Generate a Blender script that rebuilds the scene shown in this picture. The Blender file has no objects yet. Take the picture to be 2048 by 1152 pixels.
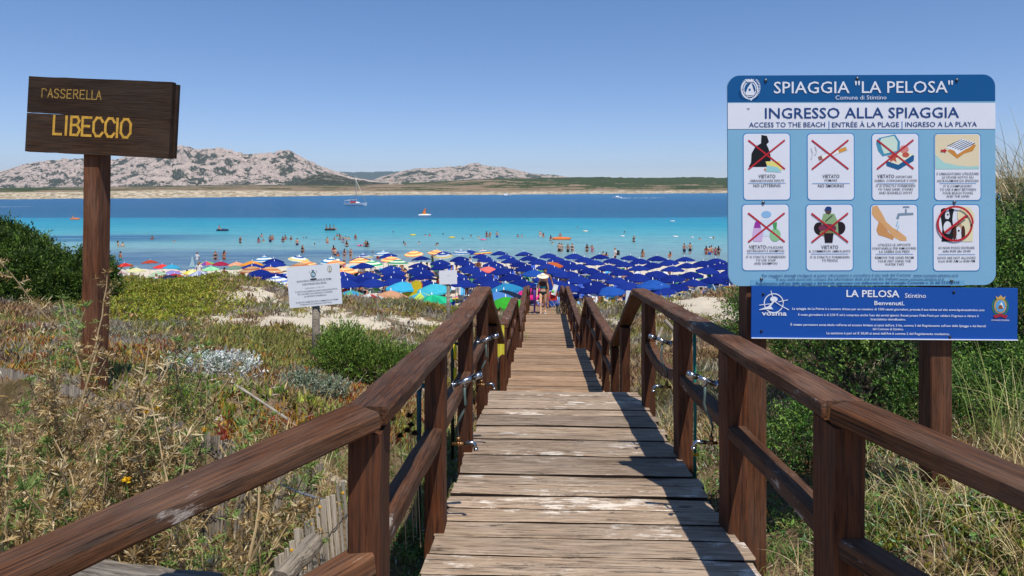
import bpy, bmesh, math, random
import numpy as np
from mathutils import Vector, Matrix, Euler

scene = bpy.context.scene
C = scene.collection
R = random.Random(11)
rng = np.random.default_rng(11)
F, CX, HY, EYE = 1365.0, 1024.0, 381.0, 7.5   # focal length in photo pixels, centre column, horizon row, eye above sea

# ---------------------------------------------------------------- camera, world, sun, exposure
cam_d = bpy.data.cameras.new('camera')
cam = bpy.data.objects.new('camera', cam_d); C.objects.link(cam)
cam.location = (0, 0, EYE); cam.rotation_euler = (math.radians(90), 0, 0)
cam_d.sensor_width = 36; cam_d.lens = 36 * F / 2048
cam_d.shift_y = -(576 - HY) / 2048
cam_d.clip_start = 0.05; cam_d.clip_end = 40000
scene.camera = cam
SUNV = Vector((0.17, -0.447, 1.0)).normalized()
world = bpy.data.worlds.new('World'); scene.world = world; world.use_nodes = True
wn = world.node_tree; wn.nodes.clear()
sky = wn.nodes.new('ShaderNodeTexSky'); sky.sky_type = 'NISHITA'; sky.sun_disc = False
sky.sun_elevation = math.asin(SUNV.z); sky.sun_rotation = math.atan2(SUNV.x, SUNV.y)
sky.altitude = 0; sky.air_density = 0.7; sky.dust_density = 0.1; sky.ozone_density = 3.0
tint = wn.nodes.new('ShaderNodeMix'); tint.data_type = 'RGBA'; tint.blend_type = 'MULTIPLY'
tint.inputs[0].default_value = 1.0
tcw = wn.nodes.new('ShaderNodeTexCoord'); spw = wn.nodes.new('ShaderNodeSeparateXYZ'); wn.links.new(tcw.outputs['Generated'], spw.inputs[0])
crw = wn.nodes.new('ShaderNodeValToRGB'); crw.color_ramp.elements[0].position = 0.0; crw.color_ramp.elements[1].position = 0.30
crw.color_ramp.elements[0].color = (.80, .76, .85, 1); crw.color_ramp.elements[1].color = (.74, .91, 1.05, 1)
wn.links.new(spw.outputs['Z'], crw.inputs[0]); wn.links.new(crw.outputs[0], tint.inputs[7])
bg = wn.nodes.new('ShaderNodeBackground'); bg.inputs[1].default_value = 0.14
wo = wn.nodes.new('ShaderNodeOutputWorld')
wn.links.new(sky.outputs[0], tint.inputs[6]); wn.links.new(tint.outputs[2], bg.inputs[0]); wn.links.new(bg.outputs[0], wo.inputs[0])
sun_d = bpy.data.lights.new('sun', 'SUN'); sun_d.energy = 4.6; sun_d.angle = math.radians(0.5); sun_d.color = (1.0, 0.955, 0.88)
sun = bpy.data.objects.new('sun', sun_d); C.objects.link(sun)
sun.rotation_euler = SUNV.to_track_quat('Z', 'Y').to_euler(); sun.location = (0, 0, 40)
scene.view_settings.view_transform = 'Standard'; scene.view_settings.look = 'None'
scene.view_settings.exposure = 0.0; scene.view_settings.gamma = 1.0; scene.view_settings.use_curve_mapping = False
scene.cycles.max_bounces = 5; scene.cycles.diffuse_bounces = 3; scene.cycles.glossy_bounces = 2
scene.cycles.transmission_bounces = 3; scene.cycles.transparent_max_bounces = 4

# ---------------------------------------------------------------- helpers
def W(px, py, d):
    return Vector(((px - CX) / F * d, d, EYE - (py - HY) / F * d))

def lin(h):
    h = h.lstrip('#'); v = [int(h[i:i + 2], 16) / 255 for i in (0, 2, 4)]
    return tuple(c / 12.92 if c <= 0.04045 else ((c + 0.055) / 1.055) ** 2.4 for c in v) + (1,)

def tag(o, label=None, cat=None, group=None, kind=None):
    if label: o['label'] = label
    if cat: o['category'] = cat
    if group: o['group'] = group
    if kind: o['kind'] = kind
    return o

def wm(o):
    m = o.matrix_basis.copy()
    return wm(o.parent) @ m if o.parent else m

def link(name, me, mat=None, parent=None, M=None, local=None):
    """one mesh object; M = world matrix, local = matrix in the parent's frame"""
    o = bpy.data.objects.new(name, me); C.objects.link(o)
    if mat is not None:
        for m in (mat if isinstance(mat, (list, tuple)) else [mat]):
            if me is not None and len(me.materials) < (len(mat) if isinstance(mat, (list, tuple)) else 1): me.materials.append(m)
    if parent:
        o.parent = parent; KIDS.setdefault(parent.name, []).append(o)
    if M is not None:
        o.matrix_basis = (wm(parent).inverted() @ M) if parent else M
    elif local is not None: o.matrix_basis = local
    elif parent is not None and local is None: pass
    return o

def empty(name, loc=(0, 0, 0), rz=0.0, **k):
    o = bpy.data.objects.new(name, None); C.objects.link(o)
    o.location = loc; o.rotation_euler = (0, 0, rz); o.empty_display_size = 0.2
    tag(o, **k); return o

def copy_tree(o, parent=None):
    c = o.copy(); C.objects.link(c); c.parent = parent
    for ch in KIDS.get(o.name, []):
        copy_tree(ch, c)
    return c
KIDS = {}

def mesh(name, V, Fc, smooth=False, mats=None, mi=None):
    me = bpy.data.meshes.new(name)
    me.from_pydata([tuple(v) for v in V], [], [tuple(f) for f in Fc])
    if mats:
        for m in mats: me.materials.append(m)
    if mi is not None: me.polygons.foreach_set('material_index', mi)
    if smooth: me.polygons.foreach_set('use_smooth', [True] * len(me.polygons))
    me.update(); return me

class MB:
    """collects primitives into one mesh"""
    def __init__(s): s.V = []; s.F = []; s.m = []
    def add(s, V, Fc, m=0):
        b = len(s.V); s.V += [tuple(v) for v in V]; s.F += [tuple(i + b for i in f) for f in Fc]; s.m += [m] * len(Fc)
    def box(s, c, sz, rot=None, m=0, taper=1.0):
        x, y, z = sz[0] / 2, sz[1] / 2, sz[2] / 2
        P = [Vector((sx * x * (taper if sz_ > 0 else 1), sy * y * (taper if sz_ > 0 else 1), sz_ * z)) for sz_ in (-1, 1) for sy in (-1, 1) for sx in (-1, 1)]
        if rot is not None: P = [rot @ p for p in P]
        P = [p + Vector(c) for p in P]
        s.add(P, [(0, 2, 3, 1), (4, 5, 7, 6), (0, 1, 5, 4), (1, 3, 7, 5), (3, 2, 6, 7), (2, 0, 4, 6)], m)
    def tube(s, pts, r, n=6, m=0, cap=True):
        pts = [Vector(p) for p in pts]; rs = r if isinstance(r, (list, tuple)) else [r] * len(pts)
        V = []; up = Vector((0, 0, 1))
        for i, p in enumerate(pts):
            t = (pts[min(i + 1, len(pts) - 1)] - pts[max(i - 1, 0)]).normalized()
            a = t.cross(up)
            if a.length < 0.1: a = t.cross(Vector((1, 0, 0)))
            a.normalize(); b = t.cross(a)
            for k in range(n):
                an = 2 * math.pi * k / n
                V.append(p + (a * math.cos(an) + b * math.sin(an)) * rs[i])
        Fc = [(i * n + k, i * n + (k + 1) % n, (i + 1) * n + (k + 1) % n, (i + 1) * n + k) for i in range(len(pts) - 1) for k in range(n)]
        if cap: Fc += [tuple(range(n))[::-1], tuple((len(pts) - 1) * n + k for k in range(n))]
        s.add(V, Fc, m)
    def lathe(s, prof, n=12, m=0, c=(0, 0, 0), M=None):
        V = []
        for r, z in prof:
            for k in range(n):
                a = 2 * math.pi * k / n; V.append(Vector((r * math.cos(a), r * math.sin(a), z)))
        V = [(M @ v if M is not None else v) + Vector(c) for v in V]
        Fc = [(i * n + k, i * n + (k + 1) % n, (i + 1) * n + (k + 1) % n, (i + 1) * n + k) for i in range(len(prof) - 1) for k in range(n)]
        if prof[0][0] > 1e-4: Fc.append(tuple(range(n))[::-1])
        if prof[-1][0] > 1e-4: Fc.append(tuple((len(prof) - 1) * n + k for k in range(n)))
        s.add(V, Fc, m)
    def ball(s, c, r, n=10, m=0, sc=(1, 1, 1)):
        prof = [(max(1e-5, math.sin(math.pi * i / 6)) * r, -math.cos(math.pi * i / 6) * r) for i in range(7)]
        s.lathe(prof, n, m, c, Matrix.Diagonal(sc).to_3x3() if len(sc) == 3 else None)
    def me(s, name, smooth=False, mats=None): return mesh(name, s.V, s.F, smooth, mats, s.m)

# ---------------------------------------------------------------- numpy noise
def _h(ix, iy, seed):
    n = (ix.astype(np.int64) * 374761393 + iy.astype(np.int64) * 668265263 + seed * 1442695041) & 0xffffffff
    n = ((n ^ (n >> 13)) * 1274126177) & 0xffffffff
    n = (n ^ (n >> 16)) & 0xffffffff
    return n / 4294967295.0
def vnoise(x, y, seed=0):
    x = np.asarray(x, float); y = np.asarray(y, float)
    ix = np.floor(x); iy = np.floor(y); fx = x - ix; fy = y - iy
    fx = fx * fx * (3 - 2 * fx); fy = fy * fy * (3 - 2 * fy)
    a = _h(ix, iy, seed); b = _h(ix + 1, iy, seed); c = _h(ix, iy + 1, seed); d = _h(ix + 1, iy + 1, seed)
    return (a * (1 - fx) + b * fx) * (1 - fy) + (c * (1 - fx) + d * fx) * fy
def fbm(x, y, seed=0, o=4):
    s = 0; a = 0.5; t = 0
    for i in range(o):
        s = s + a * vnoise(np.asarray(x) * 2 ** i, np.asarray(y) * 2 ** i, seed + i); t += a; a *= 0.5
    return s / t
def smooth(a, b, x):
    t = np.clip((np.asarray(x, float) - a) / (b - a), 0, 1); return t * t * (3 - 2 * t)

# ---------------------------------------------------------------- materials
def newmat(name):
    m = bpy.data.materials.new(name); m.use_nodes = True
    nt = m.node_tree; return m, nt, nt.nodes['Principled BSDF']
def node(nt, typ, **k):
    n = nt.nodes.new(typ)
    for a, b in k.items():
        if a.startswith('i_'):
            key = a[2:]; n.inputs[int(key) if key.isdigit() else key].default_value = b
        else: setattr(n, a, b)
    return n
def mix(nt, fac, a, b, mode='MIX'):
    n = nt.nodes.new('ShaderNodeMix'); n.data_type = 'RGBA'; n.blend_type = mode
    for i, v in ((0, fac), (6, a), (7, b)):
        if hasattr(v, 'is_linked') or hasattr(v, 'links'): nt.links.new(v, n.inputs[i])
        else: n.inputs[i].default_value = v
    return n.outputs[2]
def ramp(nt, src, a, b, ca=(0, 0, 0, 1), cb=(1, 1, 1, 1)):
    n = nt.nodes.new('ShaderNodeValToRGB'); n.color_ramp.elements[0].position = a; n.color_ramp.elements[1].position = b
    n.color_ramp.elements[0].color = ca; n.color_ramp.elements[1].color = cb
    nt.links.new(src, n.inputs[0]); return n.outputs[0]
def coords(nt, scale, rnd=True, kind='Object'):
    tc = nt.nodes.new('ShaderNodeTexCoord'); mp = nt.nodes.new('ShaderNodeMapping'); mp.inputs['Scale'].default_value = scale
    nt.links.new(tc.outputs[kind], mp.inputs[0])
    if rnd:
        oi = nt.nodes.new('ShaderNodeObjectInfo'); mu = nt.nodes.new('ShaderNodeMath'); mu.operation = 'MULTIPLY'; mu.inputs[1].default_value = 37.0
        nt.links.new(oi.outputs['Random'], mu.inputs[0]); nt.links.new(mu.outputs[0], mp.inputs['Location'])
    return mp.outputs[0]
def noise(nt, vec, scale=1.0, detail=4, rough=0.6, dist=0.0):
    n = nt.nodes.new('ShaderNodeTexNoise'); n.inputs['Scale'].default_value = scale; n.inputs['Detail'].default_value = detail
    n.inputs['Roughness'].default_value = rough; n.inputs['Distortion'].default_value = dist
    nt.links.new(vec, n.inputs['Vector']); return n.outputs['Fac']
def bump(nt, b, h, strength, dist=0.01):
    n = nt.nodes.new('ShaderNodeBump'); n.inputs['Strength'].default_value = strength; n.inputs['Distance'].default_value = dist
    nt.links.new(h, n.inputs['Height']); nt.links.new(n.outputs[0], b.inputs['Normal']); return n

_plain = {}
def plain(name, col, rough=0.6, metal=0.0, spec=0.4, var=0.12, scale=8.0):
    """a colour with a little procedural wear"""
    if name in _plain: return _plain[name]
    m, nt, b = newmat(name)
    c = lin(col) if isinstance(col, str) else tuple(col) + (1,)
    n = noise(nt, coords(nt, (1, 1, 1)), scale, 4, 0.6)
    d = tuple(x * (1 - var) for x in c[:3]) + (1,); e = tuple(min(1, x * (1 + var)) for x in c[:3]) + (1,)
    nt.links.new(ramp(nt, n, 0.3, 0.7, d, e), b.inputs['Base Color'])
    b.inputs['Roughness'].default_value = rough; b.inputs['Metallic'].default_value = metal
    b.inputs['Specular IOR Level'].default_value = spec
    _plain[name] = m; return m

def wood(name, dark, light, patch=None, patch_amt=0.62, rough=0.75, grain=26, bs=0.5, dirt=None, dirt_amt=0.6, tonal=0.25):
    m, nt, b = newmat(name)
    v = coords(nt, (1, 1, 1))
    vg = coords(nt, (2.6, grain * 2.4, grain * 2.4))
    warp = noise(nt, v, 3.0, 3)
    g = noise(nt, vg, 1.6, 8, 0.68, 0.35)
    g2 = noise(nt, coords(nt, (1.6, grain * 3.2, grain * 3.2)), 2.0, 5, 0.7)
    col = mix(nt, ramp(nt, g, 0.34, 0.66), lin(dark), lin(light))
    crack = ramp(nt, g2, 0.36, 0.42)
    col = mix(nt, crack, mix(nt, 1.0, col, (.35, .32, .3, 1), 'MULTIPLY'), col)
    big = noise(nt, coords(nt, (1.1, 4, 4)), 2.2, 4)
    col = mix(nt, ramp(nt, big, 0.35, 0.7, (0, 0, 0, 1), (tonal, tonal, tonal, 1)), col, mix(nt, 0.35, lin(light), (1, 0.92, 0.8, 1)))
    if dirt:
        dn = noise(nt, coords(nt, (2.5, 6, 6)), 2.0, 6, 0.7)
        col = mix(nt, ramp(nt, dn, dirt_amt, dirt_amt + 0.08), col, mix(nt, 0.25, lin(dirt), col))
    if patch:
        pn = noise(nt, coords(nt, (3.0, 9, 9)), 2.6, 8, 0.75)
        pm = noise(nt, coords(nt, (0.9, 1.5, 1.5)), 2.0, 3)
        mu = node(nt, 'ShaderNodeMath', operation='MULTIPLY'); nt.links.new(pn, mu.inputs[0]); nt.links.new(ramp(nt, pm, 0.35, 0.7, (.55, .55, .55, 1), (1.25, 1.25, 1.25, 1)), mu.inputs[1])
        col = mix(nt, ramp(nt, mu.outputs[0], patch_amt, patch_amt + 0.1), col, mix(nt, 0.3, lin(patch), col))
    oi = nt.nodes.new('ShaderNodeObjectInfo')
    tone = ramp(nt, oi.outputs['Random'], 0.0, 1.0, (0.74, 0.74, 0.74, 1), (1.22, 1.19, 1.14, 1))
    col = mix(nt, 1.0, col, tone, 'MULTIPLY')
    nt.links.new(col, b.inputs['Base Color'])
    b.inputs['Roughness'].default_value = rough; b.inputs['Specular IOR Level'].default_value = 0.22
    ad = node(nt, 'ShaderNodeMath', operation='ADD'); nt.links.new(g, ad.inputs[0]); nt.links.new(crack, ad.inputs[1])
    bump(nt, b, ad.outputs[0], bs, 0.006)
    return m

def colattr(name, trans=0.3, rough=0.7, spec=0.25):
    m, nt, b = newmat(name)
    a = node(nt, 'ShaderNodeAttribute', attribute_name='Col')
    b.inputs['Roughness'].default_value = rough; b.inputs['Specular IOR Level'].default_value = spec
    nt.links.new(a.outputs['Color'], b.inputs['Base Color'])
    if trans:
        t = nt.nodes.new('ShaderNodeBsdfTranslucent'); nt.links.new(a.outputs['Color'], t.inputs[0])
        ms = nt.nodes.new('ShaderNodeMixShader'); ms.inputs[0].default_value = trans
        nt.links.new(b.outputs[0], ms.inputs[1]); nt.links.new(t.outputs[0], ms.inputs[2])
        nt.links.new(ms.outputs[0], nt.nodes['Material Output'].inputs[0])
    return m

M_RAIL = wood('stained_rail_wood', '#2a170c', '#764a2b', patch='#ddd2c6', patch_amt=0.62, tonal=0.16, bs=0.7)
M_POST = wood('stained_post_wood', '#2c150a', '#693b20', grain=18, tonal=0.06, bs=0.4)
M_DECK = wood('weathered_deck_wood', '#705c4a', '#b49c84', patch='#e8dfd3', patch_amt=0.55, dirt='#2a2119', dirt_amt=0.60, grain=14, tonal=0.35, bs=0.9)
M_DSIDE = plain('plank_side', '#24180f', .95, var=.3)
M_DECK2 = wood('worn_deck_wood', '#6a4d38', '#b59472', patch='#cdbba6', patch_amt=0.66, dirt='#452c1b', dirt_amt=0.64, grain=20, tonal=0.25, bs=0.5)
M_SIGNWOOD = wood('dark_sign_wood', '#1e120b', '#46301f', grain=30, tonal=0.06, bs=0.6)
M_SIGNPOST = wood('sign_post_wood', '#3c200f', '#74462a', grain=16, tonal=0.1)
M_GREYWOOD = wood('grey_weathered_wood', '#5b5248', '#a89c8c', patch='#d4ccc0', patch_amt=0.62, grain=24, bs=0.7)
M_SLAT = wood('bleached_reed', '#4e463e', '#a2978a', patch='#c8c0b4', patch_amt=0.64, grain=30, bs=0.7)
M_LATH = wood('lichen_lath', '#756b5e', '#c0b5a5', patch='#e0d8cc', patch_amt=0.6, grain=40, bs=0.6)
M_LEAF = colattr('leaf', 0.28, 0.5, 0.35)
M_DRY = colattr('dry_plant', 0.22, 0.8, 0.15)
M_WHITE = plain('white_paint', '#e4e4e6', 0.4, var=0.03)
M_CHROME = plain('chrome', '#a9adb2', 0.24, 1.0, var=0.15)
M_BRASS = plain('aged_brass', '#8f6a45', 0.4, 0.8)
M_RUBBER = plain('grey_green_hose', '#55655f', 0.45)
M_BLACKM = plain('black_metal', '#181818', 0.5)
M_GREENP = plain('green_stake', '#0f6b5c', 0.5)
M_STEEL = plain('dull_steel', '#77787a', 0.4, 0.9)
# ---------------------------------------------------------------- the boardwalk's line and levels
def xc(d): return 0.227 + 0.0415 * d            # centre line
DK = [(-1.0, -1.33), (6.93, -2.04), (9.05, -2.95), (14.2, -3.28), (16.2, -4.27), (25.0, -4.50), (27.5, -5.22), (33.0, -5.58), (36.5, -6.85)]
def dk(d):
    return np.interp(d, [a for a, _ in DK], [b for _, b in DK])

# ---------------------------------------------------------------- ground
GP = [(-1.2, 0, -2.1), (-3, 0, -2.2), (-6, 0, -2.2), (-1.2, 1.2, -2.1), (-3, 1.2, -2.1), (-1.1, 2.5, -2.05), (-2, 2.4, -2.05), (-3.2, 2.8, -2.05), (-4.6, 3.6, -2.0), (-7, 4, -1.9),
      (-1.75, 4.15, -1.56), (-2.6, 4.75, -1.52), (-3.4, 5.3, -1.5), (-4.4, 6.0, -1.55), (-7, 7, -1.6), (-1.1, 4.6, -2.0), (-12, 6, -1.7),
      (-3, 16, -3.0), (-9, 22, -2.7), (-14, 22, -2.6), (-20, 16, -2.5), (-18, 27, -3.2),
      (-0.95, 7, -2.5), (-0.8, 12, -3.5), (-0.6, 20, -4.75), (0, 27, -5.3),
      (1.7, 3, -1.95), (1.6, 4.6, -2.1), (4, 1.5, -1.5), (1.9, 0.8, -1.9), (3.6, 4.2, -1.5), (4, 7, -1.55), (8, 4, -1.4), (8, 9, -1.5), (14, 12, -1.6), (1.7, 7, -2.45), (2.0, 11, -3.1), (12, 22, -2.6), (20, 22, -2.4), (20, 8, -1.5)]
for px, py, d in [(560, 800, 5.5), (629, 722, 10), (300, 700, 8), (100, 700, 8), (50, 645, 12), (300, 640, 13), (500, 640, 15), (300, 582, 22), (450, 584, 27), (250, 576, 28), (560, 584, 27), (350, 580, 26),
                  (80, 606, 16), (700, 650, 18), (640, 612, 24), (800, 620, 24), (880, 620, 24), (940, 628, 25),
                  (1885, 975, 3.6), (2000, 1040, 3.2), (1400, 700, 10), (1450, 640, 14), (1400, 600, 19), (1320, 610, 20), (1240, 645, 17), (1200, 636, 22), (1450, 598, 23), (1300, 616, 24)]:
    p = W(px, py, d); GP.append((p.x, d, p.z - EYE))
_G = np.array(GP); _n = len(_G)
_D = np.hypot(_G[:, None, 0] - _G[None, :, 0], _G[:, None, 1] - _G[None, :, 1])
_A = np.zeros((_n + 3, _n + 3)); _A[:_n, :_n] = _D + np.eye(_n) * 0.0; _A[:_n, _n] = 1; _A[:_n, _n + 1] = _G[:, 0]; _A[:_n, _n + 2] = _G[:, 1]; _A[_n:, :_n] = _A[:_n, _n:].T
_W = np.linalg.solve(_A, np.concatenate([_G[:, 2], [0, 0, 0]]))
def beachz(d):
    return np.interp(d, [30, 34, 60, 72, 110, 300], [-6.95, -7.0, -7.32, -7.5, -9.2, -14])
def gz(X, d, rough=True):
    """ground height above the sea"""
    X = np.asarray(X, float); d = np.asarray(d, float); sh = X.shape
    x = X.ravel(); y = d.ravel(); out = np.empty(len(x))
    for i in range(0, len(x), 20000):
        a = x[i:i + 20000]; b = y[i:i + 20000]
        r = np.hypot(a[:, None] - _G[None, :, 0], b[:, None] - _G[None, :, 1])
        out[i:i + 20000] = r @ _W[:_n] + _W[_n] + _W[_n + 1] * a + _W[_n + 2] * b
    z = out.reshape(sh)
    if rough:
        amp = np.clip(0.04 + d * 0.012, 0, 0.28)
        z = z + (fbm(X * 0.9, d * 0.9, 3, 4) - 0.5) * amp * 1.6 + (fbm(X * 4, d * 4, 9, 3) - 0.5) * 0.07
    fl_ = 3.75 + (-1.15 - X) / 3.35 * 2.0            # the reed fence holds the dune back: a step down on its near side
    st = smooth(-.06, -.30, d - fl_) * smooth(-.95, -1.25, X) * smooth(-8, -6, X)
    z = z * (1 - st) + np.minimum(z, -2.32 + (z + 2) * .3) * st
    cor = smooth(1.55, 0.85, np.abs(X - xc(d)))
    z = z * (1 - cor) + np.minimum(z, dk(d) - 0.32) * cor
    b = smooth(28.5, 33.5, d + (fbm(X * .35, d * .35, 21, 2) - .5) * 2)
    z = z * (1 - b) + (beachz(d + smooth(-10, -32, X) * 7) + (fbm(X * .8, d * .8, 5, 3) - .5) * 0.12) * b
    return z + EYE
def proj(X, d, z):
    return CX + X / d * F, HY + (EYE - z) / d * F
SANDP = [(720, 650, 130, 16, 1.1), (490, 592, 95, 26, 1.15), (570, 640, 130, 16, 1.0), (430, 640, 60, 10, .7), (760, 690, 70, 10, .6), (1410, 612, 90, 28, 1.2), (1230, 645, 30, 14, .7), (350, 690, 110, 9, .5),
         (90, 660, 100, 14, .35), (1990, 1035, 60, 10, 1.3), (860, 645, 50, 10, 1.0), (1300, 660, 30, 15, .5), (640, 620, 60, 12, .6), (1450, 640, 60, 14, .6)]
MATP = [(320, 598, 105, 34), (390, 570, 60, 18)]
FLOWP = [(870, 610, 95, 15), (1000, 600, 50, 20), (470, 700, 60, 8)]
def gsum(px, py, lst):
    s = np.zeros_like(px)
    for g in lst:
        a = g[4] if len(g) > 4 else 1
        s = s + a * np.exp(-((px - g[0]) / g[2]) ** 2 - ((py - g[1]) / g[3]) ** 2)
    return s
def cover(X, d, z):
    """0 bare sand .. 1 closed plant litter"""
    dd = np.maximum(d, 0.5)
    px, py = proj(X, dd, z)
    s = gsum(px, py, SANDP) * np.where(d > 2.2, 1, 0)
    n = fbm(X * 1.3, d * 1.3, 31, 4); n2 = fbm(X * 5, d * 5, 41, 3)
    c = 1.1 - s * 1.25 + (n - 0.5) * 1.5 + (n2 - .5) * 1.5 + smooth(.56, .66, fbm(X * 2.2, d * 2.2, 44, 3)) * .55
    c = c * smooth(33, 29.5, d + (n - .5) * 3)
    return np.clip(c, 0, 1)

dl = np.concatenate([np.linspace(-3, 1, 12)[:-1], np.geomspace(1, 36, 330), np.geomspace(37, 260, 50)])
ul = np.concatenate([np.linspace(-3.0, -1.05, 30)[:-1], np.linspace(-1.05, 1.05, 360), np.linspace(1.05, 3.0, 30)[1:]])
DD, UU = np.meshgrid(dl, ul, indexing='ij'); XX = UU * (np.maximum(DD, 0) * 0.95 + 3.0) * 0.85
ZZ = gz(XX, DD); CC = cover(XX, DD, ZZ)
nr, nc = DD.shape
me = bpy.data.meshes.new('ground')
vv = np.stack([XX, DD, ZZ], -1).reshape(-1, 3)
ii = np.arange(nr * nc).reshape(nr, nc)
ff = np.stack([ii[:-1, :-1], ii[:-1, 1:], ii[1:, 1:], ii[1:, :-1]], -1).reshape(-1, 4)
def fastmesh(name, V, Fc, col=None, attr=None, smooth_=True, k=4):
    me = bpy.data.meshes.new(name); V = np.asarray(V, np.float32); Fc = np.asarray(Fc, np.int32)
    me.vertices.add(len(V)); me.vertices.foreach_set('co', V.ravel())
    me.loops.add(Fc.size); me.loops.foreach_set('vertex_index', Fc.ravel())
    me.polygons.add(len(Fc)); me.polygons.foreach_set('loop_start', np.arange(0, Fc.size, k, dtype=np.int32))
    me.polygons.foreach_set('loop_total', np.full(len(Fc), k, np.int32))
    me.polygons.foreach_set('use_smooth', np.full(len(Fc), smooth_))
    me.update(calc_edges=True)
    if col is not None:
        c = np.ones((len(V), 4), np.float32); c[:, :3] = col
        a = me.color_attributes.new('Col', 'FLOAT_COLOR', 'POINT'); a.data.foreach_set('color', c.ravel())
    if attr is not None:
        a = me.attributes.new('cover', 'FLOAT', 'POINT'); a.data.foreach_set('value', np.asarray(attr, np.float32).ravel())
    return me
me = fastmesh('ground', vv, ff, attr=CC.ravel())
m, nt, b = newmat('dune_ground')
v = coords(nt, (1, 1, 1), False)
sand = mix(nt, noise(nt, v, 7, 6, .7), lin('#b9a88e'), lin('#efe3cd'))
lit = mix(nt, ramp(nt, noise(nt, v, 30, 5, .7), .35, .65), lin('#5a4634'), lin('#ab9274'))
lit = mix(nt, ramp(nt, noise(nt, v, 1.7, 4, .6), .45, .65), lit, mix(nt, noise(nt, v, 14, 3), lin('#4f4a2a'), lin('#6f5a3c')))
at = node(nt, 'ShaderNodeAttribute', attribute_name='cover')
nn = noise(nt, v, 9, 7, .75)
ad = node(nt, 'ShaderNodeMath', operation='ADD'); nt.links.new(at.outputs['Fac'], ad.inputs[0])
mu = node(nt, 'ShaderNodeMath', operation='MULTIPLY_ADD'); nt.links.new(nn, mu.inputs[0]); mu.inputs[1].default_value = 1.6; mu.inputs[2].default_value = -0.8
nt.links.new(mu.outputs[0], ad.inputs[1])
nt.links.new(mix(nt, ramp(nt, ad.outputs[0], .42, .6), sand, lit), b.inputs['Base Color'])
b.inputs['Roughness'].default_value = 0.95; b.inputs['Specular IOR Level'].default_value = 0.1
bump(nt, b, noise(nt, v, 22, 6, .75), 0.8, 0.05)
tag(link('ground', me, m), kind='structure', label='sandy dune ground sloping down to the beach')

# ---------------------------------------------------------------- sea
ys = np.concatenate([np.geomspace(60, 12000, 120)]); us = np.linspace(-1.6, 1.6, 40)
DD, UU = np.meshgrid(ys, us, indexing='ij'); XX = UU * (DD + 60)
i2 = np.arange(DD.size).reshape(DD.shape)
ff = np.stack([i2[:-1, :-1], i2[:-1, 1:], i2[1:, 1:], i2[1:, :-1]], -1).reshape(-1, 4)
me = fastmesh('sea', np.stack([XX, DD, 0 * XX], -1).reshape(-1, 3), ff)
m, nt, b = newmat('sea_water')
tc = nt.nodes.new('ShaderNodeTexCoord'); sp = nt.nodes.new('ShaderNodeSeparateXYZ'); nt.links.new(tc.outputs['Object'], sp.inputs[0])
vlow = coords(nt, (0.006, 0.02, 1), False); nlow = noise(nt, vlow, 1.0, 5, .6)
wob = node(nt, 'ShaderNodeMath', operation='MULTIPLY_ADD'); nt.links.new(nlow, wob.inputs[0]); wob.inputs[1].default_value = 0.12; wob.inputs[2].default_value = -0.06
lg = node(nt, 'ShaderNodeMath', operation='LOGARITHM'); nt.links.new(sp.outputs['Y'], lg.inputs[0]); lg.inputs[1].default_value = 10
ad = node(nt, 'ShaderNodeMath', operation='ADD'); nt.links.new(lg.outputs[0], ad.inputs[0]); nt.links.new(wob.outputs[0], ad.inputs[1])
mr = node(nt, 'ShaderNodeMapRange'); mr.inputs[1].default_value = 1.8; mr.inputs[2].default_value = 3.4
nt.links.new(ad.outputs[0], mr.inputs[0])
rp = nt.nodes.new('ShaderNodeValToRGB'); nt.links.new(mr.outputs[0], rp.inputs[0])
def lp(dist): return (math.log10(dist) - 1.8) / 1.6
stops = [(72, '#92aab2'), (80, '#8cb0b6'), (95, '#82b8be'), (118, '#56b2be'), (150, '#16a0b8'), (180, '#0a92b2'), (186, '#088cae'), (194, '#066890'), (225, '#045c82'), (480, '#055c88'), (780, '#0e648e'), (2000, '#1c7098')]
el = rp.color_ramp.elements
el[0].position = lp(stops[0][0]); el[0].color = lin(stops[0][1]); el[1].position = lp(stops[-1][0]); el[1].color = lin(stops[-1][1])
for dist, c in stops[1:-1]:
    e = el.new(lp(dist)); e.color = lin(c)
# sea-grass patches in the shallows, on the left
pn = noise(nt, coords(nt, (0.03, 0.11, 1), False), 1.0, 5, .6)
def band(a, b_, soft):
    r1 = node(nt, 'ShaderNodeMapRange', interpolation_type='SMOOTHSTEP'); nt.links.new(sp.outputs['Y'], r1.inputs[0]); r1.inputs[1].default_value = a - soft; r1.inputs[2].default_value = a + soft
    r2 = node(nt, 'ShaderNodeMapRange', interpolation_type='SMOOTHSTEP'); nt.links.new(sp.outputs['Y'], r2.inputs[0]); r2.inputs[1].default_value = b_ + soft; r2.inputs[2].default_value = b_ - soft
    k = node(nt, 'ShaderNodeMath', operation='MULTIPLY'); nt.links.new(r1.outputs[0], k.inputs[0]); nt.links.new(r2.outputs[0], k.inputs[1]); return k.outputs[0]
def left(x0, soft):
    r = node(nt, 'ShaderNodeMapRange', interpolation_type='SMOOTHSTEP'); nt.links.new(sp.outputs['X'], r.inputs[0]); r.inputs[1].default_value = x0 + soft; r.inputs[2].default_value = x0 - soft; return r.outputs[0]
def mul(a, b_):
    k = node(nt, 'ShaderNodeMath', operation='MULTIPLY'); nt.links.new(a, k.inputs[0]); nt.links.new(b_, k.inputs[1]); return k.outputs[0]
g1 = mul(mul(band(100, 116, 5), left(-50, 14)), ramp(nt, pn, .38, .5))
g2 = mul(mul(band(62, 85, 4), left(-13, 5)), ramp(nt, pn, .3, .55))
col = mix(nt, g1, rp.outputs[0], lin('#2f6f96'))
col = mix(nt, g2, col, lin('#5580a0'))
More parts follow.
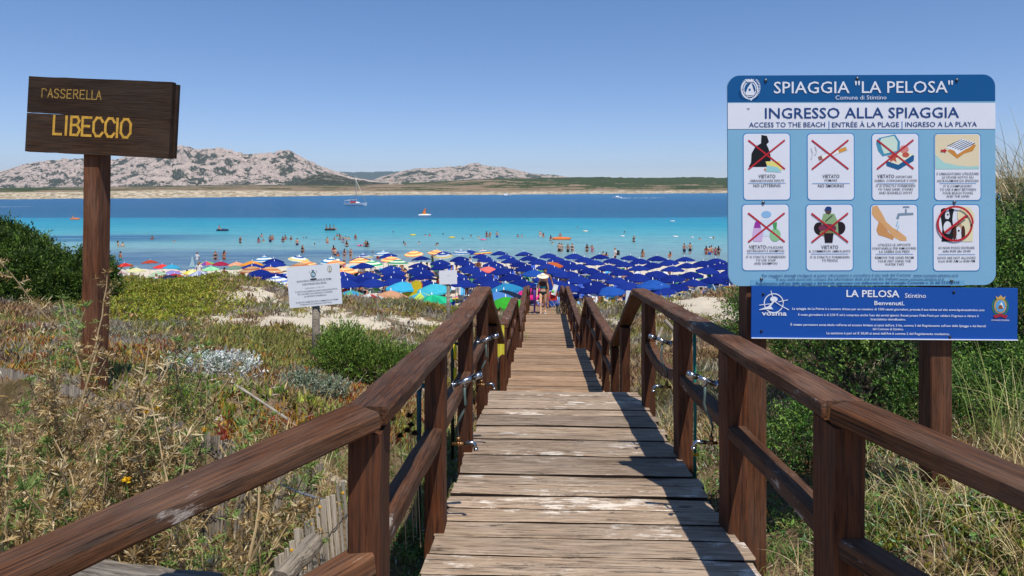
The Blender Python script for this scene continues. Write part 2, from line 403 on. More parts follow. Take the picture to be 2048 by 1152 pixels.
rip = noise(nt, coords(nt, (0.35, 1.1, 1), False), 1.0, 6, .65)
dark = node(nt, 'ShaderNodeMapRange'); nt.links.new(sp.outputs['Y'], dark.inputs[0]); dark.inputs[1].default_value = 70; dark.inputs[2].default_value = 220; dark.inputs[3].default_value = .55; dark.inputs[4].default_value = .75
rip2 = noise(nt, coords(nt, (0.05, .35, 1), False), 1.0, 6, .7)
rr = mul(ramp(nt, rip, .3, .65), ramp(nt, rip2, .35, .62, (.45, .45, .45, 1), (1.3, 1.3, 1.3, 1)))
rm = mul(rr, dark.outputs[0])
col = mix(nt, rm, col, mix(nt, 0.55, col, lin('#0a3560')))
nt.links.new(col, b.inputs['Base Color'])
b.inputs['Roughness'].default_value = 0.25; b.inputs['Specular IOR Level'].default_value = 0.06; b.inputs['IOR'].default_value = 1.33
w1 = noise(nt, coords(nt, (0.8, 1.8, 1), False), 1.0, 7, .7)
bump(nt, b, w1, 1.0, 0.5)
tag(link('sea', me, m), kind='structure', label='turquoise shallows turning deep blue towards the far shore')

# ---------------------------------------------------------------- low land across the water
def ip(tab, x): return np.interp(x, [t[0] for t in tab], [t[1] for t in tab])
YS = [(-900, 402), (0, 398.5), (200, 397), (400, 395), (700, 391), (1000, 389.3), (1250, 387.5), (1450, 386), (3000, 385)]
YC = [(-900, 388), (0, 386), (150, 384.5), (300, 382), (500, 382), (640, 384), (800, 384.5), (860, 386), (1000, 386.3), (1200, 385.6), (1450, 384.6), (3000, 384)]
YT = [(-900, 378), (0, 375.5), (180, 374), (400, 370.5), (600, 369.5), (740, 368.5), (860, 364), (930, 360), (1000, 357), (1080, 356), (1160, 354.5), (1290, 356), (1380, 355), (1453, 356), (1700, 354), (2100, 356), (3000, 358)]
cols = np.linspace(-900, 3000, 1500); rows = np.concatenate([np.linspace(0, .07, 34)[:-1], np.linspace(.07, 1, 76)])
d0 = EYE * F / (ip(YS, cols) + (fbm(cols / 23., cols * 0, 61, 4) - .5) * 1.3 - HY)
PX, T = np.meshgrid(cols, rows); D0 = np.broadcast_to(d0, PX.shape)
DE = 3000 + 0 * D0
Dm = D0 * (DE / D0) ** T * np.where(T < 0, 1, 1)
t1 = 0.05
yy = np.where(T < t1, ip(YS, PX) + (ip(YC, PX) - ip(YS, PX)) * smooth(0, t1, T) ** .8,
              ip(YC, PX) + (ip(YT, PX) - ip(YC, PX)) * ((T - t1) / (1 - t1)) ** 0.75)
Xl = (PX - CX) / F * Dm
rg = fbm(PX / 9., T * 300, 71, 5) - .5
yy = yy - rg * np.where(T < t1 * 1.5, 2.2, 0.9) * smooth(0, .02, T)
tree = fbm(PX / 16., T * 26, 77, 4)
yy = yy - smooth(.5, .6, tree) * smooth(820, 1000, PX) * smooth(.25, .5, T) * (0.6 + 0.9 * vnoise(PX / 3., T * 100, 5))
Zl = EYE - (yy - HY) / F * Dm
Zl[0] = -1.5
rockc = np.array(lin('#c3b49c')[:3]); rockd = np.array(lin('#8c8068')[:3]); fieldc = np.array(lin('#86725c')[:3]); fieldp = np.array(lin('#97826a')[:3]); scrub = np.array(lin('#46542a')[:3]); scrubd = np.array(lin('#28341a')[:3])
def L(a, b, t): return a + (b - a) * t[..., None]
n1 = fbm(PX / 30., T * 14, 81, 5); n2 = fbm(PX / 7., T * 420, 83, 4); n3 = fbm(PX / 55., T * 22, 85, 4)
col = L(L(rockd, rockc, smooth(.38, .6, n2)), L(fieldc, fieldp, n1), smooth(.07, .12, T + (n1 - .5) * .14 * (1 + 0 * T)) * 1.0)
col = L(col, fieldc, smooth(.1, .2, T) * 0.5)
sc = smooth(.53, .6, n3 + (n2 - .5) * .35 + smooth(880, 1250, PX) * np.clip(T - .12, 0, 1) * .75 + smooth(.62, .95, T) * .16 * smooth(350, 200, np.abs(PX - 500)) - smooth(.16, .08, T) * .5)
sc = np.maximum(sc, smooth(.3, .42, T) * smooth(230, 120, PX) * smooth(.3, .5, n3 + .1))
col = L(col, L(scrubd, scrub, n2), sc)
idx = np.arange(PX.size).reshape(PX.shape)
ff = np.stack([idx[:-1, :-1], idx[:-1, 1:], idx[1:, 1:], idx[1:, :-1]], -1).reshape(-1, 4)
me = fastmesh('shore', np.stack([Xl, Dm, Zl], -1).reshape(-1, 3), ff, col=col.reshape(-1, 3))
M_LAND = colattr('far_land', 0, 0.95, 0.05)
tag(link('far_shore', me, M_LAND), kind='structure', label='low scrub covered land with pale rocky shore')

# ---------------------------------------------------------------- granite hills
def hill(name, sky_t, x0, x1, df, dr, seed, granite, green, dens, label):
    cols = np.linspace(x0, x1, int((x1 - x0) * 1.1)); rows = np.linspace(0, 1.25, 150)
    PX, T = np.meshgrid(cols, rows)
    D = df + (dr - df) * T
    ytop = ip(sky_t, PX)
    zr = EYE + (HY - ytop) / F * dr
    prof = np.where(T <= 1, smooth(0, 1, np.clip(T, 0, 1)) * .55 + .45 * np.clip(T, 0, 1), 1 - (T - 1) * .8)
    a = PX / 60.; bb = T * 4.0
    rid = 1 - np.abs(fbm(a * 1.7, bb * 1.6, seed, 5) - .5) * 2
    rid2 = 1 - np.abs(fbm(a * 7 + 3, bb * 7, seed + 9, 5) - .5) * 2
    amp = (zr) * 0.16
    Z = zr * prof + (rid - .8) * amp * 1.3 * np.clip(T * 2, 0, 1) * smooth(1.12, .9, T) + (rid2 - .8) * zr * .075
    Z = np.where(T > 1.0, Z - (T - 1) * zr * .2, Z)
    X = (PX - CX) / F * D
    veg = fbm(a * 3.4 + 9, bb * 6.5, seed + 20, 6); fine = fbm(a * 16, bb * 30, seed + 30, 4)
    vg = smooth(dens + .03, dens - .03, veg * .62 + fine * .38 - (1 - prof) * .10 + (rid - .8) * .25)
    g = L(np.array(lin(granite)[:3]) * .8, np.array(lin(granite)[:3]) * 1.12, fbm(a * 5, bb * 5, seed + 50, 5))
    gl = L(np.array(lin(green)[:3]) * .7, np.array(lin(green)[:3]) * 1.3, fine)
    col = L(g, gl, vg)
    idx = np.arange(PX.size).reshape(PX.shape)
    ff = np.stack([idx[:-1, :-1], idx[:-1, 1:], idx[1:, 1:], idx[1:, :-1]], -1).reshape(-1, 4)
    me = fastmesh(name, np.stack([X, D, Z], -1).reshape(-1, 3), ff, col=col.reshape(-1, 3), smooth_=True)
    return tag(link(name, me, M_HILL), kind='structure', label=label)
M_HILL, nt, b = newmat('granite_hill')
a_ = node(nt, 'ShaderNodeAttribute', attribute_name='Col')
v = coords(nt, (1, 1, 1), False)
nn = noise(nt, coords(nt, (1, 1, 2.2), False), 0.03, 9, .8)
nt.links.new(mix(nt, ramp(nt, nn, .38, .47), mix(nt, .70, a_.outputs['Color'], lin('#454840')), a_.outputs['Color']), b.inputs['Base Color'])
b.inputs['Roughness'].default_value = .95; b.inputs['Specular IOR Level'].default_value = .05
bump(nt, b, noise(nt, v, .03, 9, .75), 1.0, 26)
hill('hill', [(-900, 365), (-300, 352), (-60, 350), (0, 344), (60, 326), (130, 318), (220, 319), (290, 306), (345, 293), (385, 294), (400, 299), (425, 300), (440, 297), (465, 303), (490, 308), (520, 305), (547, 303), (563, 299), (580, 300), (600, 311), (625, 325), (645, 335), (680, 345), (720, 357), (760, 364), (820, 372)],
     -900, 820, 2900, 3900, 101, '#d8c4b6', '#4e5648', .42, 'rugged pale granite hill beyond the bay')
hill('hill', [(560, 378), (590, 366), (615, 353), (640, 347), (665, 348), (700, 357), (735, 362), (770, 366), (830, 372)], 560, 830, 2650, 2860, 301, '#8d8674', '#464c3c', .56, 'dark scrub covered foothill')
hill('hill', [(700, 378), (740, 362), (762, 354), (800, 344), (830, 338), (860, 337), (900, 334), (925, 332), (945, 328), (956, 326), (966, 330), (1000, 333), (1030, 340), (1060, 347), (1110, 350), (1150, 355), (1200, 362)],
     700, 1200, 3300, 4300, 201, '#cebcae', '#545c50', .44, 'smaller pale granite hill behind the low shore')
hill('hill', [(600, 356), (640, 350), (690, 343), (730, 345), (770, 343.5), (810, 344), (840, 348), (900, 360)], 600, 900, 9000, 11500, 401, '#5a6a5c', '#4a5a50', .7, 'distant blue hill in the gap')

# a few pale farm buildings and the track to them, on the far land
for (px, w, h) in ((782, 9, 6), (800, 5, 5)):
    p = W(px, 362, 2560); r0 = empty('farmhouse', (p.x, p.y, p.z - 9), label='low white farmhouse on the far land, %s of the two' % ('larger' if w == 9 else 'smaller'), cat='house', group='far farmhouses')
    k = MB(); k.box((0, 0, 3), (w * 1.6, 7, 6 + 8)); link('wall', k.me('wall'), plain('far_plaster', '#cdbfae'), r0)
    k = MB(); k.V = []; k.add([(-w * .85, -4, 10), (w * .85, -4, 10), (w * .85, 4, 10), (-w * .85, 4, 10), (-w * .85, 0, 12.5), (w * .85, 0, 12.5)], [(0, 1, 5, 4), (3, 4, 5, 2), (0, 4, 3), (1, 2, 5), (0, 3, 2, 1)])
    link('roof', k.me('roof'), plain('far_roof', '#9a6a50'), r0)
# ---------------------------------------------------------------- boards and posts
def frame(p0, p1, up=Vector((0, 0, 1))):
    x = (p1 - p0).normalized(); y = up.cross(x).normalized(); z = x.cross(y)
    M = Matrix((x, y, z)).transposed().to_4x4(); M.translation = (p0 + p1) / 2; return M
def board_me(name, L_, w, t, n=10, wob=0.004, bev=0.012, endw=0.0, seed=0, warp=0.0):
    """a worn plank: chamfered section swept along x with uneven edges"""
    r = random.Random(seed)
    V = []; ph = [r.uniform(0, 6) for _ in range(6)]
    sec = [(-w / 2, -t / 2 + bev), (-w / 2, t / 2 - bev), (-w / 2 + bev, t / 2), (0, t / 2 + .0015), (w / 2 - bev, t / 2), (w / 2, t / 2 - bev), (w / 2, -t / 2 + bev), (w / 2 - bev, -t / 2), (-w / 2 + bev, -t / 2)]
    k = len(sec)
    for i in range(n + 1):
        u = i / n; x = (u - .5) * L_
        a = wob * (math.sin(u * 9 + ph[0]) + .7 * math.sin(u * 23 + ph[1]) + r.uniform(-.5, .5))
        c = wob * (math.sin(u * 8 + ph[2]) + .7 * math.sin(u * 19 + ph[3]) + r.uniform(-.5, .5))
        zz = wob * .5 * math.sin(u * 7 + ph[4]) + warp * (4 * (u - .5) ** 2)
        for (sy, sz) in sec:
            e = r.uniform(-endw, endw) if i in (0, n) else 0
            V.append((x + e, sy + (a if sy < 0 else c if sy > 0 else 0), sz + (zz if sz > 0 else zz * .6)))
    Fc = [(i * k + j, (i + 1) * k + j, (i + 1) * k + (j + 1) % k, i * k + (j + 1) % k) for i in range(n) for j in range(k)]
    Fc += [tuple(range(k)), tuple(n * k + j for j in range(k))[::-1]]
    me = mesh(name, V, Fc)
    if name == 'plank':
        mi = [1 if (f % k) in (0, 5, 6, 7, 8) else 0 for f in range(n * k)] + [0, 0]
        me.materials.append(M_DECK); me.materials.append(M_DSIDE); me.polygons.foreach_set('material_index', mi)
    return me
def board(name, p0, p1, w, t, mat, parent, n=10, seed=None, **k):
    p0, p1 = Vector(p0), Vector(p1)
    seed = R.randint(0, 99999) if seed is None else seed
    up = k.pop('up', Vector((0, 0, 1)))
    return link(name, board_me(name, (p1 - p0).length, w, t, n, seed=seed, **k), mat, parent, M=frame(p0, p1, up))

# deck: every plank a part of the boardwalk
bw = empty('boardwalk', (0.25, 1.0, EYE - 1.6), kind='structure', label='plank boardwalk stepping down to the beach')
def plank_at(d, width, mat, thick=.045, nseg=14, pitch=.197, z=None, L_=1.5, meshd=None):
    zc = (dk(d) if z is None else z) + EYE - thick / 2
    sl = (dk(d + .05) - dk(d - .05)) / .1 if z is None else 0
    ang = math.atan(sl)
    M = Matrix.Translation((xc(d) + R.uniform(-.012, .012), d, zc + R.uniform(-.006, .006))) @ Matrix.Rotation(-math.atan(.0415) + R.uniform(-.004, .004), 4, 'Z') @ Matrix.Rotation(ang, 4, 'X')
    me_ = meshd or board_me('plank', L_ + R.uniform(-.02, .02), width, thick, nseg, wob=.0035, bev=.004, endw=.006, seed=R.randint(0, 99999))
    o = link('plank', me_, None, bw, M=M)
    if mat != M_DECK: o.material_slots[0].link = 'OBJECT'; o.material_slots[0].material = mat
    return o
near_seams = [3.168, 3.378, 3.577, 3.765, 3.957, 4.152, 4.328, 4.541, 4.752, 4.946, 5.158, 5.357, 5.541]
seams = [3.168 - .2 * k for k in range(18, 0, -1)] + near_seams + [5.541 + .198 * k for k in range(1, 8)]
for a, b_ in zip(seams[:-1], seams[1:]):
    L_ = 1.5 if a < 3.45 else 1.36 if a < 5.0 else 1.42
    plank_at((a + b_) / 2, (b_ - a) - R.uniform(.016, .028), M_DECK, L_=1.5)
far_planks = [board_me('plank', 1.5, .178, .045, 8, wob=.003, bev=.004, endw=.006, seed=900 + i) for i in range(6)]
def run(a, b_):
    d = a
    while d < b_:
        plank_at(d, .19, M_DECK2, meshd=R.choice(far_planks)); d += .198
run(9.15, 14.15); run(16.3, 24.95); run(27.6, 33.0)
def stairs(a, b_, n):
    za, zb = dk(a), dk(b_)
    for i in range(1, n):
        d = a + (b_ - a) * i / n
        z = za + (zb - za) * i / n
        plank_at(d - .07, .15, M_DECK2, z=z, meshd=R.choice(far_planks)); plank_at(d + .1, .15, M_DECK2, z=z - .004, meshd=R.choice(far_planks))
stairs(6.93, 9.05, 5); stairs(14.2, 16.2, 6); stairs(25.0, 27.5, 5); stairs(33, 36.5, 7)
# long bearers under the planks
for a, b_ in ((-.4, 6.9), (6.95, 9.1), (9.12, 14.15), (14.2, 16.25), (16.3, 24.95), (25, 27.5), (27.6, 33), (33, 36.2)):
    for s in (-.6, .6):
        board('bearer', (xc(a) + s, a, dk(a) + EYE - .125), (xc(b_) + s, b_, dk(b_) + EYE - .125), .07, .15, M_POST, bw, n=4)

# ---------------------------------------------------------------- railings
OFF = .765
def xl(d): return xc(d) - OFF
def xr(d): return xc(d) + OFF
def railing(label, side, pts, posts, mid=-.46, post_w=.165, post_t=.10, wmain=.145, tmain=.062, group='boardwalk railings', bend=None):
    """pts: (d, z relative to the eye) along the handrail top; posts: list of d"""
    f0 = xl if side < 0 else xr
    xt = [(p[0], p[2] if len(p) > 2 else f0(p[0])) for p in pts]
    f = lambda d: float(np.interp(d, [a for a, _ in xt], [b_ for _, b_ in xt]))
    base = empty('railing', (f(pts[0][0]), pts[0][0], dk(pts[0][0]) + EYE - .3), label=label, cat='railing', group=group)
    P = [Vector((f(d) if len(q) == 0 else q[0], d, z + EYE)) for d, z, *q in pts]
    for p, q in zip(P[:-1], P[1:]):
        dirn = (q - p).normalized()
        a = p - Vector((0, 0, tmain / 2)); c = q - Vector((0, 0, tmain / 2))
        board('handrail', a + dirn * .002, c - dirn * .002, wmain, tmain, M_RAIL, base, n=12, wob=.0028, bev=.009)
    zs = lambda d: np.interp(d, [p[0] for p in pts], [p[1] for p in pts])
    for i, d in enumerate(posts):
        top = Vector((f(d), d, zs(d) + EYE - tmain - .002 - (post_t * .12)))
        bot = Vector((f(d) + R.uniform(-.006, .006), d, dk(d) + EYE - (.34 if d < 7 else .3)))
        board('post', bot, top, post_t, post_w, M_POST, base, n=5, wob=.0018, bev=.006, up=Vector((0, 1, 0)))
    if mid is not None:
        for d0_, d1_ in zip(posts[:-1], posts[1:]):
            g = post_t / 2 + .004
            a = Vector((f(d0_), d0_ + g, zs(d0_) + mid + EYE)); c = Vector((f(d1_), d1_ - g, zs(d1_) + mid + EYE))
            if bend and abs(d0_ - bend) < .3:
                k = MB(); N = 8; V = []
                for j in range(N + 1):
                    u = j / N; p = a.lerp(c, u) + Vector((0, 0, -.075 * math.sin(math.pi * u)))
                    for sx, sz in ((-.045, -.035), (.045, -.035), (.045, .035), (-.045, .035)): V.append(p + Vector((sx, 0, sz)) - a)
                Fc = [(j * 4 + q, j * 4 + (q + 1) % 4, j * 4 + 4 + (q + 1) % 4, j * 4 + 4 + q) for j in range(N) for q in range(4)] + [(3, 2, 1, 0), (N * 4, N * 4 + 1, N * 4 + 2, N * 4 + 3)]
                me_ = mesh('middle_rail', V, Fc); o = link('middle_rail', me_, M_RAIL, base, M=Matrix.Translation(a))
            else:
                board('middle_rail', a, c, .09, .07, M_RAIL, base, n=6, wob=.003, bev=.008)
    return base
railL = railing('near left brown railing with taps, running from the camera to the first steps', -1,
        [(.92, -.845, -1.47), (2.085, -.662, -.448), (3.50, -.775), (4.95, -.858), (6.42, -.905)], [1.05, 2.14, 3.52, 4.90, 6.33], tmain=.055)
railR = railing('near right brown railing beneath the blue and white notice board', 1,
        [(1.15, -.80, 1.605), (2.22, -.685, 1.084), (3.62, -.770), (5.03, -.865), (6.85, -.985)], [1.25, 2.27, 3.52, 4.76, 6.27], bend=4.76)
# steep piece down the first steps
railing('steep handrail on the left of the first steps', -1, [(6.46, -.92), (8.95, -1.95)], [7.75], mid=None)
railing('steep handrail on the right of the first steps', 1, [(6.89, -1.0), (9.0, -1.99)], [8.0], mid=None)
r2 = railing('left railing of the second flight, with a branch to the left', -1, [(9.9, -1.93), (14.15, -2.22)], [9.95, 11.3, 12.7, 14.0], post_w=.13)
board('handrail', (xl(9.9) - .08, 9.95, EYE - 1.955), (xl(9.9) - .42, 9.98, EYE - 1.955), .14, .06, M_RAIL, r2, n=4)
board('post', (xl(9.9) - .36, 9.98, EYE - 3.3), (xl(9.9) - .36, 9.98, EYE - 2.0), .1, .13, M_POST, r2, up=Vector((0, 1, 0)))
railing('right railing of the second flight', 1, [(9.02, -2.0), (11.5, -2.13), (14.15, -2.20)], [9.1, 10.4, 11.7, 12.9, 14.0], post_w=.13)
railing('steep handrail on the left of the second steps', -1, [(14.2, -2.24), (16.15, -3.2)], [15.2], mid=None, post_w=.12)
railing('steep handrail on the right of the second steps', 1, [(14.2, -2.22), (16.15, -3.2)], [15.2], mid=None, post_w=.12)
railing('left railing of the long third flight', -1, [(16.2, -3.22), (20, -3.38), (24.9, -3.5)], [16.3, 18, 19.7, 21.4, 23.1, 24.8], post_w=.13)
railing('right railing of the long third flight', 1, [(16.2, -3.22), (20, -3.38), (24.9, -3.48)], [16.3, 18, 19.7, 21.4, 23.1, 24.8], post_w=.13)
railing('farthest left railing beside the walkers', -1, [(25.0, -3.53), (27.5, -4.12), (31.0, -4.32), (34.5, -5.3)], [26.2, 27.6, 29.2, 30.9, 33.3], post_w=.13)
railing('farthest right railing beside the walkers', 1, [(25.0, -3.53), (27.5, -4.12), (31.0, -4.32), (34.5, -5.3)], [26.2, 27.6, 29.2, 30.9, 33.3], post_w=.13)

# ---------------------------------------------------------------- foot-washing taps on the posts
def tap(label, x, d, z, side):
    r0 = empty('water_tap', (x, d, z + EYE), label=label, cat='water tap', group='foot washing taps on the railing posts')
    s = -side; r0.scale = (.8, .8, .8)
    k = MB(); k.tube([(0, 0, 0), (s * .012, 0, .002)], .028, 12); k.tube([(s * .01, 0, .002), (s * .13, 0, .048)], .0165, 12); k.tube([(s * .075, -.0, .028), (s * .08, 0, -.005)], .012, 10)
    link('valve_body', k.me('valve_body', True), M_CHROME, r0)
    k = MB(); k.tube([(s * .132, 0, .049), (s * .19, 0, .070)], .020, 12); k.tube([(s * .19, 0, .070), (s * .194, 0, .0715)], .016, 12)
    link('push_button', k.me('push_button', True), M_CHROME, r0)
    pts = [(s * .08, 0, -.005), (s * .082, 0, -.07), (s * .088, -.004, -.12), (s * .075, -.004, -.165), (s * .045, 0, -.22), (s * .032, 0, -.27), (s * .04, 0, -.335)]
    k = MB(); k.tube(pts, .0085, 8); link('hose', k.me('hose', True), M_RUBBER, r0)
    k = MB(); k.tube([(s * .04, 0, -.33), (s * .041, 0, -.355)], .014, 8); k.tube([(0, 0, -.375), (s * .09, 0, -.372)], .011, 8); k.ball((s * .04, 0, -.372), .017)
    link('fitting', k.me('fitting', True), M_BRASS, r0)
    k = MB(); k.tube([(s * .075, 0, -.372), (s * .135, 0, -.366), (s * .148, 0, -.38), (s * .152, 0, -.408)], .0125, 10); k.tube([(s * .152, 0, -.40), (s * .154, 0, -.415)], .016, 10)
    link('spout', k.me('spout', True), M_CHROME, r0)
tap('chrome push tap on the nearer left post', xl(3.52) + .084, 3.50, -1.00, -1)
tap('chrome push tap on the farther left post', xl(4.90) + .084, 4.88, -1.09, -1)
tap('chrome push tap on the nearer right post, in shade', xr(3.52) - .084, 3.50, -.995, 1)
tap('chrome push tap on the farther right post, pale one', xr(4.76) - .084, 4.74, -1.065, 1)
# green pipes
k = MB(); k.tube([(0, 0, -.75), (0, 0, .02), (.02, .0, .05), (.08, 0, .055)], .013, 8)
p = W(838, 790, 3.6); tag(link('water_pipe', k.me('water_pipe', True), plain('teal_pipe', '#0f4f55', .4), None, M=Matrix.Translation(p)), 'thin teal water pipe behind the left railing post', 'pipe')
k = MB(); k.tube([(0, 0, -1.2), (0.004, 0, -.6), (0, 0, 0)], .011, 8); k.tube([(0, 0, -.1), (0, 0, -.08)], .014, 8)
p = W(1389, 655, 4.45); tag(link('green_stake', k.me('green_stake', True), M_GREENP, None, M=Matrix.Translation(p)), 'tall slim green stake outside the right railing', 'stake')
p = W(905, 690, 5.4); r0 = empty('marker_pole', (p.x, p.y, p.z - .35), label='dark pole with yellow bands behind the left railing', cat='pole')
k = MB(); k.tube([(0, 0, -.55), (0, 0, .31), (.02, 0, .36), (.05, 0, .36)], .014, 8); link('pole', k.me('pole', True), plain('dark_green', '#0c2420', .5), r0)
k = MB(); k.tube([(.02, -.004, 0.02), (.02, -.004, .17)], .013, 8); k.tube([(.02, -.004, .24), (.02, -.004, .36)], .013, 8); link('yellow_band', k.me('yellow_band', True), plain('yellow_tape', '#e8cf10', .5), r0)
# yellow cloth hung behind the first steps on the left
V = []; N = 10
for i in range(N):
    for j in range(N):
        V.append((i / 9 * .22 - .11, .03 * math.sin(i * 1.3 + j * .3), -j / 9 * .42 + .02 * math.sin(i)))
me = mesh('yellow_bag', V, [(i * N + j, i * N + j + 1, (i + 1) * N + j + 1, (i + 1) * N + j) for i in range(N - 1) for j in range(N - 1)], True)
p = W(993, 652, 9.6); tag(link('yellow_bag', me, plain('yellow_plastic', '#e6d84a', .5), None, M=Matrix.Translation(p)), 'crumpled yellow plastic sheet hung under the branch of the left railing', 'plastic sheet')
# galvanised screws in the rails nearby
k = MB(); k.ball((0, 0, 0), .006, 6); scr = k.me('screw'); scr.materials.append(M_STEEL)
for d in (2.14, 3.52, 4.9):
    for q in (-.03, .03):
        zr = np.interp(d, [2.085, 3.5, 4.95, 6.42], [-.662, -.775, -.858, -.905])
        link('screw', scr, None, railL, M=Matrix.Translation((xl(d) + q, d + .09, zr + EYE - .46 + .036)))

# ---------------------------------------------------------------- lettering
TXT = []
def fontdata(s, bold, align):
    c = bpy.data.curves.new('lettering', 'FONT'); c.body = s; c.align_x = align; c.align_y = 'BOTTOM_BASELINE'
    c.resolution_u = 2; c.offset = bold; c.fill_mode = 'FRONT'; return c
def make_texts():
    """all queued lines: (string, parent, centre/left x, y0, baseline z, target width, height, material, align, bold, shear)"""
    tmp = []
    for t in TXT:
        o = bpy.data.objects.new('tmp_text', fontdata(t[0], t[9] * .035, t[8])); C.objects.link(o); tmp.append(o)
    bpy.context.view_layer.update()
    dg = bpy.context.evaluated_depsgraph_get()
    for t, o in zip(TXT, tmp):
        me = bpy.data.meshes.new_from_object(o.evaluated_get(dg)); me.name = 'lettering'
        co = np.empty(len(me.vertices) * 3, np.float32); me.vertices.foreach_get('co', co); co = co.reshape(-1, 3)
        w = co[:, 0].max() - co[:, 0].min(); x0 = co[:, 0].min()
        caps = .72
        sx = t[5] / w if t[5] else t[6] / caps; sy = t[6] / caps
        X = co[:, 0].copy()
        if t[8] == 'CENTER': X = X - (x0 + w / 2)
        else: X = X - x0
        out = np.stack([X * sx + t[2], np.full(len(co), t[3]), co[:, 1] * sy + t[4]], -1).astype(np.float32)
        me.vertices.foreach_set('co', out.ravel()); me.materials.clear(); me.materials.append(t[7]); me.update()
        link('lettering', me, None, t[1])
    for o in tmp:
        c = o.data; bpy.data.objects.remove(o); bpy.data.curves.remove(c)
def flat(name, polys, mats, parent, sx, sz, x0, z0, y, dy=.0006):
    """flat printed shapes; polys = (material index, [(px, py)...]) in photo pixels, later ones in front"""
    V = []; Fc = []; mi = []
    for n_, (m_, P) in enumerate(polys):
        b0 = len(V)
        for (px, py) in P: V.append(((px - x0) * sx, y - n_ * dy, -(py - z0) * sz))
        Fc.append(tuple(range(b0, len(V)))); mi.append(m_)
    me = mesh(name, V, Fc, False, mats, mi)
    # tessellate concave outlines
    bm = bmesh.new(); bm.from_mesh(me); bmesh.ops.triangulate(bm, faces=bm.faces[:], ngon_method='EAR_CLIP'); bm.to_mesh(me); bm.free()
    return link(name, me, None, parent)
def rrect(x0, y0, x1, y1, r, n=6):
    P = []
    for cx, cy, a0 in ((x1 - r, y0 + r, -90), (x1 - r, y1 - r, 0), (x0 + r, y1 - r, 90), (x0 + r, y0 + r, 180)):
        for i in range(n + 1):
            a = math.radians(a0 + 90 * i / n); P.append((cx + r * math.cos(a), cy + r * math.sin(a)))
    return P
def line(x0, y0, x1, y1, w):
    dx, dy = x1 - x0, y1 - y0; l = math.hypot(dx, dy); nx, ny = -dy / l * w / 2, dx / l * w / 2
    return [(x0 + nx, y0 + ny), (x1 + nx, y1 + ny), (x1 - nx, y1 - ny), (x0 - nx, y0 - ny)]
def ell(cx, cy, rx, ry, n=20, a0=0, a1=360, rot=0):
    P = []
    for i in range(n):
        a = math.radians(a0 + (a1 - a0) * i / (n if a1 - a0 == 360 else n - 1)); x, y = rx * math.cos(a), ry * math.sin(a)
        c, s = math.cos(math.radians(rot)), math.sin(math.radians(rot)); P.append((cx + x * c - y * s, cy + x * s + y * c))
    return P
def ring(cx, cy, rx, ry, w, m, n=28):
    o = []
    for i in range(n):
        a, b_ = 2 * math.pi * i / n, 2 * math.pi * (i + 1) / n
        o.append((m, [(cx + rx * math.cos(a), cy + ry * math.sin(a)), (cx + rx * math.cos(b_), cy + ry * math.sin(b_)), (cx + (rx - w) * math.cos(b_), cy + (ry - w) * math.sin(b_)), (cx + (rx - w) * math.cos(a), cy + (ry - w) * math.sin(a))]))
    return o
def pmat(h, r=.45): return plain('print_' + h.lstrip('#'), h, r, var=.02, spec=.3)

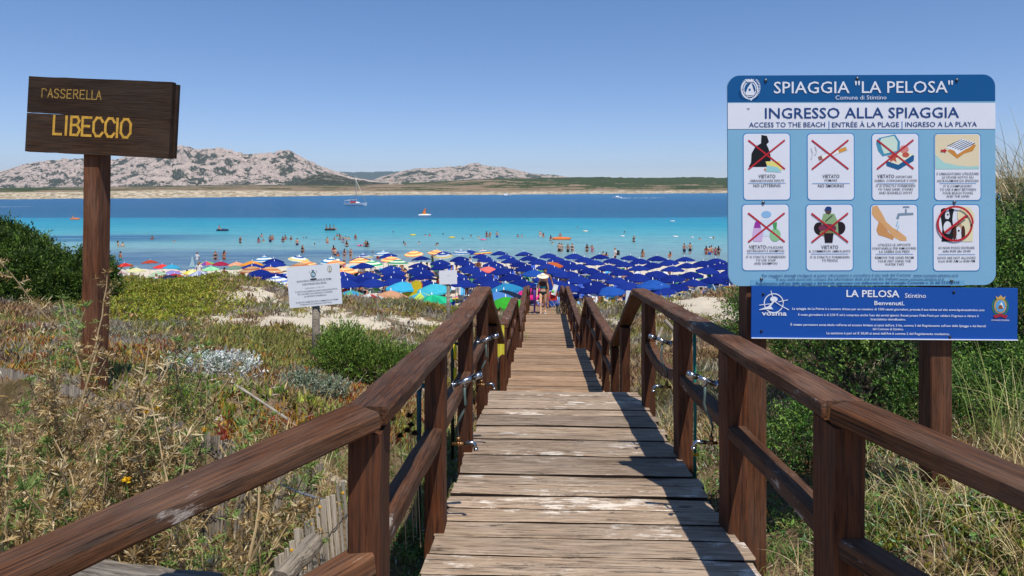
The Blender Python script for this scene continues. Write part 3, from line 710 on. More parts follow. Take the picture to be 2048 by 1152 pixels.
# ================================================================ big notice board
SD = 3.55; S = SD / F
def bigboard():
    ctr = W(1724, 361, SD)
    root = empty('notice_board', (ctr.x, SD + .03, float(gz(ctr.x, SD)) - .1), label='large light blue beach rules board with eight pictograms', cat='sign')
    M0 = Matrix.Translation(ctr) @ Matrix.Rotation(math.radians(-.25), 4, 'Y')
    blue, light, white, text, edge = pmat('#07558f'), pmat('#80b2d0'), pmat('#e3e5ee'), pmat('#1c4580'), pmat('#2382c4')
    red, grey = pmat('#bd2330'), pmat('#4e525c')
    out = rrect(1456, 150, 1991, 571, 24, 8)
    k = MB(); n = len(out)
    V = [((x - 1724) * S, 0, -(y - 361) * S) for x, y in out] + [((x - 1724) * S, .012, -(y - 361) * S) for x, y in out]
    k.add(V, [tuple(range(n))[::-1], tuple(range(n, 2 * n))] + [(i, (i + 1) % n, n + (i + 1) % n, n + i) for i in range(n)])
    panel = link('panel', k.me('panel'), light, root, M=M0)
    kw = dict(parent=panel, sx=S, sz=S, x0=1724, z0=361)
    top = rrect(1456, 150, 1991, 205, 24, 8)
    hb = [(x, y) for x, y in top if y < 180]; hb = sorted(hb, key=lambda q: q[0])
    flat('header_band', [(0, hb + [(1991, 203), (1456, 203)]), (1, [(1456, 205), (1991, 207), (1991, 259), (1456, 257)])], [blue, white], y=-.001, **kw)
    P = lambda px, py: ((px - 1724) * S, -(py - 361) * S)
    def T(s, cx, base, w, h, mat, par=panel, align='CENTER', bold=0, off=-.0035):
        x, z = P(cx, base); TXT.append((s, par, x, off, z, w * S, h * S, mat, align, bold, 0))
    T('SPIAGGIA "LA PELOSA"', 1727, 186, 358, 24, white, bold=.15); T('Comune di Stintino', 1722, 199, 102, 8.5, white)
    T('INGRESSO ALLA SPIAGGIA', 1724, 236, 388, 21.5, text, bold=.25)
    T('ACCESS TO THE BEACH', 1574, 253.5, 152, 10, text, bold=.15); T('|', 1658, 253, 1.5, 12, edge); T('ENTRÉE À LA PLAGE', 1731, 254, 134, 10, text, bold=.15); T('|', 1804, 254, 1.5, 12, edge); T('INGRESO A LA PLAYA', 1882, 254, 143, 10, text, bold=.15)
    # crest on the header
    cp = [(0, ell(1500, 178, 17.5, 20, 26)), (1, ell(1500, 178, 14.4, 17.5, 26)), (0, ell(1500, 178, 13, 15.5, 26)), (1, ell(1500, 178, 11, 13.5, 24)),
          (0, [(1503, 164.5), (1509, 184), (1492, 184), (1496, 174)]), (0, [(1490, 184), (1510, 184), (1507, 190), (1493, 190)]), (1, [(1497.5, 176.5), (1501.5, 176.5), (1501.5, 180.5), (1497.5, 180.5)]),
          (0, [(1494, 163), (1506, 163), (1508.5, 157), (1505, 159), (1503.5, 156.5), (1500, 159), (1496.5, 156.5), (1495, 159), (1491.5, 157)])]
    for i in range(14):
        for s_ in (-1, 1):
            a = math.radians(20 + i * 9.5); cx, cy = 1500 + s_ * 18 * math.sin(a) * 1.0, 178 + -20 * math.cos(a) * -1 * .98
            cp.append((0, ell(cx, cy - 2, 2.2, 1.0, 6, rot=s_ * (50 - i * 6))))
    cp.append((0, [(1496, 197), (1504, 197), (1500, 202)]))
    flat('crest', cp, [white, blue], y=-.0016, **kw)
    X0 = [1487, 1615, 1744, 1869]; X1 = [1580, 1708, 1837, 1961]
    rows = [(266, 399), (408, 540)]
    cards = []
    for r_ in (0, 1):
        for c_ in range(4):
            sh = (-3 if r_ else 0) + 0; y0, y1 = rows[r_][0] + c_ * .8, rows[r_][1] + c_ * .8
            x0_, x1_ = X0[c_] + sh, X1[c_] + sh
            cd = flat('pictogram_panel', [(0, rrect(x0_ - 1.2, y0 - 1.2, x1_ + 1.2, y1 + 1.2, 8, 5)), (1, rrect(x0_ + .5, y0 + .5, x1_ - .5, y1 - .5, 7, 5))], [edge, white], y=-.0008, **kw)
            cards.append((cd, x0_, x1_, y0, y1))
    def CT(i, rowsT):
        cd, xa, xb, ya, yb = cards[i]
        for s, y, w, h, b_ in rowsT: T(s, (xa + xb) / 2, y, w, h, grey, par=cd, bold=b_)
    def rule(i, y):
        cd, xa, xb, ya, yb = cards[i]; flat('rule', [(0, [(xa + 9, y), (xb - 9, y), (xb - 9, y + .9), (xa + 9, y + .9)])], [edge], cd, S, S, 1724, 361, -.003)
    CT(0, [('VIETATO', 355, 34, 7, .3), ('ABBANDONARE RIFIUTI', 362.5, 68, 4.6, .1), ('NO LITTERING', 373, 54, 6, .2)]); rule(0, 365)
    CT(1, [('VIETATO', 355.5, 34, 7, .3), ('FUMARE', 362.5, 25, 4.6, .1), ('NO SMOKING', 374, 52, 6, .2)]); rule(1, 366)
    cd, xa, xb, ya, yb = cards[2]; T('VIETATO', 1771, 356, 34, 7, grey, par=cd, bold=.3); T('ASPORTARE', 1807, 356, 34, 4.6, grey, par=cd, bold=.1)
    CT(2, [('SABBIA, CONCHIGLIE E SASSI', 363.5, 84, 4.6, .1), ('IT IS STRICTLY FORBIDDEN', 374, 78, 4.8, .1), ('TO TAKE SAND, STONES', 381, 70, 4.8, .1), ('AND SEASHELLS AWAY', 388, 67, 4.8, .1)]); rule(2, 367)
    CT(3, [('È OBBLIGATORIO UTILIZZARE', 350.5, 84, 4.8, .1), ('LE STUOIE SOTTO GLI', 357.5, 62, 4.8, .1), ('ASCIUGAMANI DA SPIAGGIA', 364.5, 84, 4.8, .1), ('IT IS COMPULSORY', 375, 57, 4.8, .1), ('TO USE A MAT BETWEEN', 382, 72, 4.8, .1), ('YOUR BEACH TOWEL', 389, 62, 4.8, .1), ('AND THE SAND', 395.5, 46, 4.8, .1)]); rule(3, 367)
    cd, xa, xb, ya, yb = cards[4]; T('VIETATO', 1514, 496, 34, 7, grey, par=cd, bold=.3); T('UTILIZZARE', 1549, 496, 33, 4.6, grey, par=cd, bold=.1)
    CT(4, [('DETERGENTI E SHAMPOO', 503, 74, 4.8, .1), ('IT IS STRICTLY FORBIDDEN', 515, 78, 4.8, .1), ('TO USE SOAP', 521.5, 40, 4.8, .1), ('AND SHAMPOO', 528, 47, 4.8, .1)]); rule(4, 505.5)
    CT(5, [('VIETATO', 497, 34, 7, .3), ('IL COMMERCIO AMBULANTE', 504, 82, 4.6, .1), ('IT IS STRICTLY FORBIDDEN', 516, 78, 4.8, .1), ('TO PEDDLE', 522.5, 32, 4.8, .1)]); rule(5, 507)
    CT(6, [('UTILIZZA LE APPOSITE', 492, 65, 4.8, .1), ('FONTANELLE PER RIMUOVERE', 499, 87, 4.8, .1), ('LA SABBIA DAI PIEDI', 505.5, 60, 4.8, .1), ('REMOVE THE SAND FROM', 517.5, 77, 4.8, .1), ('YOUR FEET USING THE', 524.5, 66, 4.8, .1), ('WATER TAPS', 531, 38, 4.8, .1)]); rule(6, 508)
    CT(7, [('IO NON POSSO ENTRARE', 498.5, 72, 4.8, .1), ('dalle 8:00 alle 20:00', 505, 56, 4.8, .1), ('DOGS ARE NOT ALLOWED', 518.5, 76, 4.8, .1), ('from 8:00 AM to 8:00 PM', 525, 73, 4.8, .1)]); rule(7, 509)
    def cross(cx, cy, hw=36.5, hh=29): return [(0, line(cx - hw, cy - hh, cx + hw, cy + hh, 3.2)), (0, line(cx - hw, cy + hh, cx + hw, cy - hh, 3.2))]
    def icon(i, polys, mats):
        n_ = len(mats)
        return flat('pictogram', polys, mats, cards[i][0], S, S, 1724, 361, -.0020, .00025)
    # rubbish bag
    icon(0, [(1, [(1523, 269), (1534, 271), (1538, 283), (1533, 288), (1537, 296), (1541, 310), (1541, 333), (1497, 333), (1502, 324), (1503, 306), (1511, 292), (1522, 286)]),
             (2, [(1531, 322), (1560, 322), (1564, 340), (1536, 338)]), (3, [(1534, 330), (1556, 334), (1562, 344), (1530, 342)]), (4, ell(1530, 338, 2.5, 2, 8))] + cross(1533, 308.5), [red, pmat('#16171a'), pmat('#e8dc7c'), pmat('#9ad0d4'), pmat('#d9884a')])
    icon(1, [(4, line(1638.5, 316.5, 1693.5, 296.5, 8.6)), (1, line(1640, 316, 1692, 297, 7)), (2, line(1677, 302.5, 1692, 297, 7)), (3, line(1637, 317, 1644, 314.5, 7.5)), (4, [(1621, 318), (1624, 306), (1621, 295), (1623, 295), (1626.5, 306), (1623.5, 318)]), (4, [(1629, 310), (1632, 302), (1629, 292), (1631, 292), (1634.5, 302), (1631.5, 310)])] + cross(1660, 309), [red, pmat('#f2f2ee'), pmat('#dd9c3e'), pmat('#9a6a58'), pmat('#c9ccd2')])
    icon(2, [(1, [(1752, 286), (1758, 276), (1790, 269), (1800, 284), (1799, 306), (1765, 313), (1756, 302)]), (2, [(1759, 284), (1763, 277), (1788, 272), (1795, 284), (1794, 302), (1768, 308)]), (3, [(1772, 325), (1804, 300), (1828, 312), (1827, 322), (1796, 340), (1773, 332)]), (4, [(1773, 322), (1802, 298), (1827, 309), (1796, 330)]),
             (5, [(1784, 306), (1789, 312), (1796, 312), (1791, 318), (1793, 325), (1786, 321), (1779, 325), (1781, 317), (1774, 312), (1781, 311)]), (6, ell(1808, 299, 9, 8)), (5, ell(1811, 310, 7, 5))] + cross(1790, 309), [red, pmat('#4b93b4'), pmat('#cfe4d4'), pmat('#1d5e90'), pmat('#ece7cd'), pmat('#c25a44'), pmat('#d98880')])
    st = [(1, [(1870.5, 270), (1958, 270), (1958, 339), (1870.5, 339)]), (2, [(1870.5, 310), (1888, 326), (1915, 332), (1940, 334), (1958, 333), (1958, 339), (1870.5, 339)]), (3, [(1894, 302), (1934, 288), (1952, 291), (1945, 303), (1928, 308), (1914, 318)]), (4, [(1890, 296), (1902, 292), (1922, 278), (1951, 286), (1938, 296), (1930, 300), (1914, 310), (1908, 302)])]
    for q in range(6): st.append((5, line(1894 + q * 5, 294 + q * 1.6 - 1, 1924 + q * 5, 280.5 + q * 1.4 - 1, 1.1)))
    st += [(0, [(1881, 300), (1888, 300), (1888, 297.5), (1893, 302), (1888, 306.5), (1888, 304), (1881, 304)])]
    icon(3, st, [red, pmat('#e5d5b2'), pmat('#a8d4cf'), pmat('#cf8b3e'), pmat('#eceef2'), pmat('#3a4a6a')])
    icon(4, [(1, rrect(1518, 438, 1546, 472, 7)), (2, ell(1532, 428, 10, 7)), (3, [(1507, 450), (1520, 450), (1526, 466), (1523, 482), (1506, 482), (1504, 468)]), (4, [(1509, 444), (1514, 440), (1519, 444), (1521, 455), (1507, 455)]),
             (5, ell(1549.5, 469, 11, 13)), (6, [(1545, 446), (1553, 443), (1553, 448), (1552, 458), (1547, 458)])] + cross(1532, 454), [red, pmat('#d4e2ee'), pmat('#8ebce4'), pmat('#d2b4dc'), pmat('#9a3aa0'), pmat('#8fc794'), pmat('#4aa25a')])
    icon(5, [(1, ell(1638, 457, 11, 13, rot=-15)), (1, ell(1679, 456, 11, 13, rot=15)), (3, [(1646, 427), (1668, 427), (1675, 444), (1676, 468), (1644, 468), (1642, 444)]), (2, ell(1654, 456, 18, 9)), (5, ell(1652, 466, 14, 6)), (1, [(1647, 466), (1666, 466), (1664, 485), (1649, 485)]), (6, ell(1656, 421, 6, 7)), (4, ell(1656, 417, 6.5, 4.5)), (4, line(1648, 419, 1656, 419, 2)), (7, line(1650, 442, 1664, 430, 1.6))] + cross(1658.5, 455), [red, pmat('#23161f'), pmat('#7a3550'), pmat('#8fae7c'), pmat('#233f7a'), pmat('#8a8452'), pmat('#5a4034'), pmat('#3a2a2a')])
    icon(6, [(1, [(1744, 413), (1754, 411), (1764, 428), (1772, 444), (1784, 455), (1796, 462), (1812, 475), (1812, 482), (1800, 482), (1786, 474), (1777, 462), (1764, 450), (1750, 438), (1743, 428)]), (2, [(1757, 442), (1768, 452), (1776, 464), (1787, 474), (1785, 480), (1770, 474), (1756, 470), (1752, 460)]),
             (3, line(1796, 429, 1826, 428, 4.5)), (3, line(1797, 428, 1794, 438, 5)), (3, line(1811, 418, 1811, 428, 3)), (3, line(1805, 414, 1818, 414, 2.5)), (4, line(1795, 442, 1792, 452, 2)), (4, line(1797, 450, 1793, 462, 1.6))], [red, pmat('#dca873'), pmat('#cf935c'), pmat('#7f95a8'), pmat('#9cc4de')])
    dg = ring(1908, 448, 36.5, 36, 4, 0)
    icon(7, [(1, [(1881, 420), (1886, 417), (1902, 417), (1908, 419), (1905, 430), (1904, 440), (1906, 458), (1904, 484), (1882, 484), (1884, 458), (1881, 436)]), (2, [(1892, 418), (1896, 418), (1899, 434), (1896, 439), (1890, 438), (1889, 432)]), (2, ell(1894, 456, 8, 13)), (1, ell(1894.5, 430, 2.2, 1.8, 8)),
             (3, [(1914, 424), (1924, 414), (1938, 416), (1948, 428), (1946, 452), (1944, 484), (1922, 484), (1920, 450), (1914, 438)]), (4, ell(1916, 458, 8, 12)), (2, ell(1916, 468, 6, 14)), (5, ell(1908, 466, 4, 14)), (5, ell(1925, 466, 4, 14)), (1, ell(1931, 434, 3.5, 3, 8)), (1, ell(1916, 462, 2, 2, 8))] + dg + [(0, line(1886, 466, 1930, 432, 4.5))], [red, pmat('#1a1a20'), pmat('#e2e4ea'), pmat('#e6ddb4'), pmat('#c9a07c'), pmat('#4a2a20')])
    T('Per maggiori dettagli rivolgersi al punto informazioni e consultare il sito web del Comune:', 1672, 552.5, 298, 5.4, text); T('www.comune.stintino.ss.it', 1870, 553.5, 90, 5.4, text, bold=.1)
    T('If you need more info contact the information desk and visit the website:', 1674, 560, 244, 5.4, text); T('www.comune.stintino.ss.it', 1842, 561, 90, 5.4, text, bold=.1)
    flat('sticker_strip', [(0, [(1500, 559), (1928, 562), (1928, 572), (1500, 570)])], [pmat('#6fa9c9')], panel, S, S, 1724, 361, -.0012)
    T('Regolamento sull\'uso delle spiagge e del litorale approvato con deliberazione del Consiglio Comunale n. 26 del 23.03.2018', 1714, 568, 406, 5.6, text, bold=.05)
    for px, py in ((1532, 160), (1715, 157), (1914, 161), (1526, 404), (1908, 405), (1522, 557), (1902, 562)):
        x, z = P(px, py); k = MB(); k.lathe([(.0085, 0), (.0085, .004), (.006, .007), (0.0001, .0075)], 8, M=Matrix.Rotation(math.radians(90), 3, 'X')); 
        link('bolt', k.me('bolt', True), M_STEEL, panel, local=Matrix.Translation((x, -.001, z)))
    for px in (1515, 1888):
        bx = (px - CX) * SD / F
        board('post', (bx, SD + .075, float(gz(bx, SD)) - .35), (bx, SD + .075, ctr.z + .5), .11, .115, M_SIGNPOST, root, n=5, wob=.0015, bev=.005, up=Vector((0, 1, 0)))
    return root
nb = bigboard()
def lowboard():
    ctr = W(1769, 626, SD - .02)
    root = empty('ticket_sign', (ctr.x, SD - .02, ctr.z - .14), label='long deep blue welcome and ticket board fixed below the rules board', cat='sign')
    M0 = Matrix.Translation(ctr) @ Matrix.Rotation(math.radians(.45), 4, 'Y'); s = (SD - .02) / F
    blue, white = pmat('#1550a6'), pmat('#e6e9f2')
    k = MB(); k.box((0, .005, 0), (532 * s, .010, 103 * s)); panel = link('panel', k.me('panel'), blue, root, M=M0)
    k = MB(); k.box((0, .0, -103 * s / 2 - .001), (532 * s, .012, .004)); link('edge_strip', k.me('edge_strip'), white, panel)
    x0, z0 = 1769, 626
    def T(t, cx, base, w, h, bold=.1, m_=white): TXT.append((t, panel, (cx - x0) * s, -.0028, -(base - z0) * s, w * s, h * s, m_, 'CENTER', bold, 0))
    T('LA PELOSA', 1745, 594, 106, 14, .5); T('Stintino', 1830, 595, 42, 9.5, .05); T('Benvenuti.', 1778, 610, 60, 8.5, .4)
    T('La spiaggia de La Pelosa è a numero chiuso per un massimo di 1500 utenti giornalieri, prenota il tuo ticket sul sito www.lapelosastintino.com', 1776, 620.5, 384, 4.6, .35)
    T('Il costo giornaliero è di 3,50 € ed è compreso anche l\'uso dei servizi igienici. Recati presso l\'Info-Point per validare l\'ingresso e ritirare il', 1776, 632.5, 360, 4.6, .35)
    T('braccialetto identificativo.', 1776, 640.5, 70, 4.6, .35)
    T('È vietato permanere senza titolo nell\'area ad accesso limitato ai sensi dell\'art. 5 bis, comma 3 del Regolamento sull\'uso delle Spiagge e dei litorali', 1776, 652.5, 390, 4.6, .35)
    T('del Comune di Stintino.', 1776, 660, 62, 4.6, .35); T('La sanzione è pari ad € 50,00 ai sensi dell\'Art 6 comma 2 del Regolamento medesimo.', 1776, 669, 246, 4.8, .35)
    T('VOSMA'.lower() if False else 'vosma', 1548, 632.5, 50, 9.5, .6)
    lg = ring(1547, 608, 20, 20, 2, 0, 24) + [(0, line(1518, 612, 1541, 609, 1.4)), (0, line(1556, 605, 1575, 601, 1.4)), (0, line(1541, 583, 1545, 598, 1.6)), (0, ell(1547, 600, 7.5, 5.5, 14)), (0, [(1520, 620), (1536, 614), (1545, 604), (1549, 604), (1541, 614), (1546, 620)]), (0, line(1548, 604, 1562, 613, 1.6)), (0, line(1562, 613, 1577, 621, 1.6)), (0, line(1518, 621, 1536, 619, 1.4))]
    flat('logo', lg, [white], panel, s, s, x0, z0, -.0012, .0001)
    gold, sky_, green, redp = pmat('#c9a55a'), pmat('#5fa3d6'), pmat('#3c7a4a'), pmat('#a02a3a')
    cr = [(2, ell(2000, 611, 17, 19, 22)), (4, ell(2000, 611, 14, 16, 22))] + ring(2000, 610, 12.5, 15, 3, 0, 20) + [(1, ell(2000, 610, 9.5, 12, 20)), (3, [(2002, 601), (2007, 614), (1995, 614)]), (5, [(1996, 610), (2000, 607), (2004, 610), (2005, 616), (1995, 616)]), (0, [(1992, 597), (2008, 597), (2010, 590), (2005, 593), (2000, 588), (1995, 593), (1990, 590)]), (6, [(1985, 629), (2000, 625), (2015, 629), (2011, 635), (2000, 631), (1989, 635)])]
    flat('crest', cr, [gold, sky_, green, white, blue, pmat('#8a5a34'), redp], panel, s, s, x0, z0, -.0012, .0001)
    T('COMUNE DI STINTINO', 2000, 640, 36, 3.2, .1)
    for px, py in ((1526, 590), (1523, 664), (1907, 583), (1900, 673)):
        k = MB(); k.lathe([(.007, 0), (.007, .003), (0.0001, .006)], 8, M=Matrix.Rotation(math.radians(90), 3, 'X')); link('bolt', k.me('bolt', True), M_BLACKM, panel, local=Matrix.Translation(((px - x0) * s, -.001, -(py - z0) * s)))
lowboard()

# ================================================================ carved wooden sign
def carved():
    d = 4.9; s = d / F; c = W(196, 234, d)
    base = W(188, 830, d)
    root = empty('name_sign', (base.x, d, float(gz(base.x, d)) - .1), label='dark wooden plank sign with carved yellow letters on a post', cat='sign')
    M0 = Matrix.Translation(c) @ Matrix.Rotation(math.radians(3.0), 4, 'Y') @ Matrix.Rotation(math.radians(-5), 4, 'Z')
    # two planks with a split between them at the left
    def slab(zb, zt, name, seed):
        r = random.Random(seed); N = 16; V = []; wd = 305 * s / 2
        for i in range(N + 1):
            x = -wd + 2 * wd * i / N
            for (y, zz) in ((0, zb), (0, zt), (.045, zt), (.045, zb)):
                e = r.uniform(-.0015, .0015)
                if zb > -.05 and zz == zb: e += .006 * max(0, 1 - i / 7)
                V.append((x, y, zz + e))
        Fc = [(i * 4 + q, i * 4 + (q + 1) % 4, i * 4 + 4 + (q + 1) % 4, i * 4 + 4 + q) for i in range(N) for q in range(4)] + [(0, 1, 2, 3), (N * 4 + 3, N * 4 + 2, N * 4 + 1, N * 4)]
        return link(name, mesh(name, V, Fc), M_SIGNWOOD, root, M=M0)
    up = slab(.008 * 1, 76 * s, 'plank', 1); lo = slab(-76 * s, .0065, 'plank', 2)
    k = MB(); k.box((305 * s / 2 - .002, .06, -.004), (.035, .03, 148 * s)); link('batten', k.me('batten'), M_SIGNWOOD, root, M=M0)
    gold = plain('carved_yellow', '#d2a03a', .6, var=.25, scale=40); gold2 = plain('carved_faded', '#a8843c', .7, var=.35, scale=50)
    # letters as strokes, in a unit box
    G = {'P': [[(0, 0), (0, 1), (.7, 1), (.95, .8)]], 'A': [[(0, 0), (.5, 1), (1, 0)], [(.2, .38), (.8, .38)]], 'S': [[(.95, .85), (.7, 1), (.25, 1), (.05, .8), (.15, .6), (.8, .42), (.95, .2), (.7, 0), (.2, 0), (0, .15)]],
         'E': [[(.9, 1), (0, 1), (0, 0), (.9, 0)], [(0, .52), (.7, .52)]], 'R': [[(0, 0), (0, 1), (.7, 1), (.9, .8), (.7, .55), (0, .5)], [(.4, .5), (1, 0)]], 'L': [[(0, 1), (0, 0), (.8, 0)]], 'I': [[(0, 1), (0, 0)]],
         'B': [[(0, 0), (0, 1), (.65, 1), (.85, .8), (.65, .56), (0, .54)], [(.65, .54), (.95, .3), (.7, 0), (0, 0)]], 'C': [[(.95, .8), (.7, 1), (.3, 1), (0, .75), (0, .25), (.3, 0), (.7, 0), (.95, .18)]],
         'O': [[(.3, 1), (0, .75), (0, .25), (.3, 0), (.7, 0), (1, .25), (1, .75), (.7, 1), (.3, 1)]]}
    def write(word, xs, y0, h, w, th, mat, par, zoff):
        for ch, x in zip(word, xs):
            k = MB(); ww = 0.001 if ch == 'I' else w
            for st in G[ch]:
                for (a, b_) in zip(st[:-1], st[1:]):
                    p = Vector(((x + a[0] * ww - 196) * s, 0, (234 - (y0 - a[1] * h)) * s)); q = Vector(((x + b_[0] * ww - 196) * s, 0, (234 - (y0 - b_[1] * h)) * s))
                    dd = (q - p).normalized() * th * .45 * s; n_ = Vector((-(q - p).z, 0, (q - p).x)).normalized() * th * s / 2
                    p = p - dd; q = q + dd; yy = -.0012 - .0001 * R.random()
                    k.add([(v_.x, yy, v_.z) for v_ in (p + n_, q + n_, q - n_, p - n_)], [(0, 1, 2, 3)])
            link('carved_letter', k.me('carved_letter'), mat, par)
    write('PASSERELLA', [74, 87, 100.5, 114, 128, 142, 156, 170, 181, 190.5], 199, 17, 10, 2.0, gold2, up, 0)
    write('LIBECCIO', [103, 129.5, 140, 164, 188, 213, 238, 246], 272, 36, 20, 5.0, gold, lo, 0)
    board('post', (base.x - .068, d + .11, float(gz(base.x, d)) - .3), (base.x - .035, d + .11, c.z + .2), .12, .135, M_SIGNPOST, root, n=6, wob=.0018, bev=.005, up=Vector((.1, 1, 0)).normalized())
carved()

# ================================================================ small white signs
def whitesign(corners, d, basey, label, lines, postw, logo=False, name='information_sign'):
    tl, tr, br, bl = corners
    c = W(sum(p[0] for p in corners) / 4, sum(p[1] for p in corners) / 4, d); s = d / F
    w = abs(tr[0] - tl[0]) * s; h = (bl[1] - tl[1] + br[1] - tr[1]) / 2 * s
    roll = math.atan2((tl[1] - tr[1]) + (bl[1] - br[1]), 2 * (tr[0] - tl[0]))
    base = W(0, basey, d)
    root = empty(name, (c.x, d + .03, float(gz(c.x, d)) - .05), label=label, cat='sign')
    M0 = Matrix.Translation(c) @ Matrix.Rotation(-roll, 4, 'Y') @ Matrix.Rotation(math.radians(5), 4, 'Z')
    k = MB(); k.box((0, .004, 0), (w, .008, h)); panel = link('panel', k.me('panel'), plain('sign_white', '#e9ebef', .4, var=.02), root, M=M0)
    for (t, x, z, ww, hh, cc) in lines: TXT.append((t, panel, x * w, -.003, z * h, ww * w, hh * h, pmat(cc), 'CENTER', .1, 0))
    if logo:
        flat('emblem', ring(0, 0, 5.2, 6, 1.6, 0, 16) + [(1, ell(0, 0, 2.6, 3.2, 10)), (0, [(-2, -7), (2, -7), (2.4, -9), (-2.4, -9)]), (2, line(-6, 9, 6, 8.6, 2.4)), (0, line(-8, -4, -6.4, -7.5, .6)), (0, line(8, -4, 6.4, -7.5, .6))], [pmat('#4a6a72'), pmat('#a5cfdc'), pmat('#2a3030')], panel, s, s, 1, 22.5, -.0014, .0002)
        flat('emblem', ring(0, 0, 4.6, 7, .9, 0, 14) + [(1, ell(0, -1.5, 1.6, 2.6, 8)), (1, ell(.5, 3, 2, 2, 8))], [pmat('#9a9a88'), pmat('#c9bf94')], panel, s, s, -32, 30.5, -.0014, .0002)
    k = MB(); b0 = float(gz(c.x, d)) - .25
    k.tube([(0, 0, b0 - c.z), (.0, 0, -h * .1)], [postw * 1.02, postw * .92], 10)
    link('post', k.me('post', True), M_GREYWOOD, root, M=Matrix.Translation((c.x, d + postw + .014, c.z)))
g1_, g2_ = '#6a7280', '#8c93a0'
whitesign([(577, 534), (680.5, 527), (681, 607.5), (578, 616.5)], 10, 722, 'white notice with an emblem and grey Italian text on a post in the dunes',
          [('SALVAGUARDIA E CONSERVAZIONE DEL SISTEMA', .0, .11, .66, .05, '#555c68'), ('DUNE E SPIAGGIA DELLA PELOSA', .0, .03, .46, .05, '#555c68'), ('ORDINANZA N. 31 DEL 2016', .0, -.06, .36, .03, g2_),
           ('È VIETATO ACCEDERE ALL\'AREA DUNALE RECINTATA', .03, -.14, .80, .038, g1_), ('PER L\'ACCESSO ALLA SPIAGGIA UTILIZZARE', .0, -.20, .66, .038, g1_), ('LE APPOSITE PASSERELLE', .0, -.265, .42, .038, g1_),
           ('È VIETATO L\'ESERCIZIO DEL COMMERCIO IN FORMA', .03, -.40, .80, .038, g1_), ('ITINERANTE SU SPIAGGIA E BATTIGIA', .0, -.455, .6, .034, g1_)], .058, True)
whitesign([(878.5, 541), (914, 540.5), (914, 568), (878.5, 569)], 17, 632, 'small blank white sign on a thin post left of the boardwalk', [('avviso', 0, .12, .16, .06, g2_)], .05)
whitesign([(1252, 581), (1273, 582), (1270, 619), (1250.5, 617)], 15, 660, 'narrow white paper notice behind the right handrail', [('avviso', 0, .35, .4, .05, g2_), ('divieto di accesso alle dune', 0, .1, .8, .04, g2_), ('area protetta', 0, -.05, .6, .04, g2_)], .03)
make_texts()
# ================================================================ vegetation builders (numpy)
def unit(v): return v / np.maximum(np.linalg.norm(v, axis=-1, keepdims=True), 1e-9)
def randdir(n, up=0.0):
    v = rng.normal(size=(n, 3)); v = unit(v); v[:, 2] = v[:, 2] * (1 - up) + up * np.abs(v[:, 2]) + up * .4; return unit(v)
def leaves(P, Dr, Ln, Wd, Cl, fold=.25, tipmul=1.0):
    """one diamond leaf (2 triangles as a folded quad) each; returns verts, quads, colours"""
    n = len(P); side = unit(np.cross(Dr, randdir(n)))
    nrm = np.cross(Dr, side)
    mid = P + Dr * (Ln * .45)[:, None]; tip = P + Dr * Ln[:, None] - nrm * (Ln * .12)[:, None]
    a = mid + side * (Wd / 2)[:, None] + nrm * (Wd * fold)[:, None]; b_ = mid - side * (Wd / 2)[:, None] + nrm * (Wd * fold)[:, None]
    V = np.stack([P, a, tip, b_], 1).reshape(-1, 3)
    Fc = (np.arange(n)[:, None] * 4 + np.arange(4)[None]).astype(np.int32)
    Cc = np.repeat(Cl, 4, 0).reshape(n, 4, 3).copy(); Cc[:, 2] *= tipmul
    return V, Fc, Cc.reshape(-1, 3)
def fingers(P, Dr, Ln, Wd, Cl, tipc=None):
    """three-sided fleshy leaves, slightly curved: 9 quads-ish as quads (degenerate tip)"""
    n = len(P); s1 = unit(np.cross(Dr, randdir(n))); s2 = np.cross(Dr, s1)
    out = []; cs = []
    bend = randdir(n) * .18
    for t, w in ((0, .7), (.45, 1.0), (.8, .75)):
        c = P + (Dr * t + bend * t * t) * Ln[:, None]
        for k in range(3):
            a = 2 * math.pi * k / 3
            out.append(c + (s1 * math.cos(a) + s2 * math.sin(a)) * (Wd * w / 2)[:, None]); cs.append(Cl)
    out.append(P + (Dr + bend) * Ln[:, None]); cs.append(Cl * .9 if tipc is None else tipc)
    V = np.stack(out, 1).reshape(-1, 3); Cc = np.stack(cs, 1).reshape(-1, 3)
    q = []
    for r_ in range(2):
        for k in range(3): q.append([r_ * 3 + k, r_ * 3 + (k + 1) % 3, r_ * 3 + 3 + (k + 1) % 3, r_ * 3 + 3 + k])
    q = np.array(q); t3 = np.array([[6, 7, 9], [7, 8, 9], [8, 6, 9]])
    base = np.arange(n)[:, None, None] * 10
    Q = (base + q[None]).reshape(-1, 4); T3 = (base + t3[None]).reshape(-1, 3)
    # triangles everywhere
    T = np.concatenate([Q[:, [0, 1, 2]], Q[:, [0, 2, 3]], T3])
    return V, T, Cc
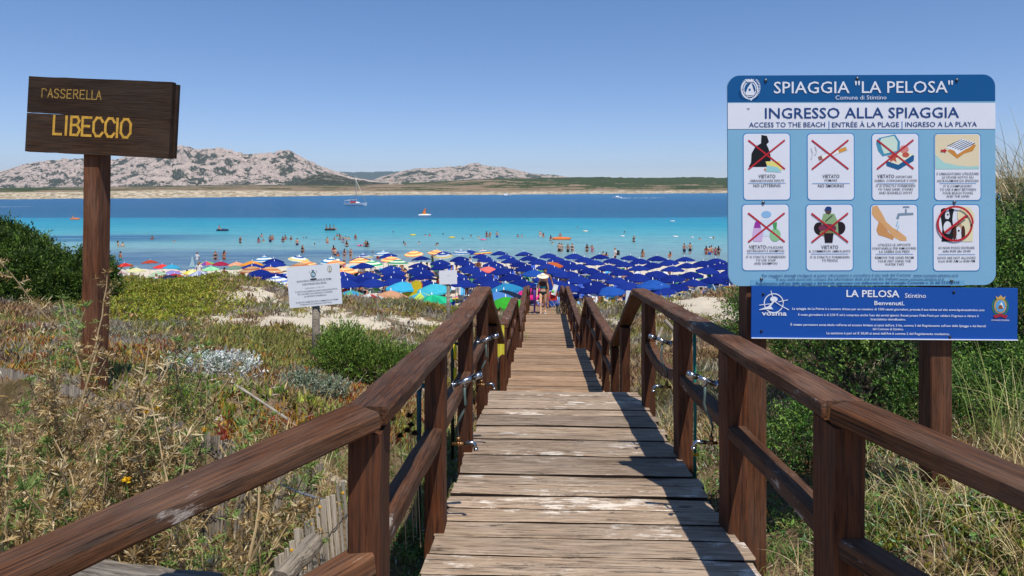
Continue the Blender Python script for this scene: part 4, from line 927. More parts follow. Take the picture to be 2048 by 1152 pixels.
def arcs(P, Dr, Ln, Wd, Cl, droop=.6, seg=4, tipc=None):
    """grass blades as tapering curved strips; returns quads"""
    n = len(P); side = unit(np.cross(Dr, np.array([0, 0, 1.0]) + rng.normal(size=(n, 3)) * .3)); hor = Dr.copy(); hor[:, 2] = 0; hor = unit(hor + rng.normal(size=(n, 3)) * .05)
    V = []; Cc = []
    for i in range(seg + 1):
        t = i / seg
        c = P + Dr * (Ln * t)[:, None] + hor * (Ln * droop * .35 * t * t)[:, None] - np.array([0, 0, 1.0]) * (Ln * droop * .5 * t ** 2.2)[:, None]
        w = Wd * (1 - t) ** .6 * .5 + 1e-5
        V += [c - side * w[:, None], c + side * w[:, None]]
        cc = Cl if tipc is None else Cl * (1 - t) + tipc * t
        Cc += [cc, cc]
    V = np.stack(V, 1).reshape(-1, 3); Cc = np.stack(Cc, 1).reshape(-1, 3)
    k = (seg + 1) * 2
    q = np.array([[2 * i, 2 * i + 1, 2 * i + 3, 2 * i + 2] for i in range(seg)])
    return V, (np.arange(n)[:, None, None] * k + q[None]).reshape(-1, 4).astype(np.int32), Cc
def join(parts):
    V = []; Fc = []; Cc = []; b0 = 0
    for v, f, c in parts: V.append(v); Fc.append(f + b0); Cc.append(c); b0 += len(v)
    return np.concatenate(V), np.concatenate(Fc), np.concatenate(Cc)
def pal(cols, n, w=None, var=.18):
    a = np.array([lin(c)[:3] for c in cols]); i = rng.choice(len(cols), n, p=w)
    return np.clip(a[i] * (1 + rng.normal(size=(n, 1)) * var) * (1 + rng.normal(size=(n, 3)) * .05), .002, 1)
def veg(name, parts, mat, k=4, parent=None, **t):
    V, Fc, Cc = join(parts) if isinstance(parts, list) else parts
    me = fastmesh(name, V, Fc, col=Cc, smooth_=False, k=k)
    return tag(link(name, me, mat, parent), **t)

def scatter(n, pxr, dr, mask, pw=1.0):
    """random ground points, even over the picture between two distances; mask(px, py, X, d, cover) -> probability"""
    px = rng.uniform(pxr[0], pxr[1], n); u = rng.uniform(0, 1, n)
    d = np.exp(np.log(dr[0]) + u ** pw * (np.log(dr[1]) - np.log(dr[0])))
    X = (px - CX) / F * d; z = gz(X, d); c = cover(X, d, z); qx, qy = proj(X, d, z)
    keep = rng.uniform(0, 1, n) < mask(qx, qy, X, d, c)
    keep &= np.abs(X - xc(d)) > .78
    return np.stack([X, d, z], -1)[keep], qx[keep], qy[keep], c[keep]
def clumped(P, n, spread):
    idx = np.repeat(np.arange(len(P)), n); off = rng.normal(size=(len(idx), 3)) * (spread[idx][:, None] if hasattr(spread, '__len__') else spread)
    off[:, 2] = 0; return P[idx] + off, idx

def fence_x(d): return -1.15 - (d - 3.75) / (5.75 - 3.75) * 3.35   # reed fence line, ground distance -> X (left of it is in front)
def behind_fence(X, d):                                      # true on the dune side
    return d > 3.75 + (-1.15 - X) / 3.35 * 2.0 - .02
# --- brown heath and dry scrub over the dunes
def m_heath(px, py, X, d, c):
    left_ = X < xc(d)
    ok = np.where(left_, behind_fence(X, d), True)
    mm = gsum(px, py, MATP)
    return ok * c ** 1.3 * np.clip(1 - mm * .9, 0, 1) * np.clip((d - 4.5) / 4, .12, 1)
P, qx, qy, cc = scatter(36000, (-120, 2170), (4, 31), m_heath)
print('heath', len(P))
hs = (.045 + .006 * P[:, 1]) * rng.uniform(.6, 1.4, len(P))
Q, idx = clumped(P, 11, .03 + .006 * P[:, 1]); 
dirs = unit(np.stack([rng.normal(size=len(Q)) * .55, rng.normal(size=len(Q)) * .55, np.ones(len(Q))], -1))
tone = fbm(P[:, 0] * .5, P[:, 1] * .5, 55, 3)
reds = smooth(.5, .62, fbm(P[:, 0] * .45 + 9, P[:, 1] * .45, 58, 3)) * smooth(16, 9, P[:, 1])
base = pal(['#7e6448', '#947a56', '#a98a64', '#6a5440', '#9b8e74', '#bfa67e'], len(P))
grn = pal(['#868a48', '#6c7a3c', '#9c9850', '#8f984a'], len(P)); red = pal(['#8a4a30', '#a8642e', '#b98a38', '#75493c'], len(P)); gry = pal(['#a09c92', '#b6b0a4', '#847e78'], len(P))
gm = smooth(.49, .59, tone)[:, None] * .8; base = base * (1 - gm) + grn * gm
rm_ = (reds * .7)[:, None]; base = base * (1 - rm_) + red * rm_
gg = (smooth(.55, .65, fbm(P[:, 0] * .8, P[:, 1] * .8, 59, 3)) * .7)[:, None]; base = base * (1 - gg) + gry * gg
Q[:, 2] = Q[:, 2] - .01
L1 = hs[idx] * rng.uniform(.5, 1.2, len(Q)); W1 = L1 * rng.uniform(.09, .2, len(Q)) * np.clip(.8 + P[idx, 1] * .04, 1, 2)
veg('heath', leaves(Q, dirs, L1, W1, base[idx] * rng.uniform(.75, 1.25, (len(Q), 1)), .1), M_DRY, kind='stuff', label='brown and grey dwarf heath covering the dunes')

# --- yellow-green mats and the flowering strip at the dune's foot
P, qx, qy, cc = scatter(42000, (150, 1100), (12, 31), lambda px, py, X, d, c: np.clip(gsum(px, py, MATP) * 1.5 + gsum(px, py, FLOWP[:2]) * .9, 0, 1) * (.35 + c * .65))
Q, idx = clumped(P, 5, .12); n = len(Q); Q[:, 2] += rng.uniform(0, .12, n)
fl = gsum(qx[idx], qy[idx], FLOWP[:2]) > .25
colm = pal(['#8f9a30', '#a7a83a', '#76852a', '#b5a840', '#6d6a30'], n); colf = pal(['#a08a2c', '#6f7a30', '#c39420', '#8a7a34', '#59662c'], n)
veg('ground_cover', leaves(Q, randdir(n, .8), rng.uniform(.05, .12, n), rng.uniform(.025, .055, n), np.where(fl[:, None], colf, colm)), M_LEAF, kind='stuff', label='yellow green creeping mat of plants on the left dune')

# --- ice plant carpets (fleshy fingers)
ICE = [(590, 800, 240, 75, 1.4), (300, 700, 220, 30, .9), (480, 840, 160, 50, 1.2), (60, 690, 110, 40, .8), (700, 740, 60, 40, .6), (840, 700, 40, 30, .5)]
def m_ice(px, py, X, d, c):
    ok = np.where(X < xc(d), behind_fence(X, d) * (X < xc(d) - .95), (X > 1.7) * (d < 4.2) * (px > 1545) * (py > 1000 + (px < 1640) * 60))
    k = np.where(X < xc(d), gsum(px, py, ICE), 1.2)
    ok = ok * np.where(X > 0, c > .35, 1)
    return ok * np.clip(k * (fbm(X * 2.2, d * 2.2, 91, 3) * 2.4 - .55), 0, 1)
P, qx, qy, cc = scatter(30000, (-150, 2150), (1.9, 11), m_ice, .9)
print('ice', len(P))
Q, idx = clumped(P, 4, .018 + .002 * P[:, 1]); n = len(Q); Q[:, 2] -= .01
dirs = unit(np.stack([rng.normal(size=n) * .5, rng.normal(size=n) * .5, np.ones(n)], -1))
t_ = (np.where(P[:, 0] > 0, .22, 1.0) * smooth(.42, .62, fbm(P[:, 0] * 1.2, P[:, 1] * 1.2, 95, 3) + rng.normal(size=len(P)) * .07 + (P[:, 1] > 6.5) * .12))[:, None]
g_ = pal(['#6d8a34', '#85993a', '#a3a646', '#56752e', '#98a04a'], len(P)); r_ = pal(['#a8502c', '#b98a36', '#8f3a2a', '#c0a03e', '#a87838'], len(P))
cl = (g_ * (1 - t_) + r_ * t_)[idx] * rng.uniform(.75, 1.2, (n, 1))
veg('ice_plant', fingers(Q, dirs, rng.uniform(.035, .075, n) * np.clip(P[idx, 1] / 4.5, 1, 1.6), rng.uniform(.010, .016, n) * np.clip(P[idx, 1] / 4.5, .9, 1.7), cl, tipc=np.clip(cl * np.array([1.25, .8, .7]), 0, 1)), M_LEAF, k=3, kind='stuff', label='fleshy green, yellow and red ice plant carpet')

# --- grasses: dry straw beside the deck on the right, weeds beside the deck on the left, scattered stalks
def m_gr(px, py, X, d, c):
    side = np.abs(X - xc(d))
    nearl = (X < xc(d)) * (side < np.where(d < 4, 1.25, 2.0)) * (d > 2.6) * (d < 9) * .8
    nearr = (X > xc(d)) * (d < 7.5) * (c > .3) * np.clip(fbm(X * 1.5, d * 1.5, 13, 3) * 2.5 - .5, 0, 1)
    far = (d > 6) * .22 * c * (behind_fence(X, d) | (X > 0))
    return np.clip(nearl + nearr + far, 0, 1)
P, qx, qy, cc = scatter(11000, (0, 2150), (1.9, 26), m_gr)
print('grass', len(P))
Q, idx = clumped(P, 7, .03); n = len(Q)
dirs = unit(np.stack([rng.normal(size=n) * .35, rng.normal(size=n) * .35, np.ones(n)], -1))
gl = (fbm(P[:, 0] * 1.1, P[:, 1] * 1.1, 19, 3) + np.where((P[:, 0] < xc(P[:, 1])) & (P[:, 1] < 9), .10, -.03) > .52)
cg = np.where(gl[idx][:, None], pal(['#5d7a34', '#748a42', '#4c6a34', '#8b9a58'], n), pal(['#b09a68', '#c9b483', '#94804f', '#d6c79c'], n))
lg = rng.uniform(.09, .30, n) * np.where(gl[idx], .75, 1) * np.where(P[idx, 1] > 8, .9, 1)
veg('grass', arcs(Q, dirs, lg, rng.uniform(.003, .006, n) * np.clip(P[idx, 1] / 4, 1, 4), cg, .7, 3, cg * 1.15), M_DRY, kind='stuff', label='dry straw coloured and green grass between the plants')
# low broad weeds by the deck edges
P, qx, qy, cc = scatter(9000, (700, 2000), (2.2, 9), lambda px, py, X, d, c: (np.abs(X - xc(d)) < np.where(X < xc(d), 1.15, 2.0)) * np.clip(fbm(X * 2.5, d * 2.5, 23, 3) * 3 - 1.1, 0, 1))
Q, idx = clumped(P, 7, .03); n = len(Q); Q[:, 2] += rng.uniform(0, .08, n)
veg('weeds', leaves(Q, randdir(n, .55), rng.uniform(.02, .05, n), rng.uniform(.008, .018, n), pal(['#5c8a3c', '#7ba050', '#4a7236', '#86a878', '#9a9a60'], n)), M_LEAF, kind='stuff', label='small green weeds beside the boardwalk')
# litter of sticks and pale dead stems
P, qx, qy, cc = scatter(5200, (0, 2100), (2, 16), lambda px, py, X, d, c: .75 * np.where(X < xc(d), behind_fence(X, d), 1))
n = len(P); dd_ = randdir(n); dd_[:, 2] = np.abs(dd_[:, 2]) * .35; P[:, 2] += .015
veg('litter', leaves(P, unit(dd_), rng.uniform(.05, .16, n) * np.clip(P[:, 1] / 5, 1, 2), rng.uniform(.004, .009, n) * np.clip(P[:, 1] / 5, 1, 2), pal(['#b9aa94', '#8d7c68', '#d0c6b6', '#6a5a4a'], n)), M_DRY, kind='stuff', label='pale dead stems and twigs lying on the ground')

# ---------------------------------------------------------------- bushes
def twigs(cent, rad, ntw, lpt, ll, lw, cols, upw=.4, tl=.16, shell=(.72, 1.04), lump=.22, seed=0, plume=0.0, w=None):
    """leafy twigs over lumpy ellipsoids -> leaf quads"""
    O = []; 
    tot = sum(r[0] * r[1] + r[1] * r[2] for r in rad)
    for c, r in zip(cent, rad):
        k = int(ntw * (r[0] * r[1] + r[1] * r[2]) / tot); v = randdir(k, .0); v[:, 2] = np.where(v[:, 2] < -.35, -v[:, 2], v[:, 2])
        lum = 1 + lump * (fbm(v[:, 0] * 2.3 + seed, v[:, 1] * 2.3 + v[:, 2] * 1.7, seed + 3, 3) - .5) * 2
        rr_ = rng.uniform(shell[0], shell[1], k) ** .7 * lum
        p = np.array(c) + v * np.array(r) * rr_[:, None]
        O.append((p, unit(v / np.array(r)), rr_))
    p = np.concatenate([o[0] for o in O]); nr_ = np.concatenate([o[1] for o in O])
    tdir = unit(nr_ + rng.normal(size=p.shape) * .55 + np.array([0, 0, upw + plume]))
    k = len(p); idx = np.repeat(np.arange(k), lpt); t = np.tile(np.linspace(.1, 1, lpt), k)
    Lp = p[idx] + tdir[idx] * (t * tl * rng.uniform(.7, 1.3, k)[idx])[:, None]
    ld = unit(tdir[idx] * (.5 + plume) + rng.normal(size=(len(idx), 3)) * .75 + np.array([0, 0, .15]))
    bc = pal(cols, k, w)[idx] * rng.uniform(.75, 1.3, (len(idx), 1))
    n = len(idx)
    return leaves(Lp, ld, ll * rng.uniform(.7, 1.25, n), lw * rng.uniform(.7, 1.25, n), bc)
def stems(base, tips, r0, n_=6):
    k = MB()
    for tp in tips:
        b0 = Vector(base) + Vector((R.uniform(-.1, .1), R.uniform(-.1, .1), 0)); tp = Vector(tp)
        mid = b0.lerp(tp, .5) + Vector((R.uniform(-.1, .1), R.uniform(-.1, .1), R.uniform(0, .12)))
        k.tube([b0, b0.lerp(mid, .5), mid, mid.lerp(tp, .6), tp], [r0, r0 * .8, r0 * .6, r0 * .4, r0 * .2], 5)
    return k.me('branches')
M_BARK = wood('bark', '#3a2f26', '#7a6b5a', grain=10)
def bush(name, label, cent, rad, ntw, lpt, ll, lw, cols, group=None, **kw):
    c0 = cent[0]; b0 = (c0[0], c0[1], float(gz(c0[0], c0[1])) - .05)
    root = empty(name, b0, label=label, cat='bush', group=group)
    V, Fc, Cc = twigs(cent, rad, ntw, lpt, ll, lw, cols, **kw); V = V - np.array(b0)
    o = link('foliage', fastmesh('foliage', V, Fc, col=Cc, smooth_=False), M_LEAF, root)
    tips = []
    for c, r in zip(cent, rad):
        for q in range(7): tips.append((c[0] - b0[0] + R.uniform(-.7, .7) * r[0], c[1] - b0[1] + R.uniform(-.7, .7) * r[1], c[2] - b0[2] + R.uniform(-.1, .7) * r[2]))
    link('branches', stems((0, 0, 0), tips, .022), M_BARK, root)
    return root
def Z(r): return EYE + r
GL = ['#284420', '#345624', '#44682a', '#567a30', '#6c923a', '#88a850']
bush('lentisk_bush', 'dense dark green glossy leaved bush behind the notice board posts, left end', [(3.0, 5.7, Z(-1.35)), (3.7, 6.1, Z(-1.2)), (2.75, 6.6, Z(-1.45))], [(.72, .8, .62), (.9, .9, .85), (.6, .8, .6)], 7200, 8, .030, .0145, GL, group='lentisk bushes', seed=4)
bush('lentisk_bush', 'tall dense dark green bush rising at the right edge of the view', [(4.9, 5.9, Z(-1.0)), (5.7, 6.6, Z(-.7)), (4.5, 7.4, Z(-1.0)), (6.4, 6.0, Z(-.7))], [(1.1, 1.0, .85), (1.2, 1.1, .85), (1.0, 1.0, .85), (1.1, 1.1, .85)], 14000, 8, .032, .015, GL, group='lentisk bushes', seed=9)
bush('lentisk_bush', 'low dark green bush at the foot of the right sign post', [(3.2, 4.75, Z(-1.7)), (3.9, 4.9, Z(-1.6)), (2.35, 4.9, Z(-2.0))], [(.5, .45, .4), (.5, .45, .42), (.45, .45, .4)], 4200, 8, .028, .013, GL, group='lentisk bushes', seed=14)
JU = ['#344a1a', '#466026', '#5a742c', '#6e8836', '#3c521e']
p = W(70, 560, 16)
bush('juniper_bush', 'large dark green juniper bush at the left edge', [(p.x - .1, 16, Z(-2.35)), (p.x - 1.1, 16.4, Z(-2.05)), (p.x + .65, 15.8, Z(-2.55)), (p.x - 2.6, 17, Z(-2.0)), (p.x + 1.15, 16.2, Z(-2.4))], [(.8, .8, .95), (.95, .9, 1.05), (.5, .6, .6), (1.2, 1.1, 1.2), (.38, .5, .75)], 13000, 9, .10, .030, JU, seed=31, tl=.30, plume=.5, lump=.35)
p = W(690, 740, 9.0)
bush('juniper_bush', 'small bright green juniper behind the left handrail', [(p.x - .05, 9.0, Z(-2.38)), (p.x + .38, 9.0, Z(-2.45)), (p.x + .75, 9.1, Z(-2.47)), (p.x - .12, 9.3, Z(-2.34))], [(.26, .28, .28), (.26, .28, .26), (.18, .2, .2), (.2, .25, .30)], 1500, 9, .055, .014, ['#587c2c', '#76963a', '#48662a', '#8ca24a', '#63702f'], seed=44, tl=.26, plume=.9, lump=.5)
p = W(1470, 690, 8)
# silvery leaved plants
SV = ['#c4ccc0', '#dde2d8', '#a4b0a2', '#eceee8']
for i, (px, py, d, r_) in enumerate([(445, 752, 6.2, .125), (400, 757, 6.1, .085), (352, 758, 6.2, .07), (590, 765, 6.9, .12), (650, 750, 7.2, .1)]):
    p = W(px, py, d); z = float(gz(p.x, d))
    c = [(p.x, d, z + r_ * .7), (p.x + r_ * .9, d + .05, z + r_ * .5)]
    root = empty('silver_ragwort', (p.x, d, z), label=['silvery white ragwort cushion, the largest of the pale plants', 'silvery ragwort just left of the largest one', 'small silvery ragwort farthest left', 'faint grey cushion plant right of the silvery ones', 'smallest grey cushion plant near the white sign post'][i], cat='plant', group='silvery plants')
    V, Fc, Cc = twigs([c[0], c[1]], [(r_ * 1.1, r_, r_ * 1.0)] * 2, 210 if i < 3 else 200, 7, .034, .015, SV if i < 3 else ['#8d9880', '#a4ab94', '#79866a'], seed=50 + i, tl=.10, lump=.6, upw=.8)
    link('foliage', fastmesh('foliage', V - np.array([p.x, d, z]), Fc, col=Cc, smooth_=False), M_LEAF, root)
    link('branches', stems((0, 0, 0), [(R.uniform(-r_, r_), R.uniform(-r_, r_), r_ * .8) for _ in range(6)], .006), M_BARK, root)

# tall marram grass on the right
def tuft(name, label, P0, n, ln, wd, cols, lean, droop, group, spread=.12, cat='grass tuft'):
    n = int(n); z = P0[2]; base = np.tile(np.array([[0, 0, 0.]]), (n, 1)) + rng.normal(size=(n, 3)) * spread * np.array([1, 1, 0])
    dr = unit(np.stack([rng.normal(size=n) * .3 + lean[0], rng.normal(size=n) * .3 + lean[1], np.ones(n)], -1))
    c = pal(cols, n)
    V, Fc, Cc = arcs(base, dr, rng.uniform(.5, 1.0, n) * ln, np.full(n, wd), c, droop, 6, c * 1.1)
    me = fastmesh(name, V, Fc, col=Cc, smooth_=False)
    return tag(link(name, me, M_DRY, None, M=Matrix.Translation(P0)), label=label, cat=cat, group=group)
ST = ['#b9a878', '#cdbd92', '#9c8c5c', '#d8cba8', '#a89870']
tuft('marram_grass', 'tall dry grass leaning left beside the board, against the sky', (5.05, 6.6, Z(-.25)), 230, 1.3, .0075, ST, (-.1, 0), .45, 'tall marram grass', .2)
tuft('marram_grass', 'tall dry grass at the right edge above the bush', (5.65, 6.7, Z(-.2)), 300, 1.0, .0075, ST, (-.35, 0), .8, 'tall marram grass', .3)
tuft('marram_grass', 'pale grass spilling over the bush below the right edge of the board', (4.65, 5.9, Z(-.6)), 150, .8, .006, ST, (-.3, -.2), .9, 'tall marram grass', .25)
tuft('marram_grass', 'green and straw grass stems right of the right sign post', (2.9, 4.0, Z(-1.62)), 90, 1.0, .0055, ['#8a9a52', '#a8a868', '#74884a', '#c4b888'], (.15, 0), .4, 'tall marram grass', .07)
tuft('marram_grass', 'arching pale grass at the far right below the blue board', (3.35, 4.2, Z(-1.6)), 60, .9, .0055, ['#8a9a52', '#a8a868', '#c4b888'], (-.05, -.1), .9, 'tall marram grass', .06)
for i, (px, py, d) in enumerate([(1575, 1060, 3.1), (1610, 1120, 2.75), (1560, 1130, 2.9), (1680, 1000, 3.3), (1760, 960, 3.6), (1880, 985, 3.45), (1700, 1090, 2.8)]):
    p = W(px, py, d)
    tuft('dry_grass', ['dry grass tuft between the right posts, nearest the deck', 'dry grass tuft under the right middle rail', 'dry grass tuft by the deck edge at the picture foot', 'dry grass tuft behind the nearest right post', 'dry grass tuft beneath the right handrail', 'dry grass tuft at the foot of the right sign post', 'dry grass tuft right of the nearest right post'][i], (p.x, d, float(gz(p.x, d)) - .02), 150, .42, .0045, ST + ['#8a9a52', '#7c9048'], (0, 0), 1.0, 'dry grass tufts on the right', .10)
tuft('dry_grass', 'grey grass tuft on the flowering strip left of the boardwalk', tuple(W(800, 600, 25)[:2]) + (float(gz(*W(800, 600, 25)[:2])),), 300, .9, .02, ['#8f8a68', '#a39c78', '#77724e'], (.1, 0), .7, 'dune crest grass', .4)
tuft('dry_grass', 'pale dry grass right of the boardwalk near its end', tuple(W(1170, 610, 25)[:2]) + (float(gz(*W(1170, 610, 25)[:2])),), 300, .9, .02, ST, (.1, 0), .7, 'dune crest grass', .5)
tuft('dry_grass', 'olive grass beside the left end of the third flight', tuple(W(1010, 640, 20)[:2]) + (float(gz(*W(1000, 640, 20)[:2])),), 260, .8, .016, ['#8c8a4a', '#a09a58', '#6e7038'], (0, 0), .7, 'dune crest grass', .35)

# ---------------------------------------------------------------- thistles
def thistle_proto(seed, H, green=.12, bran=5):
    r = random.Random(seed); g = np.random.default_rng(seed)
    k = MB(); nodes = []
    def stem(p0, dirv, L_, rad):
        pts = [p0]; d_ = dirv.normalized(); n_ = 7
        for i in range(n_):
            d_ = (d_ + Vector((r.uniform(-.13, .13), r.uniform(-.13, .13), r.uniform(-.02, .12)))).normalized(); pts.append(pts[-1] + d_ * L_ / n_)
        k.tube(pts, [rad * (1 - .6 * i / n_) for i in range(n_ + 1)], 5); nodes.append(pts); return pts
    main = stem(Vector((0, 0, 0)), Vector((r.uniform(-.12, .12), r.uniform(-.12, .12), 1)), H, .0055)
    for i in range(bran):
        b0 = main[r.randint(2, 6)]; a = r.uniform(0, 6.28)
        stem(b0, Vector((math.cos(a) * .7, math.sin(a) * .7, .8)), H * r.uniform(.22, .42), .0035)
    P = []; Dv = []; Ln = []
    for pts in nodes:
        L_ = (pts[-1] - pts[0]).length; m_ = int(L_ / .024) + 3
        for i in range(m_):
            u = (i + r.random()) / m_ * (len(pts) - 1.001); a_ = int(u); p = pts[a_].lerp(pts[a_ + 1], u - a_)
            an = r.uniform(0, 6.28); ax = Vector((math.cos(an), math.sin(an), r.uniform(-.5, .9))).normalized(); ll = r.uniform(.025, .06)
            # a pinnate spiny leaf: midrib plus pairs of spines
            P.append(p); Dv.append(ax); Ln.append(ll)
            for j in range(6):
                q = p + ax * ll * (.15 + .14 * j); sd = ax.cross(Vector((r.uniform(-1, 1), r.uniform(-1, 1), r.uniform(-1, 1)))).normalized()
                for s_ in (-1, 1):
                    P.append(q); Dv.append((sd * s_ + ax * .5 + Vector((0, 0, r.uniform(-.3, .5)))).normalized()); Ln.append(ll * r.uniform(.3, .6))
        tip = pts[-1]                                                     # seed head
        for j in range(26):
            v = Vector((r.gauss(0, 1), r.gauss(0, 1), abs(r.gauss(0, 1)) * .8 + .2)).normalized(); P.append(tip); Dv.append(v); Ln.append(r.uniform(.016, .034))
    P = np.array([tuple(p) for p in P]); Dv = np.array([tuple(p) for p in Dv]); Ln = np.array(Ln); n = len(P)
    tan = np.array([lin(c)[:3] for c in ['#ac9062', '#c4a878', '#947848', '#d8c49c', '#786038']]); gr = np.array([lin(c)[:3] for c in ['#6f8a44', '#8a9e58']])
    grp = (fbm(P[:, 2] * 4 + seed, P[:, 0] * 4, seed, 2) < green + .29)
    col = np.where(grp[:, None], gr[g.integers(0, 2, n)], tan[g.integers(0, 5, n)]) * g.uniform(.8, 1.2, (n, 1))
    V, Fc, Cc = leaves(P, Dv, Ln, Ln * .10 + .0015, col, .25, 1.0)
    st = k.me('stem'); st.materials.append(plain('thistle_stem', '#a08a66', .8, var=.3)); 
    fo = fastmesh('spiny_foliage', V, Fc, col=Cc, smooth_=False); fo.materials.append(M_DRY)
    return st, fo
protos = [thistle_proto(200 + i, h, g_) for i, (h, g_) in enumerate([(.75, .04), (.95, .0), (.6, .06), (1.1, -.05), (.8, .02), (.5, .1)])]
def thistle(x, d, zb, top, label, seed, group='dry spiny thistles before the reed fence'):
    st, fo = protos[seed % 6]; H = [.75, .95, .6, 1.1, .8, .5][seed % 6]
    s = (top - zb) / (H * 1.06)
    root = empty('thistle', (x, d, zb), label=label, cat='thistle', group=group); root.rotation_euler = (R.uniform(-.08, .08), R.uniform(-.08, .08), R.uniform(0, 6.28))
    root.scale = (min(s, 1.6), min(s, 1.6), s)
    for nm, me_ in (('stem', st), ('spiny_foliage', fo)):
        o = bpy.data.objects.new(nm, me_); C.objects.link(o); o.parent = root
special = [(20, 640, 3.4, 'tall dry thistle at the left edge'), (145, 618, 3.7, 'tall dry thistle just left of the wooden sign post'), (232, 548, 3.9, 'tallest dry thistle, right of the wooden sign post'), (392, 672, 4.0, 'dry thistle standing before the yellow green mat'),
           (38, 655, 3.3, 'second tall dry thistle at the left edge'), (8, 700, 3.0, 'dry thistle cut by the left edge'), (157, 650, 3.6, 'slim dry thistle against the wooden sign post'), (244, 600, 3.8, 'shorter dry thistle right beside the tallest one'), (128, 690, 3.4, 'leaning dry thistle left of the sign post'), (215, 690, 3.5, 'bushy dry thistle just right of the sign post'), (350, 745, 3.7, 'dry thistle below the silvery plants'), (440, 800, 3.5, 'dry thistle at the right end of the thicket'), (310, 760, 3.4, 'pale dry thistle in the middle of the thicket'),
           (70, 700, 3.2, 'dry thistle between the left edge and the wooden post'), (270, 725, 3.6, 'bushy dry thistle below the wooden name sign, right side')]
for i, (px, py, d, lb) in enumerate(special):
    p = W(px, py, d); zb = float(gz(p.x, d)); thistle(p.x, d, zb, p.z, lb, [3, 1, 3, 1, 1, 3, 1, 3, 4, 0, 1, 3, 0, 0, 4][i])
r_ = random.Random(77)
cells = []
for i in range(112):
    px = r_.uniform(-60, 640); d = r_.uniform(2.5, 4.1) if i < 90 else r_.uniform(2.0, 2.9)
    X = (px - CX) / F * d
    if behind_fence(X, d + .12) or X > -.8 or (px > 180 and r_.random() < .58): continue
    topy = (725 if i < 85 else 850) + (px + 60) / 700 * 110 + r_.uniform(0, 200)
    p = W(px, topy, d); zb = float(gz(p.x, d)); 
    if p.z - zb < .2: continue
    cells.append((p.x, d, zb, p.z, i))
ORD = ['first', 'second', 'third', 'fourth', 'fifth', 'sixth', 'seventh', 'eighth', 'ninth', 'tenth', 'eleventh', 'twelfth', 'thirteenth', 'fourteenth', 'fifteenth', 'sixteenth', 'seventeenth', 'eighteenth', 'nineteenth', 'twentieth']
ORD += ['twenty ' + o_ for o_ in ORD[:9]] + ['thirtieth'] + ['thirty ' + o_ for o_ in ORD[:9]] + ['fortieth'] + ['forty ' + o_ for o_ in ORD[:9]]
for row, (lo, hi) in (('nearest', (0, 2.65)), ('second', (2.65, 3.0)), ('third', (3.0, 3.4)), ('farthest', (3.4, 9))):
    cs = sorted([c for c in cells if lo <= c[1] < hi], key=lambda c: c[0] / c[1])
    for j, c in enumerate(cs):
        thistle(c[0], c[1], c[2], c[3], '%s straw coloured thistle from the left in the %s row before the reed fence' % (ORD[min(j, 39)], row), c[4])
# yellow flowers among them: each a small thing
for i, (px, py, d, lb) in enumerate([(194, 758, 3.9, 'yellow flower at the foot of the wooden sign post'), (293, 826, 3.3, 'yellow flower in the middle of the thistles'), (313, 819, 3.35, 'yellow flower beside the middle one'), (408, 862, 3.2, 'yellow flower above the left handrail'), (253, 961, 2.6, 'yellow flower low behind the handrail'), (1391, 911, 4.3, 'orange flower beside the green stake')]):
    p = W(px, py, d); root = empty('yellow_flower', p - Vector((0, 0, .16)), label=lb, cat='flower', group='yellow thistle flowers')
    n = 26; V, Fc, Cc = leaves(np.zeros((n, 3)) + rng.normal(size=(n, 3)) * .003, randdir(n, .5), np.full(n, .018), np.full(n, .007), pal(['#e6b414', '#f0c420', '#d89a10'], n))
    link('petals', fastmesh('petals', V, Fc, col=Cc, smooth_=False), M_LEAF, root, local=Matrix.Translation((0, 0, .16)))
    k = MB(); k.tube([(0, 0, -.1), (.01, 0, .05), (0, 0, .16)], .002, 4); link('stem', k.me('stem'), plain('green_stem', '#5d7a3a', .6), root)
# seed heads of wild carrot between the left posts
for i, (px, py, d) in enumerate([(815, 862, 3.4), (818, 832, 3.5), (800, 872, 3.3), (822, 850, 3.45), (786, 838, 3.6), (829, 867, 3.3)]):
    p = W(px, py, d); h = .55
    root = empty('seed_head', p - Vector((0, 0, h)), label=['brown seed head between the left posts, nearest the post', 'topmost brown seed head between the left posts', 'largest brown seed head between the left posts', 'middle brown seed head between the left posts', 'leftmost brown seed head between the left posts', 'lowest brown seed head between the left posts'][i], cat='dry flower', group='brown seed heads between the left posts')
    k = MB(); k.tube([(.03, 0, 0), (.015, 0, h * .6), (0, 0, h)], .0022, 4); link('stem', k.me('stem'), plain('thistle_stem', '#a08a66'), root)
    n = 120; V, Fc, Cc = leaves(np.zeros((n, 3)), randdir(n, .3), rng.uniform(.014, .026, n), np.full(n, .005), pal(['#4a3420', '#5f4630', '#33241a'], n)); link('umbel', fastmesh('umbel', V, Fc, col=Cc, smooth_=False), M_DRY, root, local=Matrix.Translation((0, 0, h)))

